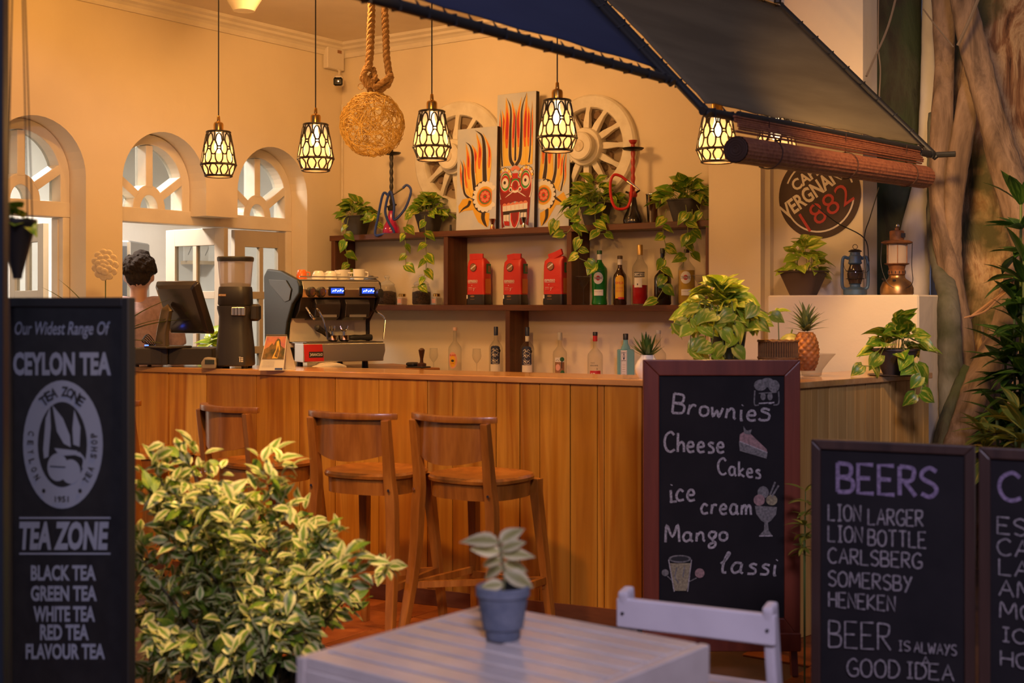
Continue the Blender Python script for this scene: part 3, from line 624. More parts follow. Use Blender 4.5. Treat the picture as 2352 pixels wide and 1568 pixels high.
# local frame: sitter faces -y after the half turn, towards the table; back at y=-.0
for s in (-1, 1):
    m = MB(); m.sweep(smoothpath([(s*.178,-.16,0),(s*.178,-.10,.25),(s*.178,-.05,.45),(s*.178,-.005,.66),(s*.178,.01,.745)], 4), [(.050,.026)]*17, (1,0,0)); m.build('back_post', wc, ch, bevel=.008)
    m = MB(); m.sweep([(s*.150,.02,0),(s*.150,-.18,.27),(s*.150,-.36,.43)], (.040,.022), (1,0,0)); m.build('leg', wc, ch, bevel=.003)
m = MB(); m.box(-.195,.195,.008,.030,.655,.725, c=.003); r_ = m.build('top_rail', wc, ch)
for s in (-1, 1): m = MB(); m.lathe([(.004,0),(.004,.003)], 8, Matrix.Translation((s*.178,.034,.69)) @ Matrix.Rotation(PI/2, 4, 'X')); m.build('screw', dark_met, r_)
for k in range(6): m = MB(); y = -.055-k*.058; m.box(-.185,.185,y-.050,y,.43,.448, c=.002); m.build('seat_slat', wc, ch)
m = MB(); m.box(-.16,-.14,-.40,-.05,.40,.43); m.box(.14,.16,-.40,-.05,.40,.43); m.build('seat_rail', wc, ch)
m = MB(); m.box(-.165,.165,-.11,-.09,.22,.25); m.build('stretcher', wc, ch)
# ================================================================ chalkboards
chalk = M('chalk', (.46,.43,.45), .95, col2=(.20,.19,.20), scale=160, detail=2); chalk_l = M('chalk_lilac', (.24,.18,.29), .95, col2=(.13,.10,.17), scale=160, detail=2)
chalk_m = M('chalk_soft', (.30,.27,.28), .95, col2=(.14,.13,.14), scale=160); chalk_d = M('chalk_dim', (.22,.21,.21), .95, col2=(.10,.10,.10), scale=110); chalk_p = M('chalk_pink', (.36,.22,.22), .95, col2=(.2,.13,.13), scale=110); chalk_y = M('chalk_yellow', (.34,.30,.18), .95, col2=(.18,.15,.1), scale=110); slate_k = M('slate_black', (.012,.012,.014), .6)
slate = M('slate', (.009,.008,.010), .7, spec=.2, col2=(.014,.012,.014), scale=6, bump=.1)
redwood = wood('red_frame_wood', [(.11,.018,.008),(.17,.032,.013),(.21,.042,.018)], .4, 2, .05, .2)
def board_frame(parent, x0, x1, z0, z1, fw, th, mat_, bottom=None):
    """mitred frame in local x,z: four parts"""
    b = bottom or fw
    for pts in ([(x0,z0),(x0,z1),(x0+fw,z1-fw),(x0+fw,z0+b)], [(x1,z0),(x1,z1),(x1-fw,z1-fw),(x1-fw,z0+b)], [(x0,z1),(x1,z1),(x1-fw,z1-fw),(x0+fw,z1-fw)], [(x0,z0),(x1,z0),(x1-fw,z0+b),(x0+fw,z0+b)]):
        m = MB(); m.prism(pts, -th, th*.3); m.build('frame_rail', mat_, parent, bevel=.004)
# dessert board: pixels of its face -> metres, frontal at depth 5
D0 = 5.0; c0 = W(1656, D0+.06); tilt = math.radians(5)
db = thing('dessert_chalkboard', 'tall red-framed chalkboard listing brownies, cheese cakes, ice cream and mango lassi', 'chalkboard', (c0.x, c0.y, 0), YAW)
k5 = D0/FPX
fx = lambda px: (px-1656)*k5
fz = lambda py: 1.43-(py-700)*k5
Tt = Matrix.Rotation(-tilt, 4, 'X')
holder = bpy.data.objects.new('board_face', None)
def tiltp(x, y, z): q = Tt @ Vector((x, y, z)); return q
bd = MB(); bd.box(fx(1505), fx(1803), -.012, 0, fz(1440), fz(862)); b_o = bd.build('slate_panel', slate, db)
board_frame(db, fx(1474), fx(1838), fz(1475), fz(827), 37*k5, .022, redwood, 50*k5)
m = MB(); m.beam((fx(1492),.0,fz(1475)+.01),(fx(1490),-.02,0),.035,.025,(1,0,0)); m.build('leg', redwood, db); m = MB(); m.beam((fx(1822),.0,fz(1475)+.01),(fx(1824),-.02,0),.035,.025,(1,0,0)); m.build('leg', redwood, db)
for s, px in ((-1,1500),(1,1815)): m = MB(); m.beam((fx(px),.012,fz(900)),(fx(px),.36,0),.03,.02,(1,0,0)); m.build('rear_leg', redwood, db)
m = MB(); m.box(fx(1478),fx(1836),-.05,-.028,.10,.17, c=.003); m.build('ledge_board', redwood, db)
g = Draw()
g.hand('Brownies'[:7], 1542, 1735, 950, 45, 5.5, 0, slope=.10, slant=.10, up=-1); g.hand('z', 1738, 1768, 962, 40, 5.5, 0, up=-1)
g.hand('Cheese', 1524, 1662, 1040, 46, 5.5, 0, slope=.02, up=-1); g.hand('Cakes', 1648, 1746, 1092, 38, 5, 0, slope=.10, up=-1)
g.hand('ice', 1536, 1594, 1154, 50, 5.5, 0, up=-1); g.line([(1536,1157),(1552,1155)], 5, 0); g.hand('cream', 1608, 1724, 1184, 44, 5.5, 0, slope=.02, up=-1)
g.hand('Mango', 1526, 1668, 1250, 40, 5.5, 0, slope=-.03, up=-1); g.hand('lassi', 1650, 1782, 1320, 46, 5.5, 0, slope=.04, slant=.18, up=-1)
# chef's hat with a face, cake slice, sundae, glass
for cx, cy, rx, ry in ((1746,886,15,13),(1762,880,16,11),(1777,888,13,14)): g.ell(cx, cy, rx, ry, 2)
g.line([(1733,898),(1732,930),(1742,932)], 3, 2); g.line([(1788,900),(1788,928),(1776,932)], 3, 2); g.line([(1742,905),(1784,902)], 2.5, 2)
for x in (1752,1768): g.ell(x, 912, 6, 9, 2); g.line([(x-3,928),(x+4,928)], 3, 0)
g.line([(1742,928),(1778,926)], 3, 0)
g.poly([(1698,1000),(1714,990),(1760,1034),(1762,1042),(1697,1016)], 3); g.poly([(1696,1016),(1762,1042),(1760,1056),(1698,1038)], 2); g.poly([(1706,980),(1714,992),(1726,988),(1722,1000),(1708,998)], 2); g.line([(1698,1016),(1762,1042)], 2, 0)
g.ell(1752,1134,13,14,2); g.ell(1743,1152,13,13,3); g.ell(1772,1152,13,12,4); g.poly([(1733,1165),(1784,1168),(1782,1185),(1770,1200),(1760,1206),(1748,1200),(1736,1184)], 2)
g.poly([(1755,1204),(1763,1204),(1765,1222),(1773,1234),(1743,1234),(1754,1222)], 2); g.line([(1768,1140),(1780,1110)], 4, 2); g.line([(1772,1144),(1788,1118)], 4, 2); g.line([(1743,1235),(1774,1235)], 3, 0)
g.ell(1559,1288,26,9,2); g.ell(1559,1288,21,6,5); g.poly([(1535,1298),(1584,1298),(1578,1350),(1574,1362),(1546,1362),(1542,1350)], 4); g.line([(1533,1290),(1546,1364)], 2.5, 0); g.line([(1586,1290),(1577,1364)], 2.5, 0)
g.line([(1552,1308),(1548,1330),(1556,1344)], 3, 2); g.line([(1570,1306),(1566,1330)], 3, 2); g.ell(1525,1320,8,8,2); g.ell(1605,1321,11,11,3); g.line([(1530,1328),(1541,1338)], 2.5, 2); g.line([(1598,1332),(1582,1340)], 2.5, 2)
g.build('chalk_writing', lambda u, v, d: (fx(u), -.0125-d, fz(v)), [chalk, chalk_l, chalk_d, chalk_p, chalk_y, slate_k], b_o, .00006)
# lean the whole board back a little
db.rotation_mode = 'XYZ'; db.rotation_euler = (0, 0, YAW)
# beer board, two leaves
pa = W(1865,3.70); pb = W(2245,3.52); dvv = pb-pa; wb = dvv.length
bb = thing('beer_chalkboard', 'dark-framed chalkboard headed BEERS in the front right corner', 'chalkboard', (pa.x, pa.y, 0), math.atan2(dvv.y, dvv.x))
def leafboard(root, x0, x1, ztop, texts, wp_):
    board_frame(root, x0, x1, .08, ztop, .027, .018, wp_)
    m = MB(); m.box(x0+.02, x1-.02, -.008, .002, .10, ztop-.02); o = m.build('slate_panel', slate, root); g = Draw()
    for (s, a, b, y, h, wd, mi, sl) in texts: g.hand(s, a, b, y, h, wd, mi, slope=sl, up=-1, jit=.3)
    kx = wb/380.0
    g.build('chalk_writing', lambda u, v, d: ((u-1865)*kx, -.0085-d, 1.43-(v-700)*(3.70-(u-1865)/380*.18)/FPX), [chalk_m, chalk_l], o, .00008)
    for px_ in (x0+.01, x1-.01): m = MB(); m.beam((px_,.0,.09),(px_,.0,0),.02,.02,(1,0,0)); m.build('leg', wp_, root)
dkwood = wood('dark_frame_wood', [(.030,.014,.012),(.05,.024,.018),(.07,.034,.024)], .35, 2, .05, .3)
zt = zof(1007,3.70)
leafboard(bb, 0, wb-.005, zt, [('BEERS',1928,2155,1128,66,9.5,1,.055),('LION',1906,1982,1193,36,4,0,.03),('LARGER',2000,2125,1203,36,4,0,.03),('LION',1906,1986,1241,36,4,0,.04),('BOTTLE',2000,2132,1250,36,4,0,.05),
  ('CARLSBERG',1906,2122,1290,34,4,0,.06),('SOMERSBY',1907,2100,1342,34,4,0,.07),('HENEKEN',1908,2062,1390,34,4,0,.07),('BEER',1908,2052,1482,60,4,0,.05),('IS',2070,2096,1490,22,3,0,.05),('ALWAYS',2106,2200,1494,24,3,0,.08),('A',2122,2142,1526,22,3,0,0),('GOOD',1952,2072,1548,40,4,0,.04),('IDEA',2088,2194,1552,36,4,0,.07)], dkwood)
pc = W(2249,3.50); cb = thing('coffee_chalkboard', 'dark-framed chalkboard at the right picture edge, only its first letters in view', 'chalkboard', (pc.x, pc.y, 0), math.atan2(dvv.y, dvv.x)-.03)
x9 = (2249-1865)*wb/380.0
cbh = bpy.data.objects
def shift(l): return [(s, a, b, y, h, wd, mi, sl) for s, a, b, y, h, wd, mi, sl in l]
board_frame(cb, 0, .44, .08, zof(1025,3.50), .030, .018, dkwood)
m = MB(); m.box(.02,.42,-.008,.002,.10,zof(1025,3.50)-.02); o = m.build('slate_panel', slate, cb); g = Draw()
for (s, a, b, y, h, wd, mi) in [('COFFEE',2296,2640,1148,64,9,1),('ESPRESSO',2292,2580,1226,38,4,0),('CAPPUCCINO',2292,2660,1275,38,4,0),('LATTE',2296,2480,1320,36,4,0),('AMERICANO',2296,2640,1368,36,4,0),('MOCHA',2298,2500,1418,36,4,0),('ICE',2302,2390,1472,32,4,0),('HOT',2300,2400,1528,34,4,0)]: g.hand(s, a, b, y, h, wd, mi, slope=.03, up=-1)
g.build('chalk_writing', lambda u, v, d: ((u-2249)*wb/380.0*.94, -.0085-d, 1.43-(v-700)*3.46/FPX), [chalk_m, chalk_l], o, .00008)
for px_ in (.01,.43): m = MB(); m.beam((px_,0,.09),(px_,0,0),.02,.02,(1,0,0)); m.build('leg', dkwood, cb)
# ================================================================ black tea sign
ps = W(18,3.62); pe = W(305,3.38); dv2 = pe-ps; ws = dv2.length; ks = ws/287.0
sg = thing('tea_sign', 'black standing sign reading CEYLON TEA and TEA ZONE at the left edge', 'sign', (ps.x, ps.y, 0), math.atan2(dv2.y, dv2.x))
sign_b = M('sign_black', (.012,.012,.014), .45, col2=(.018,.018,.02), scale=20); sign_w = M('sign_print', (.26,.30,.38), .7); frame_b = M('sign_frame', (.014,.014,.016), .35)
lean = .022
zs = lambda v, u=150: 1.43-(v-700)*(3.62-(u-18)/287*.24)/FPX
m = MB(); m.prism([(.012,.06),(ws-.012,.06),(ws-.012,zs(690)),(.012,zs(690))], -.006, .0); sp = m.build('panel', sign_b, sg)
ztop = zs(683)
for a, b in ((0,.026),(ws-.026,ws)): m = MB(); m.box(a, b, -.016, .012, 0, ztop, c=.003); m.build('frame_rail', frame_b, sg)
for a, b in ((.05,.075),(ztop-.026,ztop)): m = MB(); m.box(.026, ws-.026, -.014, .010, a, b, c=.003); m.build('frame_rail', frame_b, sg)
for a in (.015, ws-.015): m = MB(); m.beam((a,-.10,.012),(a,.16,.012),.03,.024); m.box(a-.012,a+.012,-.012,.010,.0,.06); m.build('foot', frame_b, sg)
g = Draw()
g.text('Our Widest Range Of', 40, 260, -778, -738, 0, .012, .25); g.text('CEYLON TEA', 36, 262, -862, -808, 0, .045)
cx, cy = 152, -1020; g.ell(cx, cy, 92, 147, 0, 44); g.ell(cx, cy, 57, 98, 1, 40)
g.poly([(cx-44,cy-10),(cx-38,cy+60),(cx-28,cy+86),(cx-26,cy+40),(cx-32,cy-28),(cx-42,cy-32)], 0); g.poly([(cx-22,cy+90),(cx+2,cy+60),(cx+18,cy+20),(cx+20,cy-6),(cx+4,cy+2),(cx-12,cy+30)], 0)
g.poly([(cx+28,cy+80),(cx+42,cy+40),(cx+40,cy-5),(cx+26,cy),(cx+24,cy+36)], 0); g.ell(cx-10,cy-52,24,32,0); g.ell(cx+20,cy-62,22,28,0); g.poly([(cx-18,cy-8),(cx+34,cy-14),(cx+46,cy-30),(cx+30,cy-24),(cx-6,cy-26)], 0); g.line([(cx+38,cy-18),(cx+50,cy-34),(cx+48,cy-54)], 5, 0); g.line([(cx-28,cy-50),(cx+8,cy-52)], 3, 1)
def ringtext(s, rx, ry, a0, a1, sz, flip=False):
    for i, c_ in enumerate(s):
        if c_ == ' ': continue
        a = math.radians(a0+(a1-a0)*i/(len(s)-1)); x = cx+rx*math.cos(a); y = cy+ry*math.sin(a); ro = a-PI/2+(PI if flip else 0)
        g.text(c_, x-sz*.42, x+sz*.42, y-sz*.6, y+sz*.6, 1, .03, 0, ro, (x, y))
ringtext('TEA ZONE', 74, 122, 125, 55, 19); ringtext('CEYLON', 74, 122, 168, 218, 12, True); ringtext('TEA SHOP', 74, 122, 318, 370, 12, True); g.ell(cx-42,cy-106,4,5,1); g.ell(cx+42,cy-106,4,5,1); g.text('1951', cx-16, cx+16, cy-132, cy-118, 1, .02)
g.text('TEA ZONE', 52, 258, -1262, -1196, 0, .045, .12); g.poly([(52,-1190),(262,-1190),(262,-1186),(52,-1186)], 0); g.poly([(52,-1268),(262,-1268),(262,-1272),(52,-1272)], 0)
for s, a, b, y in (('BLACK TEA',80,230,1332),('GREEN TEA',80,232,1379),('WHITE TEA',86,228,1426),('RED TEA',102,214,1468),('FLAVOUR TEA',68,250,1512)): g.text(s, a, b, -y, -y+36, 0, .035)
g.build('sign_lettering', lambda u, v, d: ((u-18)*ks, -.0065-d, zs(-v, u)), [sign_w, sign_b], sp, .00005)
# ================================================================ awnings
tarp1 = M('tarp_blue', (.034,.042,.085), .85, spec=.15, col2=(.048,.058,.110), scale=3, stretch=(1,.3,1), bump=.15, bscale=40)
tarp2 = M('tarp_grey', (.145,.110,.062), .8, spec=.15, col2=(.20,.155,.088), scale=2.2, stretch=(3,.4,3), bump=.12, bscale=50)
pipe_m = M('awning_pipe', (.03,.028,.026), .5, .4)
tie_me = None
def awning(name, label, n_, f_, up, tmat, nu, nl):
    """quad: n_ near low, f_ far low, up vector to the high edge; pipes, laced tarp"""
    root = thing(name, label, 'awning', n_)
    O = Vector(n_); a = Vector(f_)-O; b = Vector(up); la, lb = a.length, b.length; ua, ub = a.normalized(), b.normalized(); nn = ua.cross(ub).normalized()
    if nn.z < 0: nn = -nn
    for p, q in ((Vector(), a), (b, a+b), (Vector(), b), (a, a+b)): m = MB(); m.tube([p-(q-p).normalized()*.02, q+(q-p).normalized()*.02], .017, 10); m.build('pipe', pipe_m, root, smooth=True)
    g = .045; m = MB(); NU, NV = 26, 16; vs = []
    rnd = random.Random(3)
    for i in range(NU+1):
        for j in range(NV+1):
            u = g+(la-2*g)*i/NU; v = g+(lb-2*g)*j/NV; sag = -.035*math.sin(PI*i/NU)*math.sin(PI*j/NV)+.006*noise.noise(Vector((u*3, v*3, 0)))
            eu = .012*math.sin(PI*((i*nu/NU) % 1)) if j in (0, NV) else 0; ev = .012*math.sin(PI*((j*nl/NV) % 1)) if i in (0, NU) else 0
            vs.append(ua*(u+(ev if i == 0 else -ev))+ub*(v+(eu if j == 0 else -eu))+nn*(sag+.004))
    fs = [(i*(NV+1)+j, (i+1)*(NV+1)+j, (i+1)*(NV+1)+j+1, i*(NV+1)+j+1) for i in range(NU) for j in range(NV)]
    m.add(vs, fs); o = m.build('tarp', tmat, root, smooth=True)
    md = o.modifiers.new('thick', 'SOLIDIFY'); md.thickness = .004
    m = MB()
    for s in (-1, 1): pass
    tm = MB(); tm.tube([(0,-.022,0),(0,0,.021),(0,.022,0),(0,.05,.004),(0,.022,-.006),(0,0,-.021)], .0035, 5, closed=True); te = tm.mesh('tie', black_pl, smooth=True)
    def put(p, inward):
        x = inward.cross(nn).normalized(); R = Matrix((x, inward, nn)).transposed().to_4x4(); link('tie', te, root, mtx=Matrix.Translation(p) @ R)
    for k in range(nu+1):
        put(ua*(g+(la-2*g)*k/nu), ub); put(b+ua*(g+(la-2*g)*k/nu), -ub)
    for k in range(1, nl):
        put(ub*(g+(lb-2*g)*k/nl), ua); put(a+ub*(g+(lb-2*g)*k/nl), -ua)
    return root
N2 = W(1620, 5.0, 2.17); F2 = W(2145, 6.45, 2.17); U2 = W(1790, 6.87, 3.01)-F2
awning('awning', 'dark grey laced canvas awning at the upper right, above the bamboo blind', N2, F2, U2, tarp2, 15, 9)
F1 = W(1537, 4.70, 2.24); N1 = W(870, 3.47, 2.24); N1 = F1+(N1-F1)*1.6
awning('awning', 'dark blue laced canvas awning at the top centre, in front of the pendant lamps', N1, F1, U2, tarp1, 20, 9)
# posts that carry the awnings stay out of view at the near corners
for p in (N2,): 
    pass
br = thing('awning_bracket', 'black bracket pipe running from the awning tip to the tree', 'bracket', F2)
m = MB(); m.tube([(0,0,0),(.10,.02,0)], .014, 8); m.build('bracket_pipe', pipe_m, br)
# hanging rail pipe above the right edge
pp = W(1786, 6.75, 2.99); m = MB(); m.tube([(0,0,0),(.02,.0,.5)], .02, 8); tag(m.build('post', pipe_m, loc=pp), 'black upright pipe above the far top corner of the grey awning', 'post')
# ================================================================ bamboo blind
reed = M('reed', (.20,.055,.022), .55, col2=(.32,.11,.045), scale=60, stretch=(1,1,1), bump=.3, bscale=150)
b0 = W(1690, 4.93, zof(343, 4.93)); b1 = W(2122, 6.33, zof(407, 6.33)); ax = (b1-b0); Lb = ax.length; ux = ax.normalized()
bl = thing('bamboo_blind', 'rolled-up brown bamboo blind hanging under the grey awning', 'blind', b0, 0, None)
side = ux.cross(Vector((0,0,1))).normalized(); vup = side.cross(ux)
TB = Matrix((ux, side, vup)).transposed().to_4x4()
n = 44; rings = []; NB = 60
m = MB(); vs = []
for i in range(NB+1):
    for k in range(n):
        th = 2*PI*k/n; r = (.054+.003*i/NB)*(1+.018*((k % 2)*2-1))+.0012*noise.noise(Vector((i*.35, k*.8, 0))); vs.append(TB @ Vector((Lb*i/NB, r*math.cos(th), r*math.sin(th)*.94)))
fs = [(i*n+k, i*n+(k+1)%n, (i+1)*n+(k+1)%n, (i+1)*n+k) for i in range(NB) for k in range(n)]
m.add(vs, fs); m.build('reed_roll', reed, bl)
for e_, x in ((0,.001),(1,Lb-.001)):
    m = MB(); pts = []
    for i in range(90): t = i/89; r = .006+.046*t; a = t*PI*9; pts.append(TB @ Vector((x, r*math.cos(a), r*math.sin(a)*.94)))
    m.tube(pts, .0026, 4); m.add([TB @ Vector((x, .05*math.cos(2*PI*k/24), .047*math.sin(2*PI*k/24))) for k in range(24)], [tuple(range(24))]); m.build('roll_end', M('reed_end', (.05,.022,.012), .8), bl)
for x in (.26, Lb*.52, Lb-.22):
    m = MB(); m.tube([TB @ Vector((x+.004*math.sin(a*2), .0605*math.cos(a), .057*math.sin(a))) for a in (2*PI*i/24 for i in range(24))], .0022, 5, closed=True)
    m.tube([TB @ Vector((x, .0,.055)), TB @ Vector((x-.03, .02,.135))], .002, 5); m.build('cord_loop', M('cord_brown', (.05,.02,.012), .9), bl)
hd = MB(); 
for q in range(7):
    y = .012+.0*q; z = .066+.0095*q; hd.tube([TB @ Vector((-.02+.01*(q%2), .012+.010*math.sin(q*.9), z)), TB @ Vector((Lb-.06, .012+.010*math.sin(q*.9), z-.004))], .0048, 6)
hd.build('unrolled_reeds', reed, bl, smooth=True)
m = MB(); m.tube([TB @ Vector((.02,-.0,.135)), TB @ Vector((Lb-.05,-.0,.135))], .012, 8); m.build('head_rail', pipe_m, bl)
# ================================================================ tree
def bark(name, cols, sc=3.0, moss=None, stretch=(1,1,.35), bump=.9):
    m, nt, p = nodes(name); tc = nt.nodes.new('ShaderNodeTexCoord'); mp = nt.nodes.new('ShaderNodeMapping'); mp.inputs['Scale'].default_value = stretch; nt.links.new(tc.outputs['Object'], mp.inputs[0])
    n = nt.nodes.new('ShaderNodeTexNoise'); n.inputs['Scale'].default_value = sc; n.inputs['Detail'].default_value = 6; n.inputs['Roughness'].default_value = .65; n.inputs['Distortion'].default_value = .7; nt.links.new(mp.outputs[0], n.inputs['Vector'])
    k = len(cols)-1; r = ramp(nt, [(.30+.40*i/k, c) for i, c in enumerate(cols)]); nt.links.new(n.outputs[0], r.inputs[0])
    v = nt.nodes.new('ShaderNodeTexVoronoi'); v.feature = 'F1'; v.inputs['Scale'].default_value = sc*4; 
    mp2 = nt.nodes.new('ShaderNodeMapping'); mp2.inputs['Scale'].default_value = (1,1,.25); nt.links.new(tc.outputs['Object'], mp2.inputs[0]); nt.links.new(mp2.outputs[0], v.inputs['Vector'])
    r3 = ramp(nt, [(.05,(.35,.3,.26)),(.35,(1,1,1))]); nt.links.new(v.outputs['Distance'], r3.inputs[0])
    mx = nt.nodes.new('ShaderNodeMix'); mx.data_type = 'RGBA'; mx.blend_type = 'MULTIPLY'; mx.inputs['Factor'].default_value = .35; nt.links.new(r.outputs[0], mx.inputs['A']); nt.links.new(r3.outputs[0], mx.inputs['B']); last = mx.outputs['Result']
    if moss:
        n2 = nt.nodes.new('ShaderNodeTexNoise'); n2.inputs['Scale'].default_value = 2.6; n2.inputs['Detail'].default_value = 5; nt.links.new(tc.outputs['Object'], n2.inputs['Vector'])
        r4 = ramp(nt, [(.48,(0,0,0)),(.60,(1,1,1))]); nt.links.new(n2.outputs[0], r4.inputs[0]); m3 = nt.nodes.new('ShaderNodeMix'); m3.data_type = 'RGBA'; nt.links.new(r4.outputs[0], m3.inputs['Factor']); nt.links.new(last, m3.inputs['A']); m3.inputs['B'].default_value = (*moss, 1); last = m3.outputs['Result']
    nt.links.new(last, p.inputs['Base Color']); p.inputs['Roughness'].default_value = .85
    b = nt.nodes.new('ShaderNodeBump'); b.inputs['Strength'].default_value = bump; b.inputs['Distance'].default_value = .03; nt.links.new(n.outputs[0], b.inputs['Height']); nt.links.new(b.outputs[0], p.inputs['Normal']); MATS[name] = m; return m
bk_brown = bark('bark_brown', [(.07,.028,.012),(.26,.12,.05),(.55,.36,.18),(.32,.15,.06),(.48,.26,.11)], 7, (.10,.085,.03))
bk_dark = bark('bark_dark', [(.02,.014,.008),(.05,.04,.02),(.07,.075,.035),(.03,.022,.012)], 4, (.045,.06,.02))
bk_grey = bark('bark_grey', [(.08,.075,.055),(.15,.14,.10),(.24,.23,.18)], 3, (.05,.055,.022), bump=.5)
bk_pale = bark('bark_pale', [(.45,.38,.30),(.62,.54,.45),(.70,.64,.56)], 2, None, bump=.2)
bk_root = bark('bark_root', [(.06,.036,.022),(.16,.10,.06),(.26,.17,.11),(.10,.062,.038)], 6, None, bump=.6)
tr_o = W(2300, 7.3); tree = thing('strangler_tree', 'huge old tree with brown bark and tangled roots at the right, behind the ledge', 'tree', tr_o)
def limb(name, pts, mat_, seg=16, amp=.05, f=3.0, lump=1):
    """pts: (px, py, depth, radius)"""
    P = smoothpath([(*W(a, D, zof(b, D)),) for a, b, D, r in pts], 10); R_ = [q.x for q in smoothpath([(r, 0, 0) for *_, r in pts], 10)]
    vs = []; n = seg*2; N = len(P)
    for i, p in enumerate(P):
        t = (P[min(i+1,N-1)]-P[max(i-1,0)]).normalized(); a = t.cross(Vector((0,1,.1))).normalized(); b = t.cross(a)
        for k in range(n):
            th = 2*PI*k/n; d = a*math.cos(th)+b*math.sin(th); q = p+d*R_[i]
            nz = noise.noise(Vector((q.x*f, q.y*f, q.z*f*.35)))*amp+noise.noise(q*f*4)*amp*.35+lump*R_[i]*.12*math.sin(3*th+i*.12)
            vs.append(q+d*nz-tr_o)
    m = MB(); m.add(vs, [(i*n+k, i*n+(k+1)%n, (i+1)*n+(k+1)%n, (i+1)*n+k) for i in range(N-1) for k in range(n)]+[tuple(range(n)), tuple(range((N-1)*n, N*n))]); return m.build(name, mat_, tree, smooth=True, auto=180)
limb('trunk', [(2290,-250,7.5,.30),(2300,100,7.5,.29),(2310,400,7.5,.30),(2300,700,7.45,.30),(2290,1000,7.4,.33),(2290,1310,7.4,.42)], bk_brown, 32, .06, 3.5)
limb('trunk', [(2052,-250,7.55,.17),(2050,100,7.55,.165),(2058,450,7.55,.150),(2075,700,7.5,.14),(2100,1000,7.4,.15),(2120,1300,7.3,.2)], bk_dark, 24, .02, 4, .4)
limb('trunk', [(2138,-250,7.3,.045),(2134,150,7.3,.044),(2128,380,7.25,.06),(2102,540,7.2,.085),(2086,720,7.1,.105),(2080,900,7.1,.12)], bk_pale, 16, .008, 4, .3)
limb('trunk', [(2148,260,7.2,.035),(2152,480,7.1,.055),(2166,620,6.85,.055),(2178,700,6.64,.055),(2182,850,6.62,.060),(2188,1010,6.6,.065),(2190,1250,6.6,.08)], bk_grey, 20, .02, 4, .5)
limb('root', [(2160,-200,6.9,.05),(2168,100,6.9,.052),(2160,340,6.9,.055),(2162,500,6.85,.05),(2185,640,6.8,.058),(2208,760,6.8,.06),(2214,880,6.8,.062),(2205,960,6.8,.06)], bk_root, 14, .015, 6)
limb('root', [(2180,-200,6.7,.05),(2215,20,6.7,.058),(2262,220,6.65,.066),(2310,390,6.6,.070),(2350,520,6.55,.075),(2390,640,6.5,.08)], bk_root, 14, .014, 6)
limb('root', [(2238,120,6.8,.045),(2215,280,6.8,.052),(2192,430,6.8,.048),(2188,560,6.82,.04),(2200,680,6.8,.035)], bk_root, 12, .012, 6)
limb('root', [(2390,500,6.3,.055),(2345,620,6.3,.062),(2300,760,6.3,.066),(2262,860,6.3,.070),(2222,980,6.3,.075),(2196,1080,6.3,.08),(2170,1260,6.3,.09)], bk_root, 16, .015, 6)
limb('root', [(2240,850,6.5,.05),(2218,890,6.5,.055),(2186,945,6.45,.045),(2168,1010,6.4,.05),(2160,1130,6.4,.06)], bk_dark, 12, .015, 8)
limb('root', [(2350,660,6.6,.035),(2318,800,6.6,.04),(2290,920,6.6,.045),(2268,1040,6.6,.05),(2240,1200,6.6,.06)], bk_root, 12, .012, 8)
limb('root', [(2360,900,6.4,.02),(2335,960,6.4,.024),(2310,1030,6.4,.026),(2290,1120,6.4,.03)], bk_root, 10, .006, 8)
def vine(pts, r, mat_, name='hanging_root'):
    m = MB(); m.tube([p-tr_o for p in smoothpath([W(a, D, zof(b, D)) for a, b, D in pts], 6)], r, 6); return m.build(name, mat_, tree, smooth=True)
twig = M('twig', (.16,.12,.09), .8); twig2 = M('twig_orange', (.36,.19,.09), .8)
vine([(2352,600,6.0),(2310,665,6.0),(2268,700,6.05),(2228,730,6.1)], .009, twig2); vine([(2352,640,6.0),(2300,680,6.0),(2262,715,6.05),(2215,730,6.1)], .005, twig2)
vine([(2064,-30,6.6),(2040,60,6.6),(2010,130,6.55),(1990,175,6.5)], .006, twig); vine([(2018,-30,6.6),(2017,100,6.6),(2022,160,6.6),(2019,230,6.6)], .004, twig)
vine([(2258,-30,6.4),(2225,50,6.4),(2200,104,6.45)], .009, twig); vine([(2120,20,6.6),(2150,60,6.6),(2190,108,6.6)], .004, twig)
vine([(2270,745,6.3),(2290,800,6.35),(2305,830,6.4)], .006, bk_root); vine([(2255,745,6.3),(2262,800,6.35),(2280,850,6.4)], .007, bk_root)
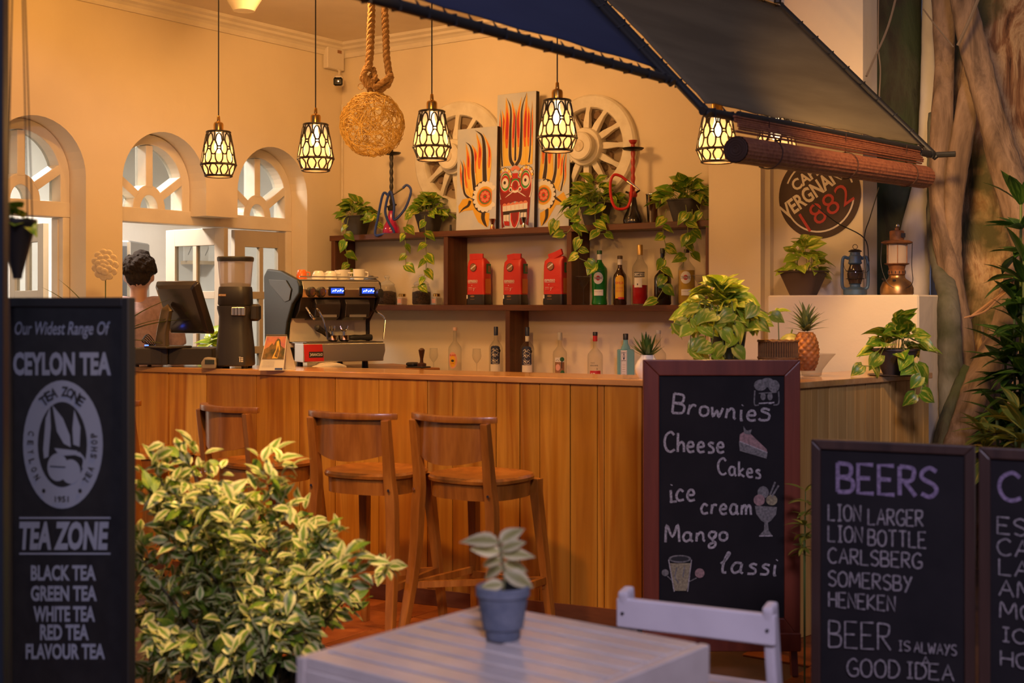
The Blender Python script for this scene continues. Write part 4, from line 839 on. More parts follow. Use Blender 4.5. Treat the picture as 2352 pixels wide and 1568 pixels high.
# ================================================================ leafy shrubs on the right
gr_long = leafmat('leaf_dracaena', (.030,.085,.012), (.10,.20,.03)); gr_yel = leafmat('leaf_croton', (.20,.24,.03), (.55,.42,.05))
lf_long = leaf_mesh('leaf', gr_long, 'lance', .3, .25, 5); lf_yel = leaf_mesh('leaf', gr_yel, 'lance', .3, .35, 5)
green_stem = M('green_stem', (.10,.14,.03), .6)
def spiky(name, label, cat, base, stems, me, nl, size, seed, droop=.3, stemr=.006):
    """stems: list of (px,py,D) tops; whorls of long leaves up each stem"""
    rnd = random.Random(seed); root = thing(name, label, cat, base)
    for px, py, D, low in stems:
        top = W(px, D, zof(py, D)); bot = Vector((base.x+(top.x-base.x)*.5, base.y+(top.y-base.y)*.5, .0)); P = smoothpath([bot, bot.lerp(top, .5)+Vector((0,0,.05)), top], 8)
        m = MB(); m.tube([p-base for p in P], stemr, 6); m.build('stem', green_stem, root, smooth=True)
        zl = zof(low, D); 
        for i in range(nl):
            t = (i+.5)/nl; z = zl+(top.z-zl)*t; p = min(P, key=lambda q: abs(q.z-z)); a = i*2.4+rnd.uniform(-.3,.3); el = -.1+1.1*t*t+rnd.uniform(-.25,.25)
            d = Vector((math.cos(a)*math.cos(el), math.sin(a)*math.cos(el), math.sin(el))); link('leaf', me, root, mtx=leaf_mtx(p-base, d, size*rnd.uniform(.7,1.15), rnd.uniform(-.3,.3)))
    return root
spiky('dracaena', 'tall green narrow-leaved plant in front of the tree at the right edge', 'plant', W(2335, 5.9), [(2345,470,5.9,680),(2330,690,5.8,960),(2352,600,5.7,900),(2308,800,5.9,1010),(2360,780,5.6,1010),(2300,960,5.9,1080)], lf_long, 42, .19, 5)
spiky('croton', 'low yellow-green leafy plant behind the coffee chalkboard', 'plant', W(2310, 5.2), [(2290,965,5.3,1040),(2335,940,5.2,1040),(2350,985,5.1,1060),(2262,1000,5.3,1060)], lf_yel, 16, .16, 6)
spiky('croton', 'small pale green plant in the gap between the dessert and beer chalkboards', 'plant', W(1848, 4.9), [(1850,1128,4.9,1180),(1848,1185,4.85,1230),(1846,1240,4.85,1270)], lf_yel, 14, .07, 7, stemr=.002)
m = MB(); m.tube([(x_.x,x_.y,x_.z) for x_ in smoothpath([W(1868,6.5,zof(468,6.5)),W(1920,6.5,zof(510,6.5)),W(1985,6.55,zof(547,6.55)),W(1996,6.6,zof(600,6.6))], 6)], .003, 5); m.tube([(x_.x,x_.y,x_.z) for x_ in smoothpath([W(2019,6.6,zof(430,6.6)),W(1998,6.6,zof(500,6.6)),W(1985,6.55,zof(547,6.55)),W(1988,6.5,zof(640,6.5))], 6)], .003, 5)
tag(m.build('wire', black_pl), 'thin dark wire sagging over the round logo to the wall edge', 'wire')
# ================================================================ round painted logo
lc, D = A(1882,.15); zc = zof(449, D)
lg = thing('round_wall_logo', 'large round dark logo painted on the wall, with white lettering and red 1882', 'logo', (lc, -.151, zc))
rr_ = 92/FPX*D/.93
m = MB(); m.lathe([(1e-4,-.004),(rr_,-.004),(rr_,0)], 64, Matrix(((1,0,0,0),(0,0,1,0),(0,1,0,0),(0,0,0,1)))); lo_ = m.build('disc', M('logo_dark', (.075,.042,.028), .7, col2=(.055,.03,.02), scale=10), lg)
g = Draw(); q = rr_
def arcband(r0, r1, a0, a1, mi):
    n = 20; g.raw([(r*math.cos(math.radians(a0+(a1-a0)*i/n)), r*math.sin(math.radians(a0+(a1-a0)*i/n))) for i in range(n+1) for r in (r0, r1)], [(2*i,2*i+1,2*i+3,2*i+2) for i in range(n)], mi)
arcband(q*.82, q*.86, 208, 352, 0); arcband(q*.82, q*.86, 18, 158, 0)
ro = math.radians(33)
g.text('VERGNANO', -q*.98, q*.98, -q*.02, q*.36, 0, .03, 0, ro, (0,.0)); g.text('CAFFE', -q*.42, q*.52, q*.40, q*.68, 0, .03, 0, ro, (0,0)); g.text('1882', -q*.66, q*.66, -q*.58, -q*.08, 1, -.005, 0, ro, (0,0))
g.build('logo_lettering', lambda u, v, d: (u, -.0045-d, v), [M('logo_white', (.75,.66,.52), .7), M('logo_red', (.50,.045,.03), .6)], lo_, .0003)
# ================================================================ variegated bush
lm = leafmat('leaf_variegated', (.16,.27,.03), (.66,.64,.28), 'margin', .5); lme = [leaf_mesh('leaf', lm, 'oval', .35, .5*k, 4) for k in (.4, .8, 1.1)]
lm2 = leafmat('leaf_variegated_green', (.14,.27,.02), (.32,.40,.04), 'patch', .5); lme.append(leaf_mesh('leaf', lm2, 'oval', .3, .3, 4))
Bb = W(590, 3.75); bush = thing('variegated_bush', 'big cream and green variegated leafy bush in front, right of the tea sign', 'bush', Bb)
Bz = .52; stemm = M('bush_stem', (.06,.05,.02), .8)
m = MB(); m.lathe([(.13,0),(.16,.02),(.20,.34),(.215,.35),(.215,.375),(.20,.375),(.18,.33),(1e-4,.33)], 32, Matrix.Translation((.06,-.03,-.20+.2))); m.build('pot', M('bush_pot', (.03,.028,.028), .35), bush, smooth=True)
m = MB(); m.lathe([(.182,.333),(1e-4,.342)], 24, Matrix.Translation((.06,-.03,0))); m.build('soil', soil, bush)
tips = [(628,1062),(425,1045),(352,1055),(330,1110),(560,1130),(480,1110),(700,1205),(760,1215),(815,1290),(800,1380),(892,1296),(725,1350),(640,1400),(560,1290),(450,1240),(382,1190),(340,1330),(420,1400),(500,1450),(600,1480),(690,1450),(360,1470),(640,1250),(520,1200),(460,1340),(300,1240),(560,1380),(340,1540),(450,1520),(550,1560),(740,1290),(300,1400),(400,1130),(600,1180),(680,1290),(770,1330)]
rnd = random.Random(11); leaves = []
for ti, (px, py) in enumerate(tips):
    D = rnd.uniform(3.45, 4.15) if (px, py) not in ((892,1296),(628,1062)) else 3.7
    top = W(px, D, zof(py, D)); b0_ = Bb+Vector((.06+rnd.uniform(-.06,.06), -.03+rnd.uniform(-.06,.06), .33)); mid_ = b0_.lerp(top, .5)+Vector((rnd.uniform(-.05,.05), rnd.uniform(-.05,.05), .06))
    P = smoothpath([b0_, mid_, top], 12); m = MB(); m.tube([p-Bb for p in P], [.006-.004*i/(len(P)-1) for i in range(len(P))], 5); m.build('stem', stemm, bush, smooth=True)
    solo = (px, py) == (892,1296)
    nl = 12 if solo else 120
    for i in range(nl):
        t = (.93+.07*rnd.random()) if solo else 1-.72*rnd.random()**1.3; k = t*(len(P)-1); a_ = int(min(k, len(P)-2)); p = P[a_].lerp(P[a_+1], k-a_); ax_ = (P[min(a_+1,len(P)-1)]-P[a_]).normalized()
        rd = Vector((rnd.gauss(0,1), rnd.gauss(0,1), rnd.gauss(0,1))).normalized(); d = (rd+ax_*.8+Vector((0,0,-.15))).normalized()
        off = Vector((rnd.gauss(0,1), rnd.gauss(0,1), rnd.gauss(0,1)))*(.004 if solo else .026)
        leaves.append((p+off-Bb, d, rnd.uniform(.038,.066), rnd.uniform(-.8,.8), rnd.choice([0,0,1,1,2,2,3]) if not solo else 0))
leaves.sort(key=lambda l: ((l[0]+Bb-CAM).dot(FW))-.6*rnd.random())
rest = MB(); rest.uv = []
for i, (p, d, s_, ro_, k) in enumerate(leaves):
    if i < 300: link('leaf', lme[k], bush, mtx=leaf_mtx(p, d, s_, ro_, 1, .6))
    else:
        T = leaf_mtx(p, d, s_, ro_, 1, .6); me = lme[k]; o = len(rest.v); rest.v += [tuple(T @ v.co) for v in me.vertices]; rest.uv += [((j % 5)/4, (j//5)/4) for j in range(len(me.vertices))]
        rest.f += [tuple(j+o for j in f.vertices) for f in me.polygons]; rest.m += [1 if k == 3 else 0]*len(me.polygons)
me = bpy.data.meshes.new('foliage'); me.from_pydata(rest.v, [], rest.f); me.materials.append(lm); me.materials.append(lm2); me.polygons.foreach_set('material_index', rest.m); uvl = me.uv_layers.new(name='UVMap')
for li, lp in enumerate(me.loops): uvl.data[li].uv = rest.uv[lp.vertex_index]
for f in me.polygons: f.use_smooth = True
tag(link('foliage', me, bush), kind='stuff')
# ================================================================ left edge post with hanging pot
po = W(-6, 2.62); m = MB(); m.box(-.018,.018,-.018,.018,0,3.0, c=.003); tag(m.build('post', M('post_dark', (.012,.018,.028), .4), loc=po, rz=YAW), 'dark blue-black upright post cut by the left picture edge', 'post')
# ================================================================ potted pothos
lp = leafmat('leaf_pothos', (.14,.30,.02), (.66,.64,.09), 'patch', .3); lpm = [leaf_mesh('leaf', lp, 'heart', .3, dr, 5) for dr in (.15,.35,.6)]
lpl = leafmat('leaf_pothos_lime', (.28,.42,.03), (.74,.70,.13), 'patch', .35); lplm = [leaf_mesh('leaf', lpl, 'heart', .3, dr, 5) for dr in (.15,.35,.6)]
pot_gr = M('pot_grey', (.05,.042,.036), .5, bump=.05); vine_m = M('vine_green', (.22,.26,.06), .5)
def square_pot(rt, rb, h, par, mat_=None, depth=1.0):
    m = MB(); e = 5
    ringloft(m, [(superell(rb, rb*depth, 32, e), .006),(superell(rb*1.02, rb*1.02*depth, 32, e), .0),(superell(rt*.94, rt*.94*depth, 32, e), h*.93),(superell(rt, rt*depth, 32, e), h*.935),(superell(rt*1.02, rt*1.02*depth, 32, e), h),(superell(rt*.93, rt*.93*depth, 32, e), h),(superell(rt*.88, rt*.88*depth, 32, e), h*.9)], True); m.build('pot', mat_ or pot_gr, par, smooth=True)
def pothos(label, loc, rt, rb, h, n, spread, high, size, vines, seed, meshes=None, mat_=None, depth=.8, rz=0, round_=False, name='potted_pothos', group='potted trailing vines', lean=(0,0), pot=True, droopmix=.5):
    wall = name == 'potted_pothos' and Vector(loc).z > 1.6
    rnd = random.Random(seed); meshes = meshes or lpm; root = thing(name, label, 'potted plant', loc, 0, group); loc = Vector(loc)
    if pot:
        if round_:
            m = MB(); m.lathe([(rb*.9,0),(rb,.01),(rt,h*.93),(rt*1.06,h*.935),(rt*1.06,h),(rt*.95,h),(rt*.9,h*.88),(1e-4,h*.88)], 32); m.build('pot', mat_ or pot_gr, root, smooth=True)
        else: square_pot(rt, rb, h, root, mat_, depth)
    for i in range(n):
        a = rnd.uniform(0, 2*PI); t = rnd.random()**.6; r = spread*t; z = h+high*(1-t*t)*rnd.uniform(.55,1.1)-.02*t
        p = Vector((r*math.cos(a)+lean[0], r*math.sin(a)*depth+lean[1], z)); el = .95*(1-t)-.35*t*rnd.random()*2*droopmix+rnd.uniform(-.3,.2)
        d = Vector((math.cos(a)*math.cos(el), math.sin(a)*math.cos(el), math.sin(el))); s_ = size*rnd.uniform(.7,1.2)
        if wall and loc.y+p.y > -.09: p.y = -.09-loc.y+.02*rnd.random(); d.y = -abs(d.y)*.6-.1; d.normalize()
        base = p-d*s_*.3; st0_ = Vector((rt*.4*math.cos(a), rt*.4*math.sin(a)*depth, h*.9))
        if i % 2 == 0: m = MB(); m.tube(smoothpath([st0_, (st0_+base)/2+Vector((0,0,high*.18)), base], 4), .0016, 4); m.build('stem', vine_m, root)
        link('leaf', meshes[rnd.randrange(3)], root, mtx=leaf_mtx(base, d, s_, rnd.uniform(-.8,.8), 1, .35))
    for pts in vines:
        P = smoothpath([Vector((rt*.3, 0, h*.95))*0+p for p in [W(a, D, zof(b, D))-loc for a, b, D in pts]], 5); m = MB(); m.tube(P, .0022, 5); m.build('vine', vine_m, root, smooth=True)
        L_ = 0; nxt = .03; side = 1
        for i in range(1, len(P)):
            L_ += (P[i]-P[i-1]).length
            if L_ > nxt:
                nxt += rnd.uniform(.045,.085); side = -side; hx = RX*side*rnd.uniform(.5,1)-FW*rnd.uniform(0,.5); d = (hx+Vector((0,0,rnd.uniform(-.9,-.1)))).normalized()
                link('leaf', meshes[rnd.randrange(3)], root, mtx=leaf_mtx(P[i], d, size*rnd.uniform(.75,1.1), rnd.uniform(-.3,.3), 1, .9))
    return root
def shelfpt(px, b, z): x, D = A(px, b); return Vector((x, -b, z)), D
P1, D1 = shelfpt(820,.130,TOP); f1 = D1-.15
pothos('trailing pothos in a dark pot at the left end of the top shelf', P1, .095,.056,.135, 52, .16,.14,.076, [[(800,500,f1),(793,545,f1),(797,590,f1),(805,628,f1)],[(845,485,f1),(860,500,f1),(866,520,f1)]], 21)
P2, D2 = shelfpt(986,.130,TOP); f2 = D2-.15
pothos('trailing pothos in a dark pot between the blue hookah and the painted mask', P2, .095,.056,.135, 52, .16,.14,.076, [[(975,495,f2),(978,560,f2),(978,620,f2),(965,655,f2),(946,660,f2)],[(948,480,f2),(930,530,f2),(932,570,f2),(932,608,f2)]], 22)
P3, D3 = shelfpt(1368,.130,TOP); f3 = D3-.15
pothos('trailing pothos with long loops, in front of the right cart wheel', P3, .095,.058,.135, 72, .20,.16,.080, [[(1345,470,f3),(1300,485,f3),(1270,520,f3),(1300,535,f3),(1320,510,f3)],[(1335,480,f3),(1328,530,f3),(1335,560,f3),(1328,590,f3),(1365,605,f3)],[(1365,465,f3),(1368,510,f3),(1375,535,f3),(1395,535,f3)],[(1390,460,f3),(1383,490,f3),(1385,515,f3)]], 23)
P4, D4 = shelfpt(1572,.130,TOP); f4 = D4-.15
pothos('trailing pothos at the right end of the top shelf', P4, .095,.056,.130, 60, .19,.14,.078, [[(1530,480,f4),(1523,530,f4),(1530,575,f4),(1520,610,f4),(1528,650,f4),(1508,690,f4)],[(1575,470,f4),(1580,520,f4),(1575,570,f4),(1568,615,f4)],[(1600,470,f4),(1622,510,f4),(1635,528,f4)],[(1590,480,f4),(1592,540,f4),(1590,590,f4)]], 24)
lx, lD = A(1845,.33)
pothos('lime pothos in a brown pot on the white ledge, under the round logo', Vector((lx,-.33,1.48)), .120,.062,.130, 40, .13,.18,.076, [], 25, lplm, M('pot_brown', (.09,.055,.038), .5))
q5 = W(2055, 6.12, HT)
rp = pothos('pothos in a round grey-brown pot on the right end of the bar', q5, .105,.055,.125, 46, .15,.15,.092, [[(2095,820,5.98),(2105,850,5.92),(2103,890,5.88),(2100,925,5.86)],[(2075,800,5.98),(2105,840,5.9),(2118,880,5.86),(2110,915,5.86)],[(2030,800,6.0),(2010,835,6.0),(1985,840,6.0),(1968,832,6.0)]], 26, None, M('pot_taupe', (.085,.06,.055), .5), 1, 0, True, lean=(.02,0))
m = MB(); m.lathe([(.11,0),(.125,.004),(.12,.006),(1e-4,.004)], 32); pl_ = m.build('saucer', M('pot_taupe', (.085,.06,.055), .5), rp)
# large lime pothos on the bar behind the dessert board
q6 = W(1672, 5.85, HT)
pothos('big lime pothos in a tall dark green vase on the bar, above the dessert chalkboard', q6, .085,.055,.245, 175, .20,.20,.080, [[(1590,720,5.62),(1570,745,5.62),(1548,742,5.62)],[(1620,700,5.60),(1605,760,5.6),(1600,815,5.62)],[(1650,700,5.58),(1640,760,5.58),(1630,820,5.6)],[(1610,690,5.62),(1590,740,5.6),(1585,800,5.6)],[(1680,690,5.58),(1690,760,5.58),(1685,822,5.6)],[(1720,690,5.66),(1755,715,5.66),(1772,722,5.66)],[(1665,700,5.58),(1660,770,5.58),(1665,822,5.6)],[(1635,700,5.6),(1620,780,5.6),(1640,822,5.6)]], 27, lplm, M('vase_green', (.012,.045,.040), .35), 1, 0, True, name='potted_pothos', group=None, lean=(-.03,-.02), droopmix=1.0)
# room behind: plant behind the open door
pothos('bright green plant beyond the open door, right of the till screen', W(484, 8.15, 1.02), .05,.04,.12, 14, .08,.12,.10, [], 28, lplm, None, 1, 0, True, group=None)
m = MB(); m.box(-.35,.35,-.2,.2,.98,1.02); m.box(-.33,-.29,-.18,.18,0,.98); m.box(.29,.33,-.18,.18,0,.98); tag(m.build('side_table', paint_w, loc=W(484, 8.15), rz=YAW), 'pale side table beyond the open door, holding the bright green plant', 'table')
# left hanging pot
hp = W(40, 3.3, zof(640, 3.3)); hpr = pothos('dark conical pot with a small plant hanging at the left edge, beside the post', hp, .045,.012,.15, 9, .04,.05,.05, [], 29, None, M('pot_black', (.016,.014,.014), .4), 1, 0, True, name='hanging_pot', group=None)
m = MB(); m.tube([(.043,0,.148),(.0,0,1.3)], .002, 4); m.tube([(-.043,0,.148),(.0,0,1.3)], .002, 4); m.tube([(0,.043,.148),(.0,0,1.3)], .002, 4); m.build('hanger', dark_met, hpr)
# ================================================================ rope ball lamp
rc = W(855, 6.85, zof(286, 6.85)); R0 = 74/FPX*6.85
rb_ = thing('rope_ball', 'woven coconut-rope ball hung on two thick knotted ropes', 'lampshade', rc)
wick = M('wicker', (.46,.27,.05), .7, col2=(.64,.42,.11), scale=40); rope_m = M('rope', (.27,.14,.045), .9, col2=(.38,.22,.08), scale=60, bump=.6, bscale=120)
rnd = random.Random(5); m = MB()
for i in range(430):
    a = Vector((rnd.gauss(0,1), rnd.gauss(0,1), rnd.gauss(0,1))).normalized(); b = a.orthogonal().normalized(); b = (Matrix.Rotation(rnd.uniform(0,2*PI), 3, a) @ b); rr = R0*rnd.uniform(.94,1.01); Lg = rnd.uniform(.5,1.4)
    pts = []
    for k in range(6):
        t = Lg*(k/5-.5); pts.append((a*math.cos(t)+b*math.sin(t))*rr*(1+.02*math.sin(k*2.1+i)))
    m.tube(pts, .0021, 3)
tag(m.build('wicker_strand', wick, rb_), kind='stuff')
def rope(pts, r, name='rope'):
    P = smoothpath(pts, 8); m = MB()
    L_ = [0]
    for i in range(1, len(P)): L_.append(L_[-1]+(P[i]-P[i-1]).length)
    for s in range(3):
        Q = []
        for i, p in enumerate(P):
            t = (P[min(i+1,len(P)-1)]-P[max(i-1,0)]).normalized(); a = t.cross(Vector((.3,1,.1))).normalized(); b = t.cross(a); ph = 2*PI*s/3+L_[i]*75
            Q.append(p+(a*math.cos(ph)+b*math.sin(ph))*r*.5)
        m.tube(Q, r*.58, 7)
    return m.build(name, rope_m, rb_, smooth=True)
def rl(px, py, dd=0): return W(px, 6.85+dd, zof(py, 6.85+dd))-rc
dn = lambda pts: [rl(*pts[i]).lerp(rl(*pts[i+1]), k/3) for i in range(len(pts)-1) for k in range(3)]+[rl(*pts[-1])]
rope(dn([(853,-190),(853,30),(850,120),(846,160)]), .021); rope(dn([(878,-190),(884,30),(888,130),(893,165),(898,180)]), .019)
rope(dn([(846,150),(836,170,-.03),(848,195,-.03),(862,180,-.02),(858,160,.02),(840,155,.03),(832,180,0),(845,200,0)]), .015); rope(dn([(900,170,-.02),(884,185,-.03),(862,200,-.03),(845,185,-.02),(856,172,.02),(868,190,.02),(866,212,0)]), .015); rope(dn([(898,178),(890,195,.02),(876,205,.02),(870,214)]), .017); rope(dn([(845,195),(852,212),(850,222)]), .016)
m = MB(); c_ = rl(829,199); m.tube([c_+RX*.016*math.cos(a)+Vector((0,0,.016*math.sin(a))) for a in (2*PI*i/20 for i in range(20))], .0016, 5, closed=True); m.build('ring', brass, rb_)
# ================================================================ hookahs
def hookah(label, px, top, glass, stemm_, hosem, plate_y, hose, cup=None):
    p, D = shelfpt(px,.11,TOP); k = D/FPX; t = thing('hookah', label, 'hookah', p); H = zof(top, D)-TOP; zp = zof(plate_y, D)-TOP
    m = MB(); m.lathe([(.045,0),(.058,.006),(.060,.025),(.054,.05),(.036,.085),(.026,.12),(.020,.15),(.019,.165)], 28); m.build('vase', glass, t, smooth=True)
    pr = [(.021,.16),(.026,.17),(.026,.19),(.014,.20)]; z = .20; i = 0
    while z < zp-.03: pr += [(.010,z),(.014,z+.018),(.014,z+.03),(.010,z+.045)]; z += .05
    m = MB(); m.lathe(pr+[(.009,zp),(.009,zp+.01)], 16); m.build('stem', stemm_, t, smooth=True)
    m = MB(); m.lathe([(.009,zp-.006),(.055,zp+.002),(.066,zp+.012),(.064,zp+.014),(.05,zp+.006),(.009,zp+.004)], 28); m.build('ash_plate', dark_met, t, smooth=True)
    m = MB(); m.lathe([(.009,zp+.008),(.014,zp+.02),(.012,zp+.035),(.024,zp+.05),(.026,max(H,zp+.06)),(.02,max(H,zp+.06))], 18); m.build('bowl', cup or stemm_, t, smooth=True)
    m = MB(); m.tube(smoothpath([(a, b, c) for a, b, c in [tuple(W(x, D-.07-dd, zof(y, D-.07))-p) for x, y, dd in hose]], 6), .0085, 8); ho = m.build('hose', hosem, t, smooth=True)
    m = MB(); x, y, dd = hose[-1]; e_ = W(x, D-.07-dd, zof(y, D-.07))-p; x, y, dd = hose[-2]; f_ = W(x, D-.07-dd, zof(y, D-.07))-p; m.tube([e_, e_+(e_-f_).normalized()*.05, e_+(e_-f_).normalized()*.09], [.009,.007,.005], 8); m.build('mouthpiece', chrome, ho, smooth=True)
    m = MB(); m.tube([(.018,0,.185),(.05,-.01,.20)], .006, 8); m.tube([(-.018,0,.185),(-.045,-.01,.195)], .006, 8); m.build('port', dark_met, t, smooth=True)
    return t
pink = M('pink_glass', (.62,.02,.16), .15, coat=.6, col2=(.42,.01,.08), scale=6); blueh = M('blue_hose', (.02,.055,.28), .5)
hookah('tall hookah with black stem, pink glass base and blue hose', 899, 352, pink, M('stem_dark', (.035,.028,.022), .4), blueh, 355, [(893,450,0),(880,445,0),(868,500,0),(862,538,0),(880,538,0.02),(905,535,0.02),(890,505,.01),(885,480,.01),(896,440,.02),(905,470,.03),(905,505,.03),(930,480,.02),(944,440,.01),(935,425,0),(925,432,0)])
redm = M('hookah_red', (.42,.03,.02), .35, coat=.4)
hookah('hookah with red wooden stem, black base and looped red hose', 1454, 325, M('hookah_black', (.018,.013,.012), .2, coat=.6), redm, M('red_hose', (.55,.015,.012), .5), 345, [(1451,425,0),(1448,460,.01),(1438,478,.01),(1415,478,.01),(1404,455,0),(1402,420,0),(1410,402,0),(1425,404,0),(1440,415,0)])
# ================================================================ shaker, jiggers
p, D = shelfpt(1500,.08,TOP); t = thing('cocktail_shaker', 'tall shiny chrome cocktail tin on the top shelf, left of the end pothos', 'shaker', p)
m = MB(); m.lathe([(.030,0),(.033,.004),(.043,.17),(.045,.172),(.045,.176),(.040,.172)], 28); m.build('tin', chrome, t, smooth=True); m = MB(); m.lathe([(.0305,.02),(.0312,.02),(.0322,.026),(.0315,.026)], 28); m.build('band', chrome, t)
copper = M('copper', (.75,.36,.20), .2, 1)
for px, mt_, lab in ((1131,copper,'copper double-ended jigger at the foot of the mask painting, left'),(1203,chrome,'steel double-ended jigger at the foot of the mask painting, right')):
    p, D = shelfpt(px,.19,TOP); t = thing('jigger', lab, 'jigger', p, 0, 'jiggers on the top shelf'); m = MB(); m.lathe([(.017,0),(.017,.002),(.008,.030)], 20); m.build('small_cup', mt_, t, smooth=True); m = MB(); m.lathe([(.008,.030),(.021,.066),(.019,.066),(.006,.034)], 20); m.build('large_cup', mt_, t, smooth=True)
p, D = shelfpt(1035,.12,TOP); m = MB(); m.lathe([(.007,0),(.008,.003),(.006,.045),(1e-4,.048)], 12); tag(m.build('stopper', black_pl, loc=p), 'small black peg standing on the top shelf, left of the mask paintings', 'stopper')
# ================================================================ mask paintings
pm = [M('paint_bg', (.60,.60,.62), .7, col2=(.50,.54,.62), scale=6), M('paint_yellow', (.72,.40,.03), .6), M('paint_orange', (.72,.14,.02), .6), M('paint_red', (.50,.02,.015), .6), M('paint_black', (.035,.02,.012), .6), M('paint_white', (.76,.72,.64), .6), M('paint_green', (.05,.24,.04), .6), M('paint_darkred', (.26,.015,.012), .6), M('paint_salmon', (.70,.22,.12), .6), M('paint_amber', (.80,.52,.08), .6)]
BGm, YE, OR, RE, BK, WH, GRN, DR, SA, AM = range(10)
def canvas(label, px0, px1, b, topy, paint, name='canvas_painting'):
    x0, D0_ = A(px0, b); x1, _ = A(px1, b); zt_ = zof(topy, D0_); H = zt_-TOP; wd = x1-x0
    t = thing(name, label, 'painting', (x0, -b, TOP), 0, 'painted mask canvases'); t.rotation_euler.x = -.03
    m = MB(); m.box(0, wd, 0, .030, .001, H, c=.002); cv = m.build('canvas', pm[0], t)
    m = MB(); m.box(wd-.002, wd+.003, .002, .032, .002, H-.002); m.build('canvas_edge', M('canvas_edge', (.03,.02,.015), .8), t)
    g = Draw(); paint(g); return t, cv, g, wd, H
def flame(g, pts, wbase, layers):
    """pts spine from base to tip"""
    for wf, mi, t0, t1 in layers:
        P = [p.to_2d() for p in smoothpath([(a, b, 0) for a, b in pts], 8)]; n = len(P)
        Q = P[int(t0*(n-1)):max(int(t0*(n-1))+2, int(t1*(n-1))+1)]; vs = []
        N = len(Q)
        for i, p in enumerate(Q):
            gi = int(t0*(n-1))+i; tt = gi/(n-1); d = (Q[min(i+1,N-1)]-Q[max(i-1,0)]).normalized(); q = Vector((-d.y, d.x)); ww = wbase*wf*.5*(1-tt**2.2)+.3
            if t0 > 0: ww *= max(.1, math.sin(PI*i/(N-1)))**.5
            vs += [tuple(p+q*ww), tuple(p-q*ww)]
        g.raw(vs, [(2*i,2*i+1,2*i+3,2*i+2) for i in range(N-1)], mi)
def flower(g, cx, cy, r, clip=None, half=None):
    for k in range(16):
        a = 2*PI*k/16; g.ell(cx+r*.74*math.cos(a), cy+r*.74*math.sin(a), r*.30, r*.16, WH, 12, rot=a)
    g.ell(cx, cy, r*.72, r*.74, YE); g.ell(cx, cy, r*.60, r*.62, OR); g.ell(cx, cy, r*.50, r*.52, GRN)
    g.ell(cx, cy, r*.40, r*.42, RE)
    for k in range(8): a = 2*PI*k/8; g.ell(cx+r*.25*math.cos(a), cy+r*.25*math.sin(a), r*.12, r*.11, SA, 10)
    g.ell(cx, cy, r*.09, r*.09, GRN)
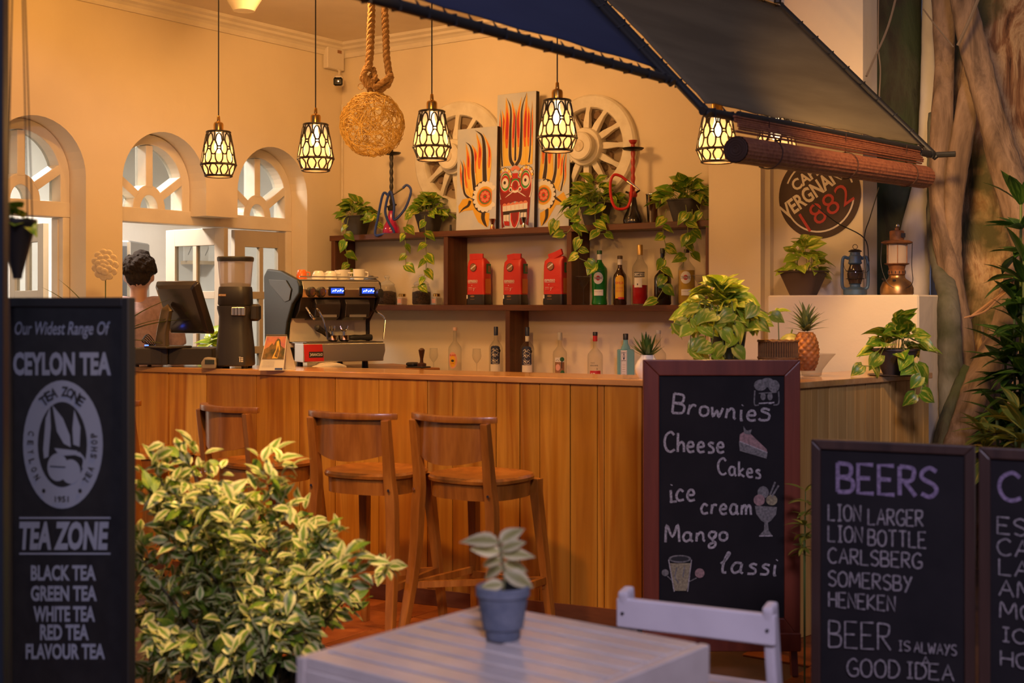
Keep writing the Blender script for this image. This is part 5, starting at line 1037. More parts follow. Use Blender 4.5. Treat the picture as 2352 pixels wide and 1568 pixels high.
# coordinates of the prints: zoomed crop units, x right, y down (4.61 per photo pixel)
def paint_mid(g):
    Y = [(475,870),(478,760),(476,640),(480,470),(478,330),(485,300)]
    lay = [(1,YE,0,1),(.78,AM,0,.9),(.66,OR,.25,.9),(.42,RE,.38,.75)]
    flame(g, [(490,860),(484,600),(482,400),(480,280)], 30, lay); flame(g, [(540,850),(530,600),(525,380),(500,250)], 60, lay); flame(g, [(565,850),(560,600),(562,350),(545,130)], 90, lay)
    flame(g, [(635,840),(632,600),(640,350),(605,160)], 70, lay); flame(g, [(690,840),(690,600),(680,350),(715,140)], 70, lay); flame(g, [(760,850),(760,600),(762,350),(770,100)], 90, lay); flame(g, [(800,850),(795,600),(795,350),(790,240)], 60, lay); flame(g, [(830,850),(832,600),(835,400),(828,190)], 28, lay)
    for pts, w_ in (([(640,850),(602,760),(598,500),(598,260),(550,128)],34),([(665,850),(708,760),(718,500),(722,260),(770,96)],34),([(516,850),(506,700),(500,400),(482,240)],16),([(805,830),(816,700),(820,400),(830,212)],16),([(657,800),(656,600),(657,400),(657,262)],20)):
        flame(g, pts, w_+8, [(1,WH,0,1)]); flame(g, pts, w_, [(1,BK,0,1)])
    for cx, cy in ((548,960),(778,950)):
        for k in range(11):
            a = math.radians(-25+23*k); g.ell(cx+66*math.cos(a), cy-80*math.sin(a), 17, 19, BK, 12); g.ell(cx+62*math.cos(a), cy-76*math.sin(a), 15, 17, AM if k % 2 else WH, 12)
    g.poly([(490,1000),(488,1180),(530,1215),(600,1180),(665,1140),(730,1170),(800,1200),(835,1160),(842,1000),(780,1010),(700,980),(620,980),(540,1010)], DR)
    for cx, cy, sg_ in ((552,1010,-1),(776,995,1)):
        g.ell(cx, cy+10, 62, 112, RE); g.ell(cx, cy+6, 54, 98, WH); g.ell(cx+sg_*-4, cy+6, 50, 92, GRN); g.ell(cx, cy+4, 42, 70, WH); g.ell(cx, cy, 42, 62, RE); g.ell(cx, cy+14, 34, 50, WH); g.ell(cx-4, cy+14, 13, 18, BK)
    for k in range(7): a = math.radians(35+110*k/6); g.ell(662+44*math.cos(a), 925-55*math.sin(a), 11, 20, SA, 12, rot=PI/2-a)
    g.poly([(630,930),(690,930),(690,990),(665,1005),(635,990)], RE); g.ell(664,1020,42,34,GRN); g.ell(664,1070,50,66,WH); g.ell(664,1060,36,54,RE); g.ell(664,1055,24,40,DR)
    for cx in (614,716): g.ell(cx,1095,24,34,RE); g.ell(cx,1098,17,26,WH); g.ell(cx,1102,9,16,BK)
    g.line([(492,1000),(494,1120),(520,1205),(600,1150),(665,1115),(735,1150),(808,1195),(838,1120),(842,1000)], 9, WH, 6)
    g.poly([(500,1200),(560,1180),(610,1150),(665,1138),(720,1150),(775,1180),(828,1190),(826,1250),(800,1250),(665,1222),(530,1262),(504,1250)], DR)
    g.poly([(508,1245),(530,1250),(540,1360),(536,1430),(552,1480),(524,1500)], DR); g.poly([(826,1245),(804,1240),(796,1340),(800,1430),(788,1465),(812,1485)], DR)
    g.poly([(528,1260),(802,1240),(798,1310),(534,1326)], WH)
    for k in range(6): g.ell(552+k*45, 1262-k*4, 22, 22, SA, 14); g.poly([(532+k*45,1270-k*4),(574+k*45,1266-k*4),(574+k*45,1318-k*3),(532+k*45,1322-k*3)], WH)
    for k in range(7): g.line([(530+k*45,1270-k*4),(531+k*45,1322-k*3)], 3, SA)
    g.poly([(536,1326),(796,1308),(794,1340),(540,1362)], BK)
    for x in (540,572): g.poly([(x,1362),(x+30,1360),(x+32,1430),(x+2,1422)], WH)
    for x in (730,762): g.poly([(x,1345),(x+28,1343),(x+26,1400),(x+2,1402)], WH)
    g.poly([(548,1425),(606,1432),(610,1475),(556,1470)], RE); g.poly([(612,1345),(722,1338),(716,1420),(690,1490),(664,1508),(636,1488),(614,1420)], WH); g.poly([(618,1345),(714,1338),(708,1418),(684,1480),(664,1500),(642,1480),(622,1418)], RE); g.poly([(630,1345),(702,1340),(696,1410),(664,1470),(636,1410)], DR)
    g.poly([(720,1402),(800,1398),(784,1465),(722,1470)], DR)
def paint_left(g):
    lay = [(1,YE,0,1),(.78,AM,0,.9),(.62,OR,.3,.9),(.3,RE,.5,.72)]
    flame(g, [(200,1190),(110,1080),(76,920),(70,790)], 44, lay); flame(g, [(200,1180),(140,1060),(118,880),(95,770)], 50, lay); flame(g, [(220,1160),(160,960),(150,760),(122,600)], 66, lay); flame(g, [(240,1120),(225,900),(225,720),(185,620)], 70, lay)
    flame(g, [(290,1060),(268,860),(272,680),(230,500)], 80, lay); flame(g, [(350,1020),(370,860),(368,680),(300,510)], 50, lay)
    for pts, w_ in (([(330,1040),(322,860),(316,660),(290,540),(215,474)],44),([(225,1100),(202,900),(196,740),(170,640),(118,588)],34),([(195,1200),(120,1130),(98,960),(96,850),(64,766)],22)): flame(g, pts, w_+8, [(1,WH,0,1)]); flame(g, pts, w_, [(1,BK,0,1)])
    g.poly([(56,1260),(100,1190),(180,1180),(290,1300),(350,1340),(385,1350),(376,1480),(355,1495),(270,1440),(230,1360),(210,1310),(120,1312),(62,1335)], YE)
    flame(g, [(180,1210),(160,1260),(110,1290),(62,1338)], 30, [(1,BK,0,1)]); flame(g, [(320,1340),(318,1400),(340,1460),(364,1494)], 40, [(1,BK,0,1)])
    g.ell(322,1180,120,168,BK,30,PI*.35,PI*1.62); flower_s(g, 335, 1176, 100, 162, 405)
def flower_s(g, cx, cy, rx, ry, clipx=None, sg_=1):
    for k in range(18):
        a = 2*PI*k/18; x = cx+rx*.98*math.cos(a); y = cy+ry*.80*math.sin(a)
        if (x-clipx)*sg_ > 8: continue
        g.ell(x, y, 34, 24, WH, 12, rot=a)
    def half(rx_, ry_, mi):
        pts = []
        for i in range(40):
            a = 2*PI*i/40; x = cx+rx_*math.cos(a); x = min(x, clipx) if sg_ > 0 else max(x, clipx); pts.append((x, cy+ry_*math.sin(a)))
        g.poly(pts, mi)
    half(rx*.88, ry*.66, YE); half(rx*.74, ry*.54, OR); half(rx*.64, ry*.48, GRN); g.ell(cx+2*sg_, cy, 55, 66, RE)
    for k in range(8): a = 2*PI*k/8; g.ell(cx+34*math.cos(a), cy+42*math.sin(a), 15, 17, SA, 10)
    g.ell(cx, cy, 10, 11, GRN)
def paint_right(g):
    lay = [(1,YE,0,1),(.78,AM,0,.9),(.62,OR,.3,.9),(.3,RE,.5,.72)]
    flame(g, [(930,980),(950,800),(955,640),(990,470)], 60, lay); flame(g, [(1020,1000),(1020,800),(1025,640),(1040,500)], 90, lay); flame(g, [(1090,1080),(1120,860),(1125,700),(1130,520)], 66, lay); flame(g, [(1100,1100),(1150,940),(1160,800),(1195,690)], 40, lay); flame(g, [(1130,1120),(1190,1000),(1196,850),(1208,700)], 30, lay)
    for pts, w_ in (([(965,980),(980,860),(984,700),(1000,480)],40),([(1062,1030),(1088,900),(1092,700),(1100,500)],32),([(1150,1120),(1176,980),(1178,820),(1210,682)],16)): flame(g, pts, w_+8, [(1,WH,0,1)]); flame(g, pts, w_, [(1,BK,0,1)])
    g.poly([(1080,1200),(1180,1130),(1215,1200),(1200,1265),(1100,1265),(1040,1370),(1000,1440),(940,1480),(925,1400),(925,1340),(1000,1300)], YE); flame(g, [(1000,1300),(1000,1380),(980,1430),(950,1480)], 36, [(1,BK,0,1)]); flame(g, [(1080,1180),(1110,1200),(1150,1230),(1190,1262)], 26, [(1,BK,0,1)])
    g.ell(985,1150,112,168,BK,30,-PI*.62,PI*.35); flower_s(g, 962, 1150, 100, 160, 908, -1)
for lab, px0, px1, b, ty, fn, zx0, zx1, zy0, zy1 in (('left canvas of the mask, orange flames round a half flower', 1047,1138,.168,297,paint_left,32,447,452,1520),('tall middle canvas of the mask, face with bared teeth under flames',1137,1226,.125,217,paint_mid,447,868,92,1512),('right canvas of the mask, flames behind the pendant lamp',1229,1306,.085,285,paint_right,872,1240,395,1505)):
    t, cv, g, wd, H = canvas(lab, px0, px1, b, ty, fn)
    g.build('painted_mask', lambda u, v, d, wd=wd, H=H, zx0=zx0, zx1=zx1, zy0=zy0, zy1=zy1: (max(.001, min(wd-.001, (u-zx0)/(zx1-zx0)*wd)), -.0004-d, max(.004, min(H-.002, (zy1-v)/(zy1-zy0)*H))), pm, cv, .00003)
# ================================================================ bottles and glasses
def glassy(name, col, tr=.85, rough=.04): return M(name, col, rough, trans=tr, coat=.3)
g_clear = clear; g_green = glassy('green_glass', (.03,.30,.03), .55); g_brown = M('brown_glass', (.035,.012,.005), .08, coat=.6); g_black = M('black_glass', (.015,.012,.008), .1, coat=.6); g_blue = glassmat('blue_glass', (.30,.62,.66), .45)
lab_w = M('label_white', (.76,.72,.66), .6); lab_y = M('label_yellow', (.78,.42,.02), .5); lab_r = M('label_red', (.55,.02,.02), .5); lab_k = M('label_black', (.03,.025,.025), .5); lab_b = M('label_navy', (.03,.04,.10), .5); lab_p = M('label_pink', (.75,.38,.30), .6); lab_o = M('label_orange', (.70,.20,.03), .5); lab_g = M('label_green', (.03,.15,.05), .5); lab_br = M('label_brown', (.30,.14,.06), .6)
LM = [lab_w, lab_y, lab_r, lab_k, lab_b, lab_p, lab_o, lab_g, lab_br]
def bottle(label, p, D, topy, r, glass, shoulder, neckr, cap, caph, draw=None, liquid=None, lvl=0, square=False, z0=None, group=None, name='bottle', waist=0, neck_band=None):
    H = zof(topy, D)-p.z; r *= 1.1; t = thing(name, label, 'bottle', p, YAW, group); zs_ = H*shoulder; hn = H-caph
    prof = [(r*.90,0),(r,.006)]+([(r*.90,H*.13),(r*.94,H*.3),(r,zs_*.95)] if waist else [])+[(r,zs_),(r*.93,zs_+H*.05),(r*.62,zs_+H*.11),(neckr*1.15,zs_+H*.17),(neckr,zs_+H*.21),(neckr,hn)]
    m = MB()
    if square: m.box(-r, r, -r*.55, r*.55, 0, zs_, c=.006); m.lathe([(r*.55,zs_-.001),(r*.5,zs_+H*.05),(neckr*1.1,zs_+H*.12),(neckr,hn)], 24); m.build('glass_body', glass, t, smooth=True)
    else: m.lathe(prof, 28); m.build('glass_body', glass, t, smooth=True)
    m = MB(); m.lathe([(neckr*1.12,hn-.001),(neckr*1.15,H-.003),(neckr*1.0,H),(1e-4,H)], 20); m.build('cap', cap, t, smooth=True)
    if liquid:
        m = MB(); k = H*lvl; pr = [(r*.86,.006),(r*.93,.01)]+[(r*.93,min(k,zs_))]
        if k > zs_: pr += [(r*.6,min(k,zs_+H*.11))]
        if square: m.box(-r*.93, r*.93, -r*.5, r*.5, .006, min(k, zs_))
        else: m.lathe(pr, 24)
        m.build('liquid', liquid, t, smooth=True)
    if neck_band: m = MB(); m.lathe([(neckr*1.06,hn-.035),(neckr*1.08,hn-.03),(neckr*1.08,hn)], 20, caps=False); m.build('neck_label', neck_band, t, smooth=True)
    if draw:
        g = Draw(); draw(g, H)
        if square: g.build('label', lambda u, v, d: (u, -r*.55-.0008-d, v), LM, t, .0001)
        else: g.build('label', lambda u, v, d: ((r+.0008+d)*math.sin(u*1.2/r), -(r+.0008+d)*math.cos(u*1.2/r), v), LM, t, .0001)
    return t
def rect(g, x0, x1, y0, y1, mi, n=8):
    pts = [(x0+(x1-x0)*i/n, y0) for i in range(n+1)]+[(x1-(x1-x0)*i/n, y1) for i in range(n+1)]; k = n+1
    g.raw([pts[i] for i in range(k)]+[pts[2*k-1-i] for i in range(k)], [(i,i+1,k+i+1,k+i) for i in range(n)], mi)
def ellg(g, cx, cy, rx, ry, mi, n=20):
    vs = []; 
    for i in range(n+1): x = cx-rx+2*rx*i/n; h = ry*math.sqrt(max(0, 1-((x-cx)/rx)**2)); vs += [(x, cy-h),(x, cy+h)]
    g.raw(vs, [(2*i,2*i+2,2*i+3,2*i+1) for i in range(n)], mi)
def lab_martini(g, H):
    ellg(g, -.010, H*.49, .026, .036, 0); ellg(g, -.010, H*.49, .011, .015, 2); rect(g, -.034, .014, H*.49-.007, H*.49+.007, 0); rect(g, -.034, .014, H*.49+.005, H*.49+.0065, 3); rect(g, -.034, .014, H*.49-.0065, H*.49-.005, 3); g.text('MARTINI', -.030, .010, H*.49-.004, H*.49+.004, 3)
    rect(g, -.032, .016, H*.17, H*.28, 0); g.text('EXTRA DRY', -.026, .008, H*.235, H*.25, 8)
def lab_kahlua(g, H):
    rect(g, -.028, .018, H*.13, H*.50, 1); ellg(g, -.005, H*.50, .023, .030, 1); g.text('KAHLUA', -.026, .015, H*.42, H*.475, 2, .02); g.text('COFFEE', -.018, .012, H*.32, H*.36, 6, .02); g.text('LIQUEUR', -.022, .014, H*.26, H*.30, 6, .02); rect(g, -.012, .019, H*.115, H*.155, 2)
def lab_campari(g, H):
    rect(g, -.034, .020, H*.46, H*.545, 3); rect(g, -.032, .018, H*.475, H*.53, 0); g.text('CAMPARI', -.030, .016, H*.48, H*.525, 3, .03); rect(g, -.034, .006, H*.29, H*.45, 0); ellg(g, -.016, H*.34, .003, .006, 3, 8); rect(g, -.020, -.008, H*.285, H*.295, 6)
def lab_baileys(g, H):
    g.text('B', -.010, .002, H*.60, H*.64, 6, .02); ellg(g, -.012, H*.45, .022, .022, 6); ellg(g, -.014, H*.40, .024, .020, 0); g.text('BAILEYS', -.034, .012, H*.395, H*.425, 3, .03); ellg(g, -.012, H*.33, .018, .012, 7)
def lab_rum(g, H):   # navy label, white scrollwork
    rect(g, -.030, .026, H*.06, H*.24, 0); rect(g, -.030, .022, H*.22, H*.56, 4); ellg(g, -.004, H*.56, .026, .015, 4)
    rnd = random.Random(4)
    for k in range(5):
        z = H*(.27+.06*k); s_ = -1 if k % 2 else 1; g.line([(-.022,z),(-.012,z+.012*s_),(-.004,z-.004),(.004,z+.010*s_),(.012,z)], .0022, 0); g.line([(-.018,z+.008),(-.010,z+.002),(-.014,z-.006)], .0018, 0)
    g.line([(-.022,H*.46),(-.004,H*.50),(.016,H*.46)], .0022, 0); g.line([(-.02,H*.25),(-.004,H*.235),(.014,H*.25)], .0022, 0); ellg(g, .020, H*.50, .006, .010, 3)
def lab_island(g, H):
    ellg(g, -.012, H*.28, .026, .054, 5); ellg(g, -.012, H*.26, .017, .038, 1); g.text('ISLAND', -.030, .006, H*.37, H*.41, 2, .03); ellg(g, -.012, H*.27, .009, .008, 3, 10); g.text('RUM', -.020, -.004, H*.20, H*.22, 2, .02)
def lab_palm(g, H):
    rect(g, -.028, .022, H*.02, H*.44, 8); rect(g, -.028, .022, H*.34, H*.44, 0); ellg(g, .010, H*.40, .012, .014, 7); rect(g, .006, .010, H*.2, H*.38, 3); ellg(g, .012, H*.09, .012, .018, 7); ellg(g, -.012, H*.22, .012, .02, 5); g.line([(-.024,H*.36),(-.014,H*.39),(-.004,H*.36)], .002, 4)
def lab_red(g, H):
    rect(g, -.030, .026, H*.05, H*.17, 2); g.text('RUM', -.024, -.004, H*.085, H*.125, 0, .02); g.text('AFRICANE', -.030, .012, H*.265, H*.295, 3, .01); rect(g, -.026, -.004, H*.335, H*.342, 3); g.text('5', .004, .010, H*.19, H*.23, 3, .01)
def lab_blue(g, H):
    rect(g, -.032, .006, .004, H*.64, 0); rect(g, -.030, -.0285, .008, H*.62, 4); rect(g, .003, .0045, .008, H*.62, 4); g.text('BOMBAY', -.026, -.001, H*.57, H*.60, 4, .01); ellg(g, -.013, H*.50, .006, .018, 4, 10); ellg(g, -.013, H*.51, .003, .010, 0, 8); g.text('SAPPHIRE', -.027, .0, H*.405, H*.425, 3, .02)
    for k in range(5): rect(g, -.022, -.004, H*(.32-.05*k), H*(.325-.05*k), 8)
def lab_clear(g, H): ellg(g, -.006, H*.24, .024, .026, 5); g.text('RUM', -.020, .004, H*.23, H*.26, 4, .02)
amber_l = M('amber_liquid', (.80,.52,.07), .1, trans=.25, coat=.3); red_l = M('red_liquid', (.55,.008,.012), .1, trans=.15, coat=.3); gold_cap = M('gold_cap', (.65,.42,.15), .4, .6); grey_cap = M('grey_cap', (.42,.40,.38), .5); pink_cap = M('pink_cap', (.62,.40,.34), .5)
GR1 = 'liqueur bottles on the middle shelf'; GR2 = 'spirit bottles on the low back counter'
def mp(px, b=.11): x, D = A(px, b); return Vector((x, -b, MID)), D
def lp_(px, b=.12): x, D = A(px, b); return Vector((x, -b, .985)), D
p, D = mp(1377); bottle('green vermouth bottle with oval white label, left of the yellow-labelled bottle', p, D, 575, .044, g_green, .62, .014, M('cap_green', (.02,.09,.03), .4), .022, lab_martini, waist=1, group=GR1, neck_band=lab_w)
p, D = mp(1424); bottle('brown liqueur bottle with an arched yellow label', p, D, 587, .037, g_brown, .56, .014, M('cap_brown', (.10,.06,.03), .4), .020, lab_kahlua, group=GR1, neck_band=lab_w)
p, D = mp(1470); bottle('clear bottle with gold cap and red bitter low in its netted base', p, D, 562, .043, g_clear, .60, .015, gold_cap, .06, lab_campari, red_l, .33, group=GR1)
p, D = mp(1522); bottle('black cream liqueur bottle behind a hanging vine', p, D, 570, .046, g_black, .46, .013, M('cap_black', (.02,.02,.02), .4), .03, lab_baileys, group=GR1)
p, D = mp(1577); bottle('clear bottle of pale gold vermouth at the right end of the middle shelf', p, D, 572, .046, g_clear, .62, .014, M('cap_dark', (.05,.03,.04), .4), .02, lab_martini, amber_l, .62, group=GR1)
p, D = lp_(1045); bottle('clear rum bottle with pink cap and oval yellow label, between two wine glasses', p, D, 751, .040, g_clear, .52, .012, pink_cap, .022, lab_island, group=GR2)
p, D = lp_(1139); bottle('clear bottle with navy scrollwork label, left of the lower wooden upright', p, D, 750, .040, g_clear, .55, .012, M('cap_navy', (.03,.04,.10), .4), .055, lab_rum, group=GR2)
p, D = lp_(1211); bottle('clear bottle with navy scrollwork label, right of the lower wooden upright', p, D, 751, .040, g_clear, .55, .012, M('cap_navy', (.03,.04,.10), .4), .055, lab_rum, group=GR2, neck_band=lab_w)
p, D = lp_(1286); bottle('clear bottle with grey cap and a palm landscape label', p, D, 763, .040, g_clear, .52, .013, grey_cap, .048, lab_palm, group=GR2)
p, D = lp_(1367); bottle('clear bottle with red neck and a red band at the label foot', p, D, 762, .043, g_clear, .48, .013, M('cap_black', (.02,.02,.02), .4), .022, lab_red, group=GR2, neck_band=lab_r)
p, D = lp_(1437); bottle('square pale blue gin bottle with a tall white label, left of the succulent', p, D, 766, .046, g_blue, .66, .014, M('cap_black', (.02,.02,.02), .4), .035, lab_blue, square=True, group=GR2)
p, D = lp_(1512, .16); bottle('clear bottle with clear cap, half behind the succulent', p, D, 758, .042, g_clear, .50, .014, grey_cap, .02, lab_clear, group=GR2)
def wine(px, topy, p, D, label, group):
    t = thing('wine_glass', label, 'glass', p, 0, group); H = zof(topy, D)-p.z; m = MB(); m.lathe([(.030,0),(.030,.002),(.005,.006),(.0035,.012),(.0035,H*.42),(.010,H*.46),(.026,H*.60),(.030,H*.72),(.026,H)], 24, caps=False); m.build('bowl_and_stem', clear, t, smooth=True)
    m = MB(); m.lathe([(.0265,H-.001),(.0275,H),(.026,H+.0005)], 24, caps=False); m.build('lip', glassmat('glass_rim', (.8,.8,.78), .4), t, smooth=True)
for px, ty, s_ in ((996,800,'left of the yellow-labelled rum bottle'),(1095,801,'right of the yellow-labelled rum bottle')): p, D = lp_(px, .14); wine(px, ty, p, D, 'small wine glass on the back counter, '+s_, 'wine glasses on the back counter')
for px, ty, lab in ((1340,635,'martini glass on the middle shelf, left of the green bottle'),(1610,632,'martini glass at the right end of the middle shelf')):
    p, D = mp(px, .12); H = zof(ty, D)-p.z; t = thing('martini_glass', lab, 'glass', p, 0, 'martini glasses on the middle shelf'); m = MB(); m.lathe([(.034,0),(.034,.002),(.005,.008),(.0035,.015),(.0035,H*.56),(.006,H*.60),(.052,H)], 28, caps=False); m.build('bowl_and_stem', clear, t, smooth=True); m = MB(); m.lathe([(.0515,H-.001),(.0535,H),(.051,H+.0005)], 28, caps=False); m.build('lip', glassmat('glass_rim', (.8,.8,.78), .4), t, smooth=True)
# jars
beans = M('coffee_beans', (.07,.028,.012), .5, col2=(.025,.010,.006), scale=60, bump=1, bscale=110)
for px, ty, lab in ((889,625,'lidded glass jar of coffee beans beside the espresso machine'),(968,628,'lidded glass jar of coffee beans behind the hanging vine')):
    p, D = mp(px, .10); t = thing('glass_jar', lab, 'jar', p, 0, 'coffee bean jars'); m = MB(); m.lathe([(.055,0),(.062,.008),(.064,.08),(.058,.115),(.050,.128),(.050,.134)], 32, caps=False); m.build('jar_body', clear, t, smooth=True)
    m = MB(); m.lathe([(.055,.003),(.0605,.01),(.062,.075),(.06,.085),(.03,.095),(1e-4,.09)], 28); m.build('beans', beans, t, smooth=True)
    m = MB(); m.lathe([(.052,.134),(.053,.140),(.045,.150),(.018,.165),(.010,.17),(.012,.18),(.020,.188),(.018,.198),(1e-4,.203)], 28, caps=False); m.build('lid', glassmat('glass_lid', (.9,.9,.88), .7), t, smooth=True)
honey = M('honey', (.45,.10,.02), .2, trans=.3); 
for px, hm, lab in ((924,honey,'small square spice jar with reddish contents, between the two bean jars'),(1003,M('dark_spice', (.10,.03,.02), .6, col2=(.3,.2,.15), scale=50),'small square spice jar with dark contents, left of the first upright')):
    p, D = mp(px, .12); t = thing('spice_jar', lab, 'jar', p, -.2, 'small spice jars'); m = MB(); m.box(-.026,.026,-.026,.026,0,.055, c=.004); m.build('jar_body', glassmat('jar_glass', (.95,.9,.85), .7), t); m = MB(); m.box(-.023,.023,-.023,.023,.003,.045, c=.003); m.build('contents', hm, t); m = MB(); m.box(-.017,.017,-.0275,-.0262,.012,.040); m.build('label', lab_p, t); m = MB(); m.lathe([(.022,.055),(.024,.057),(.024,.073),(.022,.075)], 24); m.build('lid', brass, t, smooth=True)
# coffee bags
bag_r = M('bag_red', (.62,.030,.018), .45, bump=.35, bscale=14, scale=5); bag_k = M('bag_black', (.025,.018,.016), .4, bump=.2, bscale=12, scale=5)
for i, (px, ty, lab) in enumerate(((1094,581,'red espresso coffee bag with black base, leftmost of the three'),(1178,581,'red espresso coffee bag with black base, middle of the three'),(1271,577,'red espresso coffee bag with a crooked folded top, rightmost of the three'))):
    p, D = mp(px+6, .10); H = zof(ty, D)-p.z; t = thing('coffee_bag', lab, 'coffee bag', p, 0, 'coffee bags on the middle shelf'); w_, d_ = .072, .042
    def loop(a, b, z, dx=0, dy=0, e=7): return ([(x+dx, y+dy) for x, y in superell(a, b, 32, e)], z)
    m = MB(); ringloft(m, [loop(w_*1.02,d_*1.05,0),loop(w_*1.05,d_*1.10,.012),loop(w_,d_,H*.20)], True); m.build('bag_base', bag_k, t, smooth=True)
    sk = .012 if i == 2 else (.004 if i else -.006)
    m = MB(); ringloft(m, [loop(w_,d_,H*.20),loop(w_*.98,d_*1.04,H*.45),loop(w_*.97,d_,H*.72),loop(w_*.93,d_*.85,H*.82),loop(w_*.80,d_*.5,H*.88,sk),loop(w_*.70,d_*.30,H*.91,sk,-.008)], True); m.build('bag_body', bag_r, t, smooth=True)
    m = MB(); tw = .25 if i == 2 else .03*i; m.sweep([(sk-w_*.72,-.016,H*.92-.006*i),(sk,-.018,H*.93),(sk+w_*.72,-.014-tw*.05,H*.93+.02*(i == 2))], [(.016,H*.13),(.018,H*.12),(.015,H*.11)]); m.build('folded_top', bag_r, t, bevel=.003)
    g = Draw()
    ellg(g, -.012, H*.72, .026, .026, 3); ellg(g, -.012, H*.72, .023, .023, 8); g.poly([(-.033,H*.70),(.004,H*.775),(.010,H*.755),(-.030,H*.68)], 0)
    g.text('ESPRESSO', -.054, .024, H*.435, H*.48, 0, .03); rect(g, -.054, .024, H*.418, H*.424, 0); ellg(g, -.022, H*.375, .003, .003, 0, 8); rect(g, -.05,-.02,H*.325,H*.331,0); rect(g,-.014,.012,H*.325,H*.330,5)
    g.text('7', -.012, .0, H*.265, H*.315, 0, .01); rect(g,-.052,-.018,H*.30,H*.304,5); rect(g,-.052,-.02,H*.285,H*.288,5)
    ellg(g, -.018, H*.165, .018, .006, 8, 10); rect(g, -.036,.0,H*.105,H*.113,8); rect(g,-.066,-.055,H*.12,H*.19,0)
    g.build('bag_print', lambda u, v, dd: (u, -d_*(1.02 if v > H*.2 else 1.0)-.0035-dd, v), LM, t, .0001)
    g = Draw(); g.poly([(-.018,H*.60),(.03,H*.60),(.03,H*.79),(-.018,H*.79)], 7); g.poly([(.0,H*.63),(.025,H*.63),(.025,H*.75),(.0,H*.75)], 8); g.poly([(-.03,H*.22),(.03,H*.22),(.03,H*.5),(-.03,H*.5)], 6); g.build('side_label', lambda u, v, dd: (w_*1.0+.002+dd, u, v), LM, t, .0002)
# ================================================================ espresso machine on its wooden stand
mo = W(684, 7.10); mrz = YAW+math.radians(30); ZB = 1.075
std = thing('machine_stand', 'wooden stand with a thick teak top under the espresso machine', 'stand', mo, mrz)
m = MB(); m.box(-.10,.80,-.13,.50,ZB-.032,ZB, c=.003); m.build('stand_top', wood('stand_teak', [(.34,.12,.025),(.46,.19,.05)], .35, 0, .05, .3), std); m = MB(); m.box(-.06,.72,-.08,.46,0,ZB-.032); m.build('stand_body', wood('stand_body_wood', [(.12,.045,.015),(.18,.07,.025)], .5, 2), std)
em_ = thing('espresso_machine', 'chrome two-group espresso machine with blue-lit displays and dark side panels', 'espresso machine', (mo.x, mo.y, ZB), mrz); em_.scale = (.76, 1, 1)
steel = M('brushed_steel', (.80,.77,.72), .32, 1); teal = M('side_panel_teal', (.008,.016,.018), .35, spec=.35); dk = M('machine_dark', (.035,.03,.032), .3, .4)
HM = .50; WM = .60
m = MB(); m.box(.02, WM-.01, .03, .46, .05, .12, c=.006); m.build('base', dk, em_)
m = MB(); m.prism([(0,.045),(WM+.02,.045),(WM+.02,.062),(WM+.035,.10),(WM+.03,.145),(0,.145)], -.085, .05); 
o = m.build('drip_tray', steel, em_, bevel=.004)
m = MB(); m.box(.0,WM+.02,-.08,.25,.145,.152); 
for k in range(14): m.box(.03+k*.04,.05+k*.04,-.07,.2,.152,.154)
m.build('drip_grate', M('grate_steel', (.4,.38,.35), .3, 1), em_)
g = Draw(); g.poly([(.01,.050),(.155,.050),(.140,.142),(.0,.142)], 2); g.poly([(.040,.070),(.148,.070),(.148,.102),(.040,.102)], 3); g.text('RANCILIO', .066, .143, .079, .094, 0, .02); g.poly([(.046,.077),(.054,.086),(.046,.095),(.050,.095),(.056,.088),(.062,.095),(.060,.086),(.062,.077),(.056,.084),(.050,.077)], 0)
g.build('maker_plate', lambda u, v, d: (u, -.0865-d, v), LM, o, .0006)
m = MB(); m.box(.0, WM, .12, .46, .12, .285, c=.004); m.build('back_panel', M('splash_panel', (.74,.68,.60), .4), em_)  # cream colour stands in for the reflections on the steel
m = MB(); m.prism([(0,.27),(0,.34),(0,.47)], 0, 0) if False else None
def yz(m, poly, x0, x1): # polygon in (y,z) extruded along x
    T = Matrix(((0,1,0,0),(1,0,0,0),(0,0,1,0),(0,0,0,1))); m.prism(poly, x0, x1, T)
m = MB(); yz(m, [(.46,.28),(.06,.28),(.0,.32),(-.03,.40),(-.045,.44),(-.03,.475),(.0,.485),(.46,.485)], .01, WM-.01); m.build('boiler_housing', dk, em_, bevel=.006)
m = MB(); yz(m, [(-.048,.395),(-.062,.44),(-.048,.480),(-.030,.487),(-.030,.395)], .01, WM+.01); m.build('fascia', steel, em_, bevel=.003)
m = MB(); m.box(-.0, WM+.01, -.03, .47, .487, .495, c=.003); 
for a, b, c_, d__ in ((0,WM+.01,-.03,-.022),(0,WM+.01,.46,.47),(WM,WM+.01,-.03,.47)): m.box(a, b, c_, d__, .505, .512)
m.build('cup_tray', steel, em_)
for x0 in (.10,.33):
    m = MB(); yz(m, [(-.055,.385),(-.075,.36),(-.06,.29),(.0,.27),(.10,.27),(.10,.385)], x0, x0+.19); gh = m.build('group_head', M('group_black', (.03,.026,.03), .35, coat=.2), em_, bevel=.006)
    m = MB(); m.box(x0+.03,x0+.16,-.071,-.064,.288,.302); m.build('group_trim', steel, gh)
disp = M('display_case', (.008,.010,.05), .3); blue_e = M('blue_backlight', (.02,.08,1), emit=1.6); white_e = M('display_digits', (.75,.85,1), emit=4)
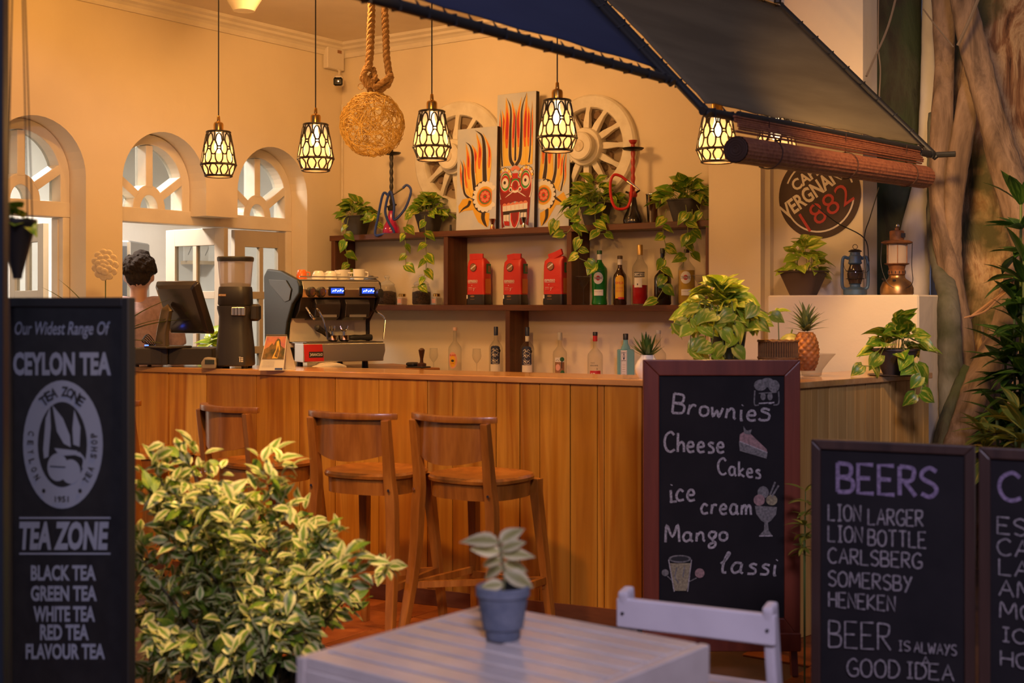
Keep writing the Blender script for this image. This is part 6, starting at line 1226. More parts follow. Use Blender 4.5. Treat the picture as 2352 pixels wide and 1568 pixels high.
for x0 in (.20,.44):
    m = MB(); m.box(x0,x0+.125,-.072,-.05,.405,.455, c=.004); ds = m.build('display', disp, em_); m = MB(); m.box(x0+.016,x0+.110,-.0728,-.0718,.418,.446); m.build('screen', blue_e, ds)
    g = Draw()
    for k in range(5):
        cx = x0+.026+k*.0185; g.line([(cx,.428),(cx+.006,.438) if k % 2 else (cx+.006,.431),(cx+.012,.433)], .0045, 0)
    g.build('digits', lambda u, v, d: (u, -.0732-d, v), [white_e], ds)
TX = lambda p: Matrix.Translation(p) @ Matrix.Rotation(PI/2, 4, 'X')
for x in (.06,.135): m = MB(); m.lathe([(.026,-.01),(.028,.0),(.028,.045),(.022,.05),(.020,.052),(1e-4,.052)], 20, TX((x,-.055,.425))); k_ = m.build('steam_knob', black_pl, em_, smooth=True); m = MB(); m.lathe([(.020,.0522),(1e-4,.0535)], 20, TX((x,-.055,.425))); m.build('knob_cap', copper, k_)
m = MB(); m.lathe([(.022,-.01),(.026,.0),(.024,.05),(1e-4,.052)], 20, TX((.585,-.055,.42))); m.build('steam_knob', black_pl, em_, smooth=True)
m = MB(); m.tube(smoothpath([(.10,-.03,.34),(.11,-.08,.33),(.14,-.11,.27),(.165,-.12,.17)], 5), .0065, 8); m.build('steam_wand', chrome, em_, smooth=True)
m = MB(); m.tube(smoothpath([(.05,-.03,.34),(.06,-.08,.30),(.08,-.09,.28),(.10,-.07,.29)], 5), .008, 8); m.build('water_spout', chrome, em_, smooth=True)
m = MB(); m.tube(smoothpath([(WM-.03,-.02,.33),(WM+.02,-.08,.29),(WM+.03,-.09,.26)], 4), .006, 8); m.tube([(WM+.03,-.09,.27),(WM+.01,-.10,.165)], .0065, 8); m.build('steam_wand', chrome, em_, smooth=True)
m = MB(); yz(m, [(.18,.0),(.14,.14),(.10,.26),(.02,.36),(-.085,.415),(-.09,.46),(-.06,.49),(.20,.545),(.42,.56),(.48,.52),(.46,.0)], -.035, -.002); spn = m.build('side_panel', teal, em_, bevel=.01)
m = MB(); yz(m, [(.02,.44),(.10,.49),(.38,.50),(.36,.47),(.12,.37),(.05,.38)], -.042, -.035); m.build('side_inlay', M('inlay_grey', (.035,.04,.042), .35), spn, bevel=.003)
m = MB(); yz(m, [(.30,.05),(.30,.12),(.10,.12),(.10,.26),(-.02,.36),(-.06,.43),(-.05,.48),(.05,.52),(.45,.52),(.47,.05)], WM, WM+.02); m.build('side_panel', dk, em_, bevel=.006)
for x in (.04, WM-.05):
    for y in (.05,.42): m = MB(); m.lathe([(.024,0),(.020,.05)], 14, Matrix.Translation((x,y,0))); m.build('foot', black_pl, em_)
def onmach(x, y, z): v = Matrix.Rotation(mrz, 3, 'Z') @ Vector((x*(.76 if z > .05 else 1), y, 0)); return Vector((mo.x+v.x, mo.y+v.y, ZB+z))
cupm = {}
for i, (x, y, r, h_, mt_, lab) in enumerate(((.08,.10,.030,.055,M('cup_orange', (.75,.16,.03), .3, coat=.4),'orange cup upside down on the espresso machine'),(.22,.12,.036,.05,white_cer,'leftmost white cup on the espresso machine, upside down'),(.31,.11,.036,.05,white_cer,'second white cup on the espresso machine, upside down'),(.40,.12,.038,.055,white_cer,'third white cup on the espresso machine'),(.47,.20,.034,.06,white_cer,'fourth white cup on the espresso machine, set further back'),(.53,.10,.034,.062,white_cer,'rightmost white cup on the espresso machine, handle to the right'))):
    t = thing('coffee_cup', lab, 'cup', onmach(x, y, .495), 0, 'cups on the espresso machine'); m = MB(); m.lathe([(r,0),(r*1.02,.003),(r*.98,h_*.5),(r*.72,h_*.93),(r*.55,h_),(r*.5,h_)] if i < 3 else [(r*.75,0),(r*.95,h_*.2),(r,h_),(r*.92,h_),(r*.85,h_*.25),(1e-4,h_*.15)], 24); m.build('cup_body', mt_, t, smooth=True)
    m = MB(); d = RX; m.tube([d*(r*.9)+Vector((0,0,h_*.75)), d*(r*1.5)+Vector((0,0,h_*.7)), d*(r*1.5)+Vector((0,0,h_*.35)), d*(r*.9)+Vector((0,0,h_*.3))], .004, 6); m.build('handle', mt_, t, smooth=True)
for k, (x, lab) in enumerate(((.255,'chrome portafilter lying on the drip tray, left'),(.345,'chrome portafilter lying on the drip tray, handle to the right'))):
    t = thing('portafilter', lab, 'portafilter', onmach(x, -.02, .154), mrz+(.0 if k else .6), 'portafilters on the drip tray'); m = MB(); m.lathe([(.020,0),(.032,.008),(.034,.03),(.036,.034),(.030,.034)], 24); m.build('basket', chrome, t, smooth=True)
    m = MB(); m.tube([(.0,0,.03),(0,0,.055)], .012, 10); m.tube(smoothpath([(-.022,0,.085),(-.012,0,.062),(.012,0,.062),(.022,0,.085)], 4), .006, 8); m.build('spout', chrome, t, smooth=True)
    m = MB(); m.lathe([(.008,.03),(.012,.035),(.016,.06),(.014,.10),(.019,.15),(.016,.165),(1e-4,.17)], 16, Matrix.Translation((0,0,.02)) @ Matrix.Rotation(PI/2 if k else -1.2, 4, 'Y')); m.build('handle', black_pl, t, smooth=True)
# cloths and tamper on the stand
t = onmach(.15, -.085, 0); rag = thing('bar_cloth', 'crumpled pale cloth on the stand under the espresso machine', 'cloth', t, mrz)
m = MB(); rnd = random.Random(8)
for k in range(3): 
    P = smoothpath([(-.11+.02*k,-.02+.02*k,.013),(-.04,-.025+.024*k,.016+.008*k),(.03,-.02+.02*k,.022),(.09,-.01+.01*k,.014)], 6); m.tube(P, [.010+.010*math.sin(PI*i/(len(P)-1))+.004*noise.noise(Vector((i*.6,k,0))) for i in range(len(P))], 10)
m.build('cloth_fold', M('cloth_cream', (.66,.58,.48), .9, bump=.4, bscale=30), rag, smooth=True)
tp = onmach(.70, -.08, 0); t = thing('tamper', 'dark wooden tamper standing on a black mat at the stand end', 'tamper', tp); m = MB(); m.box(-.075,.045,-.04,.04,0,.008, c=.002); m.box(-.085,-.03,-.03,.03,.008,.03, c=.006); m.build('mat', black_pl, t, smooth=True); m = MB(); m.lathe([(.026,.008),(.026,.024),(.010,.03),(.009,.05),(.016,.085),(.018,.10),(.010,.11),(1e-4,.112)], 24, Matrix.Translation((.01,0,0))); m.build('tamper_handle', M('tamper_wood', (.07,.025,.012), .3), t, smooth=True)
# ================================================================ grinder
gp = W(541, 6.86, HT); gr = thing('coffee_grinder', 'tall black on-demand coffee grinder with a clear bean hopper', 'coffee grinder', gp, YAW)
def rl_(a, b, z, e=4, dx=0, dy=0): return ([(x+dx, y+dy) for x, y in superell(a, b, 36, e)], z)
gb = M('grinder_black', (.035,.030,.028), .38, bump=.05)
m = MB(); ringloft(m, [rl_(.092,.10,.012),rl_(.095,.105,.018),rl_(.092,.10,.10),rl_(.080,.088,.22),rl_(.078,.086,.27),rl_(.088,.09,.31),rl_(.088,.09,.325)], True); m.build('grinder_body', gb, gr, smooth=True)
m = MB(); ringloft(m, [rl_(.078,.08,.325),rl_(.085,.086,.335),rl_(.082,.083,.41),rl_(.079,.08,.425)], True); m.build('grinder_head', gb, gr, smooth=True)
m = MB(); ringloft(m, [rl_(.079,.079,.425,2.4),rl_(.090,.090,.56,2.4)], False); m.build('hopper', glassmat('hopper_glass', (.75,.70,.72), .62), gr, smooth=True)
m = MB(); ringloft(m, [rl_(.074,.074,.426,2.4),rl_(.076,.076,.44,2.4),rl_(.03,.03,.447,2.4)], True); m.build('beans', beans, gr, smooth=True)
m = MB(); ringloft(m, [rl_(.092,.092,.558,2.4),rl_(.094,.094,.565,2.4),rl_(.094,.094,.578,2.4),rl_(.088,.088,.583,2.4)], True); m.build('hopper_lid', black_pl, gr, smooth=True)
m = MB(); m.box(.075,.125,-.03,.06,.245,.335, c=.012); m.build('motor_housing', gb, gr, smooth=True)
m = MB(); m.box(-.002,.07,-.100,-.085,.275,.318, c=.003); wn = m.build('chute_window', M('window_steel', (.65,.62,.58), .25, .8), gr)
for k in range(3): m = MB(); m.box(.012+k*.018,.015+k*.018,-.102,-.099,.277,.316); m.build('slot', dk, wn)
g = Draw(); g.poly([(-.070,.375),(-.030,.375),(-.030,.387),(-.070,.387)], 8); g.text('MYTHOS', -.067, -.033, .378, .384, 0, .01); g.build('name_badge', lambda u, v, d: (u, -.0905-d, v), LM, gr, .0003)
g = Draw(); g.poly([(.042,.035),(.047,.035),(.047,.056),(.042,.056)], 0); g.poly([(.040,.058),(.049,.058),(.049,.062),(.040,.062)], 0)
for k in range(3): g.poly([(.050,.035+k*.009),(.062,.035+k*.009),(.062,.041+k*.009),(.050,.041+k*.009)], 0)
g.build('front_mark', lambda u, v, d: (u, -.1065-d, v), LM, gr, .0003)
for s in (-1,1): m = MB(); m.lathe([(.016,0),(.018,.014)], 12, Matrix.Translation((s*.06,-.06,0))); m.lathe([(.016,0),(.018,.014)], 12, Matrix.Translation((s*.06,.06,0))); m.build('foot', black_pl, gr)
# ================================================================ till: drawer, monitor
tp_ = W(404, 7.02, HT); till = thing('cash_drawer', 'wide dark grey cash drawer on the left end of the bar, under the till screen', 'cash drawer', tp_, YAW)
tg = M('till_grey', (.055,.048,.045), .45)
m = MB(); m.box(-.215,-.02,-.10,.20,.012,.100, c=.004); m.build('drawer_case', tg, till); m = MB(); m.box(-.018,.215,-.085,.20,.012,.100, c=.004); m.build('drawer_case_right', M('till_black', (.03,.026,.026), .5), till)
m = MB(); m.box(-.20,-.05,-.103,-.099,.02,.092); m.build('drawer_front', tg, till)
m = MB()
for x in (-.19,.19):
    for y in (-.07,.17): m.lathe([(.012,0),(.012,.012)], 10, Matrix.Translation((x,y,0)))
m.build('feet', black_pl, till)
mn = thing('till_monitor', 'black till touchscreen seen from behind, tilted on its stand', 'monitor', W(405, 6.98, HT+.100), YAW-.60)
m = MB(); T_ = Matrix.Translation((.03,.03,.215)) @ Matrix.Rotation(math.radians(22), 4, 'X')
vs = []
for y, s_ in ((-.030,.80),(-.022,.92),(.0,1.0),(.012,1.0)):
    vs += [(s_*.165*a, y, s_*.150*b) for a, b in ((-1,-.92),(-.94,-1),(.94,-1),(1,-.92),(1,.92),(.94,1),(-.94,1),(-1,.92))]
m.add(vs, [tuple(range(8)), tuple(range(24,32))]+[(j*8+i, j*8+(i+1)%8, j*8+8+(i+1)%8, j*8+8+i) for j in range(3) for i in range(8)], T_); m.build('screen_housing', M('screen_black', (.035,.028,.024), .18, coat=.6), mn, bevel=.003)
m = MB(); m.sweep([(-.055,-.05,.0),(-.050,-.05,.08),(-.035,-.035,.20),(-.02,-.02,.215)], [(.085,.03),(.07,.028),(.065,.026),(.05,.02)], (0,1,0)); m.build('neck', M('neck_grey', (.22,.17,.12), .25, .7), mn, bevel=.004)
m = MB(); m.box(-.12,.06,-.12,.06,0,.012, c=.004); m.build('foot_plate', tg, mn)
m = MB()
for k in range(5): m.tube(smoothpath([(-.14+.015*k,-.06,.012),(-.17+.01*k,-.08,.04+.008*k),(-.21,-.05,.03),(-.19,.0+.01*k,.006)], 5), .0028, 5)
cbl = m.build('cables', black_pl, mn, smooth=True); tag(cbl, kind='stuff')
m = MB(); m.box(-.165,-.150,-.075,-.06,.010,.016); m.build('indicator_light', M('led_blue', (.05,.12,1), emit=6), mn)
cdp = W(483, 6.80, HT); t = thing('card_terminal', 'small beige card terminal between the cash drawer and the grinder', 'card terminal', cdp, YAW)
m = MB(); m.prism([(-.036,0),(.036,0),(.040,.02),(.036,.052),(-.022,.058),(-.040,.03)], -.04, .04); m.build('terminal_body', M('beige_plastic', (.36,.30,.23), .4), t, bevel=.006); m = MB(); m.box(-.018,.030,-.044,-.040,.024,.046); s_ = m.build('terminal_screen', M('lcd', (.05,.06,.055), .3), t)
# ================================================================ desk calendar
cp = W(632, 6.62, HT); t = thing('desk_calendar', 'tent desk calendar with a sunset mountain photo, standing on the bar', 'calendar', cp, YAW-.1)
m = MB(); m.add([(-.072,-.045,0),(.055,-.045,0),(.062,.0,.175),(-.045,.0,.175),(.095,.05,0),(-.03,.055,0),(-.072,-.045,.002),(.055,-.045,.002)], [(0,1,2,3),(2,4,5,3),(0,5,4,1)]); 
co = m.build('card', M('card_white', (.74,.68,.60), .6), t); md = co.modifiers.new('t', 'SOLIDIFY'); md.thickness = .0015
g = Draw(); pc_ = [M('pic_sunset', (.72,.30,.06), .6, col2=(.45,.12,.20), scale=20), M('pic_rock', (.04,.05,.02), .6, col2=(.30,.16,.04), scale=30), M('pic_glow', (.80,.48,.08), .6), lab_w, M('pic_navy', (.03,.06,.22), .5)]
g.poly([(-.93,.32),(.93,.32),(.93,.97),(-.93,.97)], 0); g.poly([(-.93,.32),(.93,.32),(.93,.62),(.55,.70),(.40,.88),(.18,.92),(.02,.86),(-.12,.72),(-.3,.78),(-.5,.68),(-.93,.60)], 1); g.poly([(-.1,.34),(.4,.34),(.5,.6),(.3,.86),(.1,.82),(.15,.6)], 2); g.poly([(.1,.40),(.36,.36),(.45,.55),(.3,.72)], 1)
g.poly([(.30,.02),(.93,.02),(.93,.07),(.30,.07)], 4)
for k in range(5): g.poly([(-.8,.10+.04*k),(.2,.10+.04*k),(.2,.105+.04*k),(-.8,.105+.04*k)], 4)
def calf(u, v, d):
    a = Vector((-.072,-.045,0)).lerp(Vector((.055,-.045,0)), (u+1)/2); b = Vector((-.045,0,.175)).lerp(Vector((.062,0,.175)), (u+1)/2); return a.lerp(b, v)+Vector((0,-.0012-d,.0004))
g.build('calendar_page', calf, pc_, co, .0002)
m = MB(); m.tube([(-.045,.0,.176),(.062,0,.176)], .0035, 8); m.build('spiral_binding', M('binding', (.1,.08,.06), .5), t)
# ================================================================ succulent, basket, pineapple, shell bowl, lanterns
sp_ = W(1487, 5.88, HT); t = thing('potted_succulent', 'spiky green succulent in a white textured round pot on the bar edge', 'potted plant', sp_)
n = 32; m = MB(); loops = []
for j in range(13):
    z = .105*j/12; r = .030+.026*math.sin(PI*min(1, (j/12)*.93+.12)); loops.append(([(r*(1+.035*((i+j) % 2))*math.cos(2*PI*i/n), r*(1+.035*((i+j) % 2))*math.sin(2*PI*i/n)) for i in range(n)], z))
loops.append(([(x*.85, y*.85) for x, y in loops[-1][0]], .102)); loops.append(([(x*.8, y*.8) for x, y in loops[-1][0]], .085)); ringloft(m, loops); m.build('pot', white_cer, t, smooth=True)
lsp = leaf_mesh('leaf', leafmat('leaf_succulent', (.035,.085,.02), (.07,.13,.04)), 'spike', .6, -.15, 4)
rnd = random.Random(9)
for i in range(34): a = i*2.4; el = 1.35-1.1*(i/34)+rnd.uniform(-.1,.1); d = Vector((math.cos(a)*math.cos(el), math.sin(a)*math.cos(el), math.sin(el))); link('leaf', lsp, t, mtx=leaf_mtx(Vector((0,0,.095))+d*.005, d, rnd.uniform(.085,.115), 0, 2.0))
bp = W(1787, 5.92, HT); t = thing('rattan_basket', 'rattan drum basket with a thin sprig, left of the pineapple', 'basket', bp); rat = M('rattan', (.34,.17,.05), .7, col2=(.22,.10,.03), scale=30)
m = MB(); m.lathe([(.075,0),(.080,.005),(.082,.17),(.078,.17),(.074,.01),(1e-4,.01)], 32); m.build('basket_liner', M('rattan_dark', (.12,.06,.02), .8), t, smooth=True)
sm = MB(); sm.tube([(0,0,.0),(0,0,.17)], .004, 6); sme = sm.mesh('reed', rat, smooth=True)
for i in range(48): a = 2*PI*i/48; link('reed', sme, t, (.086*math.cos(a), .086*math.sin(a), .0))
for z in (.02,.09,.165): m = MB(); m.tube([(.089*math.cos(2*PI*i/36), .089*math.sin(2*PI*i/36), z+.003*(i % 2)) for i in range(36)], .005, 6, closed=True); m.build('hoop', rat, t, smooth=True)
m = MB(); m.tube(smoothpath([(0,0,.02),(.004,0,.15),(.0,0,.29)], 4), .0025, 6); m.build('sprig', vine_m, t, smooth=True)
for a, z in ((.3,.30),(2.8,.285),(1.2,.30)): link('leaf', lplm[1], t, mtx=leaf_mtx((0,0,z), (math.cos(a), math.sin(a), .3), .06, .3))
t = thing('melon', 'green striped melon mostly hidden behind basket and pineapple', 'melon', W(1817, 6.15, HT)); m = MB(); m.ball((0,0,.10), .075, 20, sz=1.3); m.build('melon_body', M('melon_green', (.16,.22,.05), .4, col2=(.42,.40,.12), scale=3, stretch=(6,6,.5)), t, smooth=True); m = MB(); m.tube([(0,0,.195),(.006,0,.215)], .004, 6); m.build('stem', vine_m, t)
ppn = W(1851, 6.06, HT+.012); t = thing('pineapple', 'ripe pineapple with a spiky crown, standing in the glass shell bowl', 'pineapple', ppn); t.scale = (1.12,1.12,1.15)
m = MB(); ns_, nz_ = 40, 44; vs = []
for j in range(nz_+1):
    z = .012+.155*j/nz_; u = j/nz_; r = .050*(math.sin(PI*(.12+.80*u))**.5)
    for i in range(ns_*2):
        th = 2*PI*i/(ns_*2); k1 = math.cos(6.5*th*1.0+u*22); k1 = abs(math.sin(5*th+u*17))*abs(math.sin(5*th-u*17)); vs.append(((r+.007*k1)*math.cos(th), (r+.007*k1)*math.sin(th), z))
N_ = ns_*2; m.add(vs, [(j*N_+i, j*N_+(i+1)%N_, (j+1)*N_+(i+1)%N_, (j+1)*N_+i) for j in range(nz_) for i in range(N_)]+[tuple(range(N_)), tuple(range(nz_*N_, nz_*N_+N_))]); m.build('pineapple_flesh', M('pineapple_skin', (.62,.22,.04), .55, col2=(.34,.12,.025), scale=22), t, smooth=True)
lcr = leaf_mesh('leaf', leafmat('leaf_crown', (.14,.20,.08), (.26,.30,.15)), 'spike', .6, .2, 4)
for i in range(34): a = i*2.4; el = 1.45-1.15*((i % 17)/17); d = Vector((math.cos(a)*math.cos(el), math.sin(a)*math.cos(el), math.sin(el))); link('leaf', lcr, t, mtx=leaf_mtx(Vector((0,0,.165+.03*(1-(i % 17)/17)))+d*.006, d, .085+.02*(i % 3)/3, 0, 2.2))
shp = W(1864, 6.04, HT); t = thing('glass_bowl', 'clear glass shell-shaped bowl holding the pineapple', 'bowl', shp); m = MB(); loops = []
for r, z, ex in ((.035,.0,0),(.045,.004,0),(.050,.03,.0),(.075,.075,.02),(.085,.105,.05)):
    pts = []
    for i in range(48): th = 2*PI*i/48; fl = 1+.05*math.cos(8*th)*(z*9); k = 1+ex*8*max(0, math.cos(th-YAW))**2; pts.append((r*fl*k*math.cos(th), r*fl*math.sin(th)))
    loops.append((pts, z))
ringloft(m, loops, False); m.add([(x,y,.001) for x,y in loops[0][0]], [tuple(range(48))]); m.build('bowl_shell', glassmat('bowl_glass', (.95,.92,.88), .82), t, smooth=True)
def torus(m, c, R, r, axis='z', n=28, k=6, a0=0, a1=2*PI):
    full = abs(a1-a0-2*PI) < 1e-3; P = []
    for i in range(n if full else n+1):
        a = a0+(a1-a0)*i/n; q = (R*math.cos(a), R*math.sin(a)); P.append(Vector(c)+(Vector((q[0],q[1],0)) if axis == 'z' else Vector((q[0],0,q[1]))))
    m.tube(P, r, k, closed=full)
# blue hurricane lantern on the ledge
x, D = A(1964,.34); t = thing('hurricane_lantern', 'old blue hurricane lantern on the white ledge', 'lantern', (x,-.34,1.48), YAW); bl_ = M('lantern_blue', (.07,.13,.20), .5, .2, col2=(.11,.10,.09), scale=25, lo=.5, hi=.8)
m = MB(); m.lathe([(.055,0),(.060,.004),(.060,.028),(.045,.038),(.026,.044),(.026,.055),(.034,.06)], 28); m.build('fuel_tank', bl_, t, smooth=True)
m = MB(); m.lathe([(.030,.06),(.038,.085),(.040,.11),(.032,.14),(.026,.158)], 24, caps=False); m.build('glass_globe', glassmat('smoky_glass', (.10,.06,.04), .5), t, smooth=True); m = MB(); m.lathe([(.012,.06),(.014,.075),(.005,.09),(1e-4,.095)], 12); m.build('burner', brass, t)
m = MB(); m.lathe([(.028,.158),(.036,.165),(.032,.175),(.034,.20),(.026,.208),(.026,.222)], 24); m.build('chimney', bl_, t, smooth=True); m = MB(); m.lathe([(.033,.224),(.034,.228),(.020,.236),(1e-4,.238)], 24); m.build('hood', dark_met, t, smooth=True)
for s in (-1,1): m = MB(); m.tube(smoothpath([(s*.045,0,.03),(s*.066,0,.05),(s*.066,0,.16),(s*.058,0,.195),(s*.034,0,.19)], 6), .0085, 8); m.build('side_tube', bl_, t, smooth=True)
m = MB()
for z in (.085,.125): torus(m, (0,0,z), .045, .0016)
m.tube(smoothpath([(-.064,0,.17),(-.05,-.05,.12),(.05,-.05,.12),(.064,0,.17)], 5), .0014, 5); m.build('wire_guard', dark_met, t)
m = MB(); torus(m, (0,0,.250), .012, .0016, 'x', 18, 5); m.build('carry_ring', dark_met, t)
# rusty pressure lantern
x, D = A(2060,.34); rust = M('rust', (.30,.11,.03), .6, .2, col2=(.14,.055,.022), scale=22, bump=.3); brassy = M('old_brass', (.40,.22,.08), .35, .8, col2=(.22,.11,.05), scale=18)
t = thing('pressure_lantern', 'tall rusty pressure lantern with a glass cylinder, right end of the ledge', 'lantern', (x,-.34,1.48), YAW)
m = MB(); m.lathe([(.075,0),(.082,.006),(.082,.035),(.070,.065),(.045,.082),(.040,.09),(.040,.10)], 32); m.build('fuel_tank', brassy, t, smooth=True)
m = MB(); m.lathe([(.036,.10),(.042,.104),(.042,.125),(.038,.128),(.044,.150),(.060,.156),(.062,.160)], 28); fb = m.build('gallery', rust, t, smooth=True)
for i in range(14): a = 2*PI*i/14; m = MB(); m.box(-.002,.002,-.001,.001,.108,.121, Matrix.Rotation(a, 4, 'Z') @ Matrix.Translation((0,-.0428,0))); m.build('slot', dk, fb)
m = MB(); m.lathe([(.050,.160),(.050,.258)], 28, caps=False); m.build('glass_cylinder', glassmat('dusty_glass', (.70,.55,.42), .45), t, smooth=True)
for i in range(6): a = 2*PI*i/6+.3; m = MB(); m.tube([(.054*math.cos(a), .054*math.sin(a), .158),(.054*math.cos(a), .054*math.sin(a), .262)], .0022, 5); m.build('guard_rod', rust, t)
m = MB(); m.lathe([(.066,.258),(.076,.262),(.078,.268),(.060,.276),(.036,.278)], 32); m.build('hood', rust, t, smooth=True); m = MB(); m.lathe([(.035,.276),(.036,.322),(.030,.326),(.010,.328),(.010,.34),(1e-4,.342)], 24); ck = m.build('cap', rust, t, smooth=True); m = MB(); m.box(.010,.032,-.0375,-.030,.290,.312); m.build('vent_hole', dk, ck); m = MB(); m.ball((.004,0,.350), .010, 10); m.build('finial', chrome, ck, smooth=True)
m = MB(); m.tube(smoothpath([(-.076,0,.262),(-.085,-.02,.15),(-.06,-.06,.055),(.0,-.08,.030),(.06,-.06,.06),(.072,-.01,.15),(.078,0,.262)], 6), .0018, 5); m.build('bail_handle', dark_met, t, smooth=True)
m = MB(); m.tube([(-.065,-.02,.072),(-.082,-.025,.082)], .005, 8); m.lathe([(.008,0),(.008,.01)], 10, Matrix.Translation((-.03,-.055,.068))); m.build('pump_knob', dk, t)
# ================================================================ small pot on the table
tp2 = W(1155, 2.66, .7505); t = thing('table_plant', 'small grey concrete pot with a pale-leaved cutting on the white table', 'potted plant', tp2)
conc = M('concrete_blue', (.15,.17,.22), .75, col2=(.10,.12,.17), scale=30, bump=.2, bscale=120)
m = MB(); m.lathe([(.033,0),(.035,.004),(.036,.022),(.041,.024),(.051,.088),(.055,.090),(.055,.106),(.053,.108),(.046,.108),(.043,.09),(1e-4,.09)], 48); m.build('pot', conc, t, smooth=True)
m = MB(); m.lathe([(.043,.088),(.02,.0925),(1e-4,.092)], 24); m.build('soil', soil, t)
stp = smoothpath([(0,0,.09),(.004,0,.13),(-.004,0,.17),(-.010,0,.198)], 6); m = MB(); m.tube(stp, .0028, 8); m.build('stem', M('stem_pale', (.16,.15,.06), .6), t, smooth=True)
lmp = leafmat('leaf_cream', (.36,.34,.12), (.70,.62,.36), 'margin', .5); lmo = [leaf_mesh('leaf', lmp, 'oval', .2, dr, 6) for dr in (.3,.7)]
for z, s_, up, sz in tuple((.09+(q[0]-.09)*.80, q[1], q[2], q[3]*.92) for q in ((.222,1,1.0,.055),(.218,-1,.55,.062),(.205,1,.55,.05),(.198,-1,.3,.058),(.188,1,.35,.052),(.178,-1,.15,.05),(.170,1,.05,.05),(.160,-1,-.1,.055),(.152,1,-.35,.062),(.158,1,-.9,.050),(.118,-1,.1,.045))):
    ip = min(stp, key=lambda q: abs(q.z-z)); d = RX*s_*.9+FW*random.uniform(-.4,.4)+Vector((0,0,up)); link('leaf', lmo[random.randrange(2)], t, mtx=leaf_mtx(ip, d, sz*1.12, 0, 1.35, 1.0))
# ================================================================ dried flower ornament behind the sign
fp = W(242, 6.95, HT); t = thing('flower_ornament', 'round ornament of pale shell petals on a stem, above the tea sign', 'ornament', fp, YAW); shl = M('shell_petal', (.90,.74,.50), .6, col2=(.95,.82,.60), scale=20)
zc_ = zof(608, 6.95)-HT; m = MB(); m.lathe([(.03,0),(.035,.004),(.025,.08),(.018,.12),(.02,.125)], 20); m.build('vase', white_cer, t, smooth=True); m = MB(); m.tube([(0,0,.05),(0,0.004,zc_)], .003, 6); m.build('stem', green_stem, t)
pm_ = MB(); pm_.lathe([(.022,0),(.020,.006),(.012,.009),(1e-4,.005)], 14); pme = pm_.mesh('petal', shl, smooth=True)
for rr2, nn, off in ((.052,11,0),(.030,7,.3),(.010,3,.2)):
    for i in range(nn): a = 2*PI*i/nn+off; link('petal', pme, t, mtx=Matrix.Translation((rr2*math.cos(a), -.006-.012*(rr2 < .04), zc_+rr2*1.25*math.sin(a))) @ Matrix.Rotation(PI/2, 4, 'X') @ Matrix.Rotation(.3, 4, 'X'))
lgs = leaf_mesh('leaf', leafmat('leaf_grass', (.12,.16,.03), (.25,.26,.06)), 'spike', .4, .35, 8)
for a_, e_, L2 in ((2.6,1.0,.32),(2.3,1.15,.30),(.5,.55,.34),(.4,.9,.30),(.55,.25,.26),(.3,.7,.26),(.5,.05,.22)): 
    d = Vector((math.cos(a_)*math.cos(e_), 0, math.sin(e_))); link('leaf', lgs, t, mtx=leaf_mtx((.0,0,.12), d, L2*1.35, 0, .8))
# ================================================================ camera box, ceiling lamp, pictures, shelf beyond, cooler
t = thing('junction_box', 'white plastic junction box high in the room corner', 'junction box', (.0,0,0)); y_, D = L(770, .0); zt1 = zof(104, 9.2)
m = MB(); m.box(.006,.05,-.20,-.03,zof(163,9.25),zof(106,9.25), c=.004); jb = m.build('box', M('white_plastic', (.72,.64,.54), .5), t); m = MB(); m.box(.05,.052,-.10,-.06,zof(125,9.25),zof(118,9.25)); m.build('box_label', lab_br, jb)
cc = W(777, 9.1, zof(186, 9.1)); t = thing('security_camera', 'small white security camera with a dark face under the junction box', 'camera', cc, YAW); m = MB(); m.box(-.030,.030,-.01,.09,-.030,.045, c=.012); m.build('camera_body', M('white_plastic', (.72,.64,.54), .5), t, smooth=True); m = MB(); m.box(-.031,.033,-.022,-.010,-.036,.022, c=.010); fc = m.build('camera_face', M('face_black', (.01,.01,.012), .15), t, smooth=True); m = MB(); m.lathe([(.010,0),(.008,.003),(1e-4,.004)], 14, Matrix.Translation((0,-.0222,-.004)) @ Matrix.Rotation(PI/2, 4, 'X')); m.build('lens', chrome, fc); m = MB(); m.tube([(0,.03,.04),(0,.06,.08),(-.02,.10,.10)], .008, 8); m.build('mount', M('white_plastic', (.72,.64,.54), .5), t)
cl = W(560, 7.3, 3.28); zb_ = zof(27, 7.3); t = thing('ceiling_light', 'frosted glass dome ceiling light with a dark ring, cut by the top edge', 'ceiling light', cl)
m = MB(); m.lathe([(.135,0),(.135,-.03),(.120,-.035)], 36); m.build('ceiling_plate', brass, t, smooth=True); m = MB(); m.lathe([(.130,-.03),(.140,-.06),(.134,-.10),(.105,-.135),(.06,zb_-3.28+.004),(1e-4,zb_-3.28)], 36, caps=False); m.build('glass_dome', M('dome_glass', (.75,.68,.52), .12, coat=.8), t, smooth=True); m = MB(); torus(m, (0,0,-.132), .106, .004, n=40); m.build('dark_ring', dark_met, t)
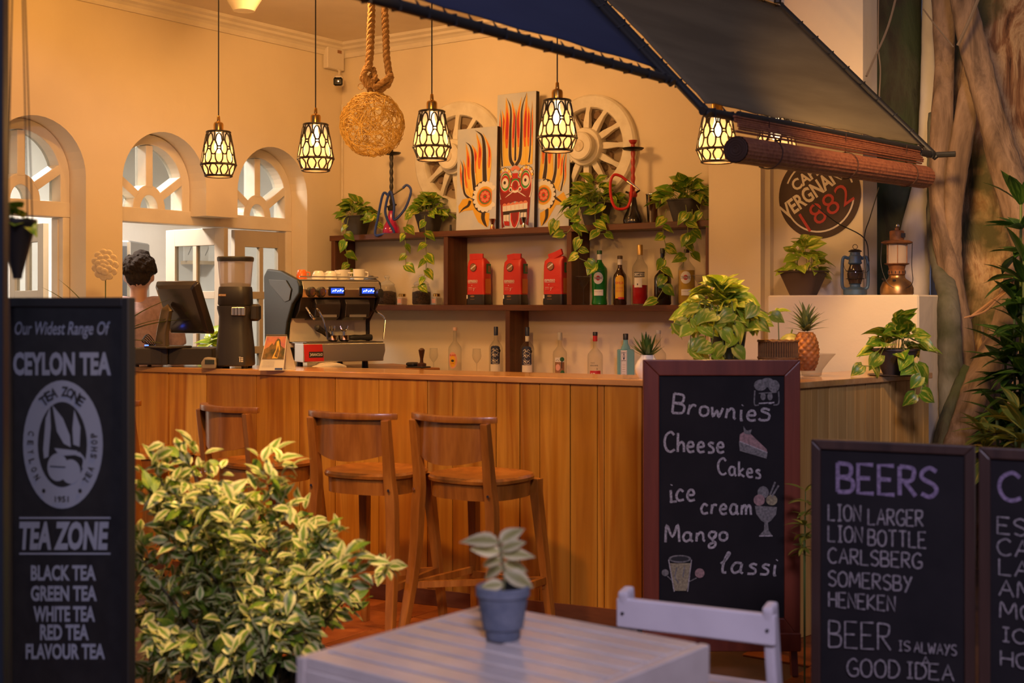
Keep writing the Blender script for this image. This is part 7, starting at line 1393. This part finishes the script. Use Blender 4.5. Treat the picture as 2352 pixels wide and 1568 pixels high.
def farpic(name, label, px0, px1, py0, py1, s, mats_, fn, cat='picture'):
    y0_, Da = L(px0, s); y1_, Db = L(px1, s); za, zb2 = zof(py1, (Da+Db)/2), zof(py0, (Da+Db)/2); t = thing(name, label, cat, (-s, y0_, za)); wd = y1_-y0_; h_ = zb2-za
    T = Matrix(((0,-1,0,0),(1,0,0,0),(0,0,1,0),(0,0,0,1)))
    m = MB(); 
    for a, b, c_, d_ in ((0,wd,0,.02),(0,wd,h_-.02,h_),(0,.02,.02,h_-.02),(wd-.02,wd,.02,h_-.02)): m.box(a, b, -.02, 0, c_, d_, T)
    m.build('frame', mats_[0], t); m = MB(); m.box(.015, wd-.015, -.008, -.002, .015, h_-.015, T); pn = m.build('picture_sheet', mats_[1], t)
    g = Draw(); fn(g, wd, h_); g.build('picture_print', lambda u, v, d: (.0085+d, u, v), mats_[2:], pn, .0003); return t
farpic('framed_picture', 'picture with a wavy border seen through the right door panes', 548,640,553,600,2.64,[M('frame_oak', (.55,.38,.2), .5), lab_w, M('pic_dark', (.10,.09,.08), .7), M('pic_mid', (.45,.35,.22), .7)], lambda g, w_, h_: (g.ell(w_*.3,h_*.5,w_*.12,h_*.22,0), g.ell(w_*.6,h_*.52,w_*.14,h_*.2,1), g.line([(w_*.1,h_*.25)]+[(w_*(.1+.8*i/16), h_*(.22+.05*(i % 2))) for i in range(17)], .008, 0, 1)))
y0_, Da = L(415, 2.64); y1_, Db = L(640, 2.64); zs_ = zof(603, (Da+Db)/2); ws_ = thing('far_shelf', 'pale wooden wall shelf in the room beyond the arches', 'shelf', (-2.64, (y0_+y1_)/2, zs_)); m = MB(); m.box(0,.18,-(y1_-y0_)/2,(y1_-y0_)/2,-.03,0); m.build('shelf_board', M('frame_oak', (.55,.38,.2), .5), ws_)
for px0, px1, lab in ((423,452,'left white print leaning on the far shelf'),(462,492,'right white print leaning on the far shelf')):
    ya, D_ = L(px0, 2.55); yb, _ = L(px1, 2.55); t = thing('art_card', lab, 'print', (-2.55, ya, zs_)); m = MB(); m.box(-.01,0,0,yb-ya,0,.22); c_ = m.build('card', lab_w, t); g = Draw(); g.line([(.3*(yb-ya),.05),(.55*(yb-ya),.12),(.5*(yb-ya),.18)], .006, 0); g.build('card_print', lambda u, v, d: (.0006+d, u, v), [lab_k], c_)
ck_ = W(284, 9.2); t = thing('drinks_cooler', 'steel drinks cooler beyond the arch, left of the barista', 'cooler', ck_, YAW); m = MB(); m.box(-.30,.045,0,.5,0,zof(552,9.2), c=.01); m.build('cooler_body', M('cooler_grey', (.25,.25,.25), .35, .6), t); m = MB(); m.box(.030,.050,-.02,0,.3,zof(556,9.2)); m.build('door_edge', chrome, t); m = MB(); m.box(-.28,.03,-.012,0,.3,zof(565,9.2)); m.build('cooler_door', M('cooler_glass', (.05,.05,.05), .1), t)
# ================================================================ barista seen from behind
pb_ = W(319, 8.45); person = thing('person', 'barista seen from behind in a brownish shirt, dark short hair, standing beyond the till', 'person', pb_, YAW+.12)
skin = M('skin', (.30,.14,.08), .5); shirt = M('shirt', (.26,.15,.13), .85, col2=(.20,.115,.10), scale=40, bump=.3, bscale=60); trous = M('trousers', (.03,.03,.035), .8); hairm = M('hair', (.012,.007,.005), .9, spec=.1, col2=(.022,.013,.008), scale=40, stretch=(3,3,1), bump=.6, bscale=90)
HH = zof(589, 8.45)
def seg(m, pts, rs, n=16): m.tube(smoothpath(pts, 4), [q.x for q in smoothpath([(r, 0, 0) for r in rs], 4)], n)
k = HH/1.75; m = MB()
def S3(*q): return tuple(c*k for c in q)
m.ball(S3(0,0,1.635), .092*k, 24, Matrix.Translation((0,0,0)) @ Matrix.Diagonal((.96,1.05,1,1)), sz=1.22); m.ball(S3(0,.03,1.565), .062*k, 20)
m.tube([S3(0,.105,1.63),S3(0,.122,1.605),S3(0,.10,1.59)], [.010,.016,.010], 8); m.tube([S3(-.02,.098,1.565),S3(.02,.098,1.565)], .007, 8)
for s in (-1,1): m.lathe([(.006,-.006),(.017,-.003),(.018,.004),(.010,.006)], 12, Matrix.Translation(S3(s*.093,.0,1.612)) @ Matrix.Rotation(PI/2, 4, 'Y') @ Matrix.Scale(1.6, 4, (1,0,0))); m.ball(S3(s*.032,.088,1.64), .012, 8)
seg(m, [S3(0,-.005,1.40),S3(0,-.008,1.48),S3(0,.0,1.56)], [.075*k,.055*k,.056*k]); seg(m, [S3(0,0,.93),S3(0,0,1.08),S3(0,-.01,1.25),S3(0,-.01,1.38),S3(0,-.01,1.44)], [.14*k,.125*k,.145*k,.13*k,.08*k], 20)
for s in (-1,1):
    seg(m, [S3(s*.05,-.01,1.41),S3(s*.12,-.01,1.41),S3(s*.185,-.005,1.37),S3(s*.225,.0,1.25),S3(s*.25,.02,1.11)], [.06*k,.065*k,.062*k,.048*k,.042*k]); seg(m, [S3(s*.25,.02,1.11),S3(s*.24,.12,1.02),S3(s*.20,.25,1.00)], [.042*k,.036*k,.026*k]); m.ball(S3(s*.19,.29,1.0), .038*k, 12, sz=.5)
    for f in range(4): m.tube([S3(s*(.165+.017*f),.31,1.0),S3(s*(.163+.018*f),.35,.995),S3(s*(.163+.018*f),.378-.006*abs(f-1.5),.975)], [.010,.009,.008], 6)
    m.tube([S3(s*.160,.285,1.0),S3(s*.140,.315,.995),S3(s*.135,.335,.985)], [.011,.010,.009], 6)
    seg(m, [S3(s*.09,0,.95),S3(s*.10,.01,.70),S3(s*.105,.01,.48),S3(s*.11,-.02,.28),S3(s*.11,-.03,.08)], [.10*k,.085*k,.058*k,.056*k,.04*k]); m.tube([S3(s*.11,-.04,.04),S3(s*.115,.08,.035),S3(s*.118,.15,.03)], [.036,.038,.026], 10)
o = m.build('body', skin, person, smooth=True)
def remesh(o, vs_=.009, sm=4):
    md = o.modifiers.new('r', 'REMESH'); md.mode = 'VOXEL'; md.voxel_size = vs_; md.use_smooth_shade = True; m2 = o.modifiers.new('s', 'SMOOTH'); m2.iterations = sm; m2.factor = .5
    bpy.context.view_layer.update(); dg = bpy.context.evaluated_depsgraph_get(); me = bpy.data.meshes.new_from_object(o.evaluated_get(dg)); o.modifiers.clear(); o.data = me
remesh(o)
m = MB(); seg(m, [S3(0,0,.90),S3(0,0,1.08),S3(0,-.01,1.25),S3(0,-.01,1.38),S3(0,-.012,1.455)], [.165*k,.15*k,.165*k,.148*k,.085*k], 20)
for s in (-1,1): seg(m, [S3(s*.05,-.01,1.415),S3(s*.12,-.01,1.42),S3(s*.19,-.005,1.375),S3(s*.232,.0,1.25),S3(s*.245,.01,1.17)], [.07*k,.075*k,.072*k,.062*k,.060*k])
o = m.build('shirt', shirt, person, smooth=True); remesh(o, .011, 6)
m = MB()
for s in (-1,1): seg(m, [S3(s*.07,0,1.0),S3(s*.09,0,.90),S3(s*.10,.01,.70),S3(s*.105,.01,.48),S3(s*.11,-.02,.10)], [.12*k,.125*k,.10*k,.078*k,.065*k])
o = m.build('trousers', trous, person, smooth=True); remesh(o, .014, 4)
m = MB(); m.ball(S3(0,-.010,1.678), .104*k, 28, Matrix.Diagonal((1.06,1.06,1,1)), sz=.86); m.ball(S3(0,-.040,1.625), .076*k, 20, Matrix.Diagonal((1.1,1,1,1)), sz=.95); m.ball(S3(.01,.04,1.735), .065*k, 16)
rh = random.Random(2)
for i in range(420):
    a = rh.uniform(0, 2*PI); e_ = rh.uniform(-.15, 1.5); n_ = Vector((math.cos(a)*math.cos(e_), math.sin(a)*math.cos(e_), math.sin(e_))); 
    if n_.y > .55 and n_.z < .5: continue
    p0 = Vector((0,-.012*k,1.672*k))+Vector((n_.x*.106, n_.y*.106, n_.z*.088))*k; tg_ = (Vector((.35,.25,-.5))-n_*n_.dot(Vector((.35,.25,-.5)))).normalized(); m.tube([p0-n_*.01, p0+tg_*.014+n_*.008, p0+tg_*.034+n_*.007], [.005,.0045,.002], 4)
o = m.build('hair', hairm, person, smooth=True)
for v in o.data.vertices: nz = noise.noise(Vector((v.co.x*30, v.co.y*30, v.co.z*18)))*.014+noise.noise(v.co*90)*.005; v.co += Vector((v.co.x, v.co.y, v.co.z-1.66*k)).normalized()*nz
remesh(o, .0045, 0)
m = MB()
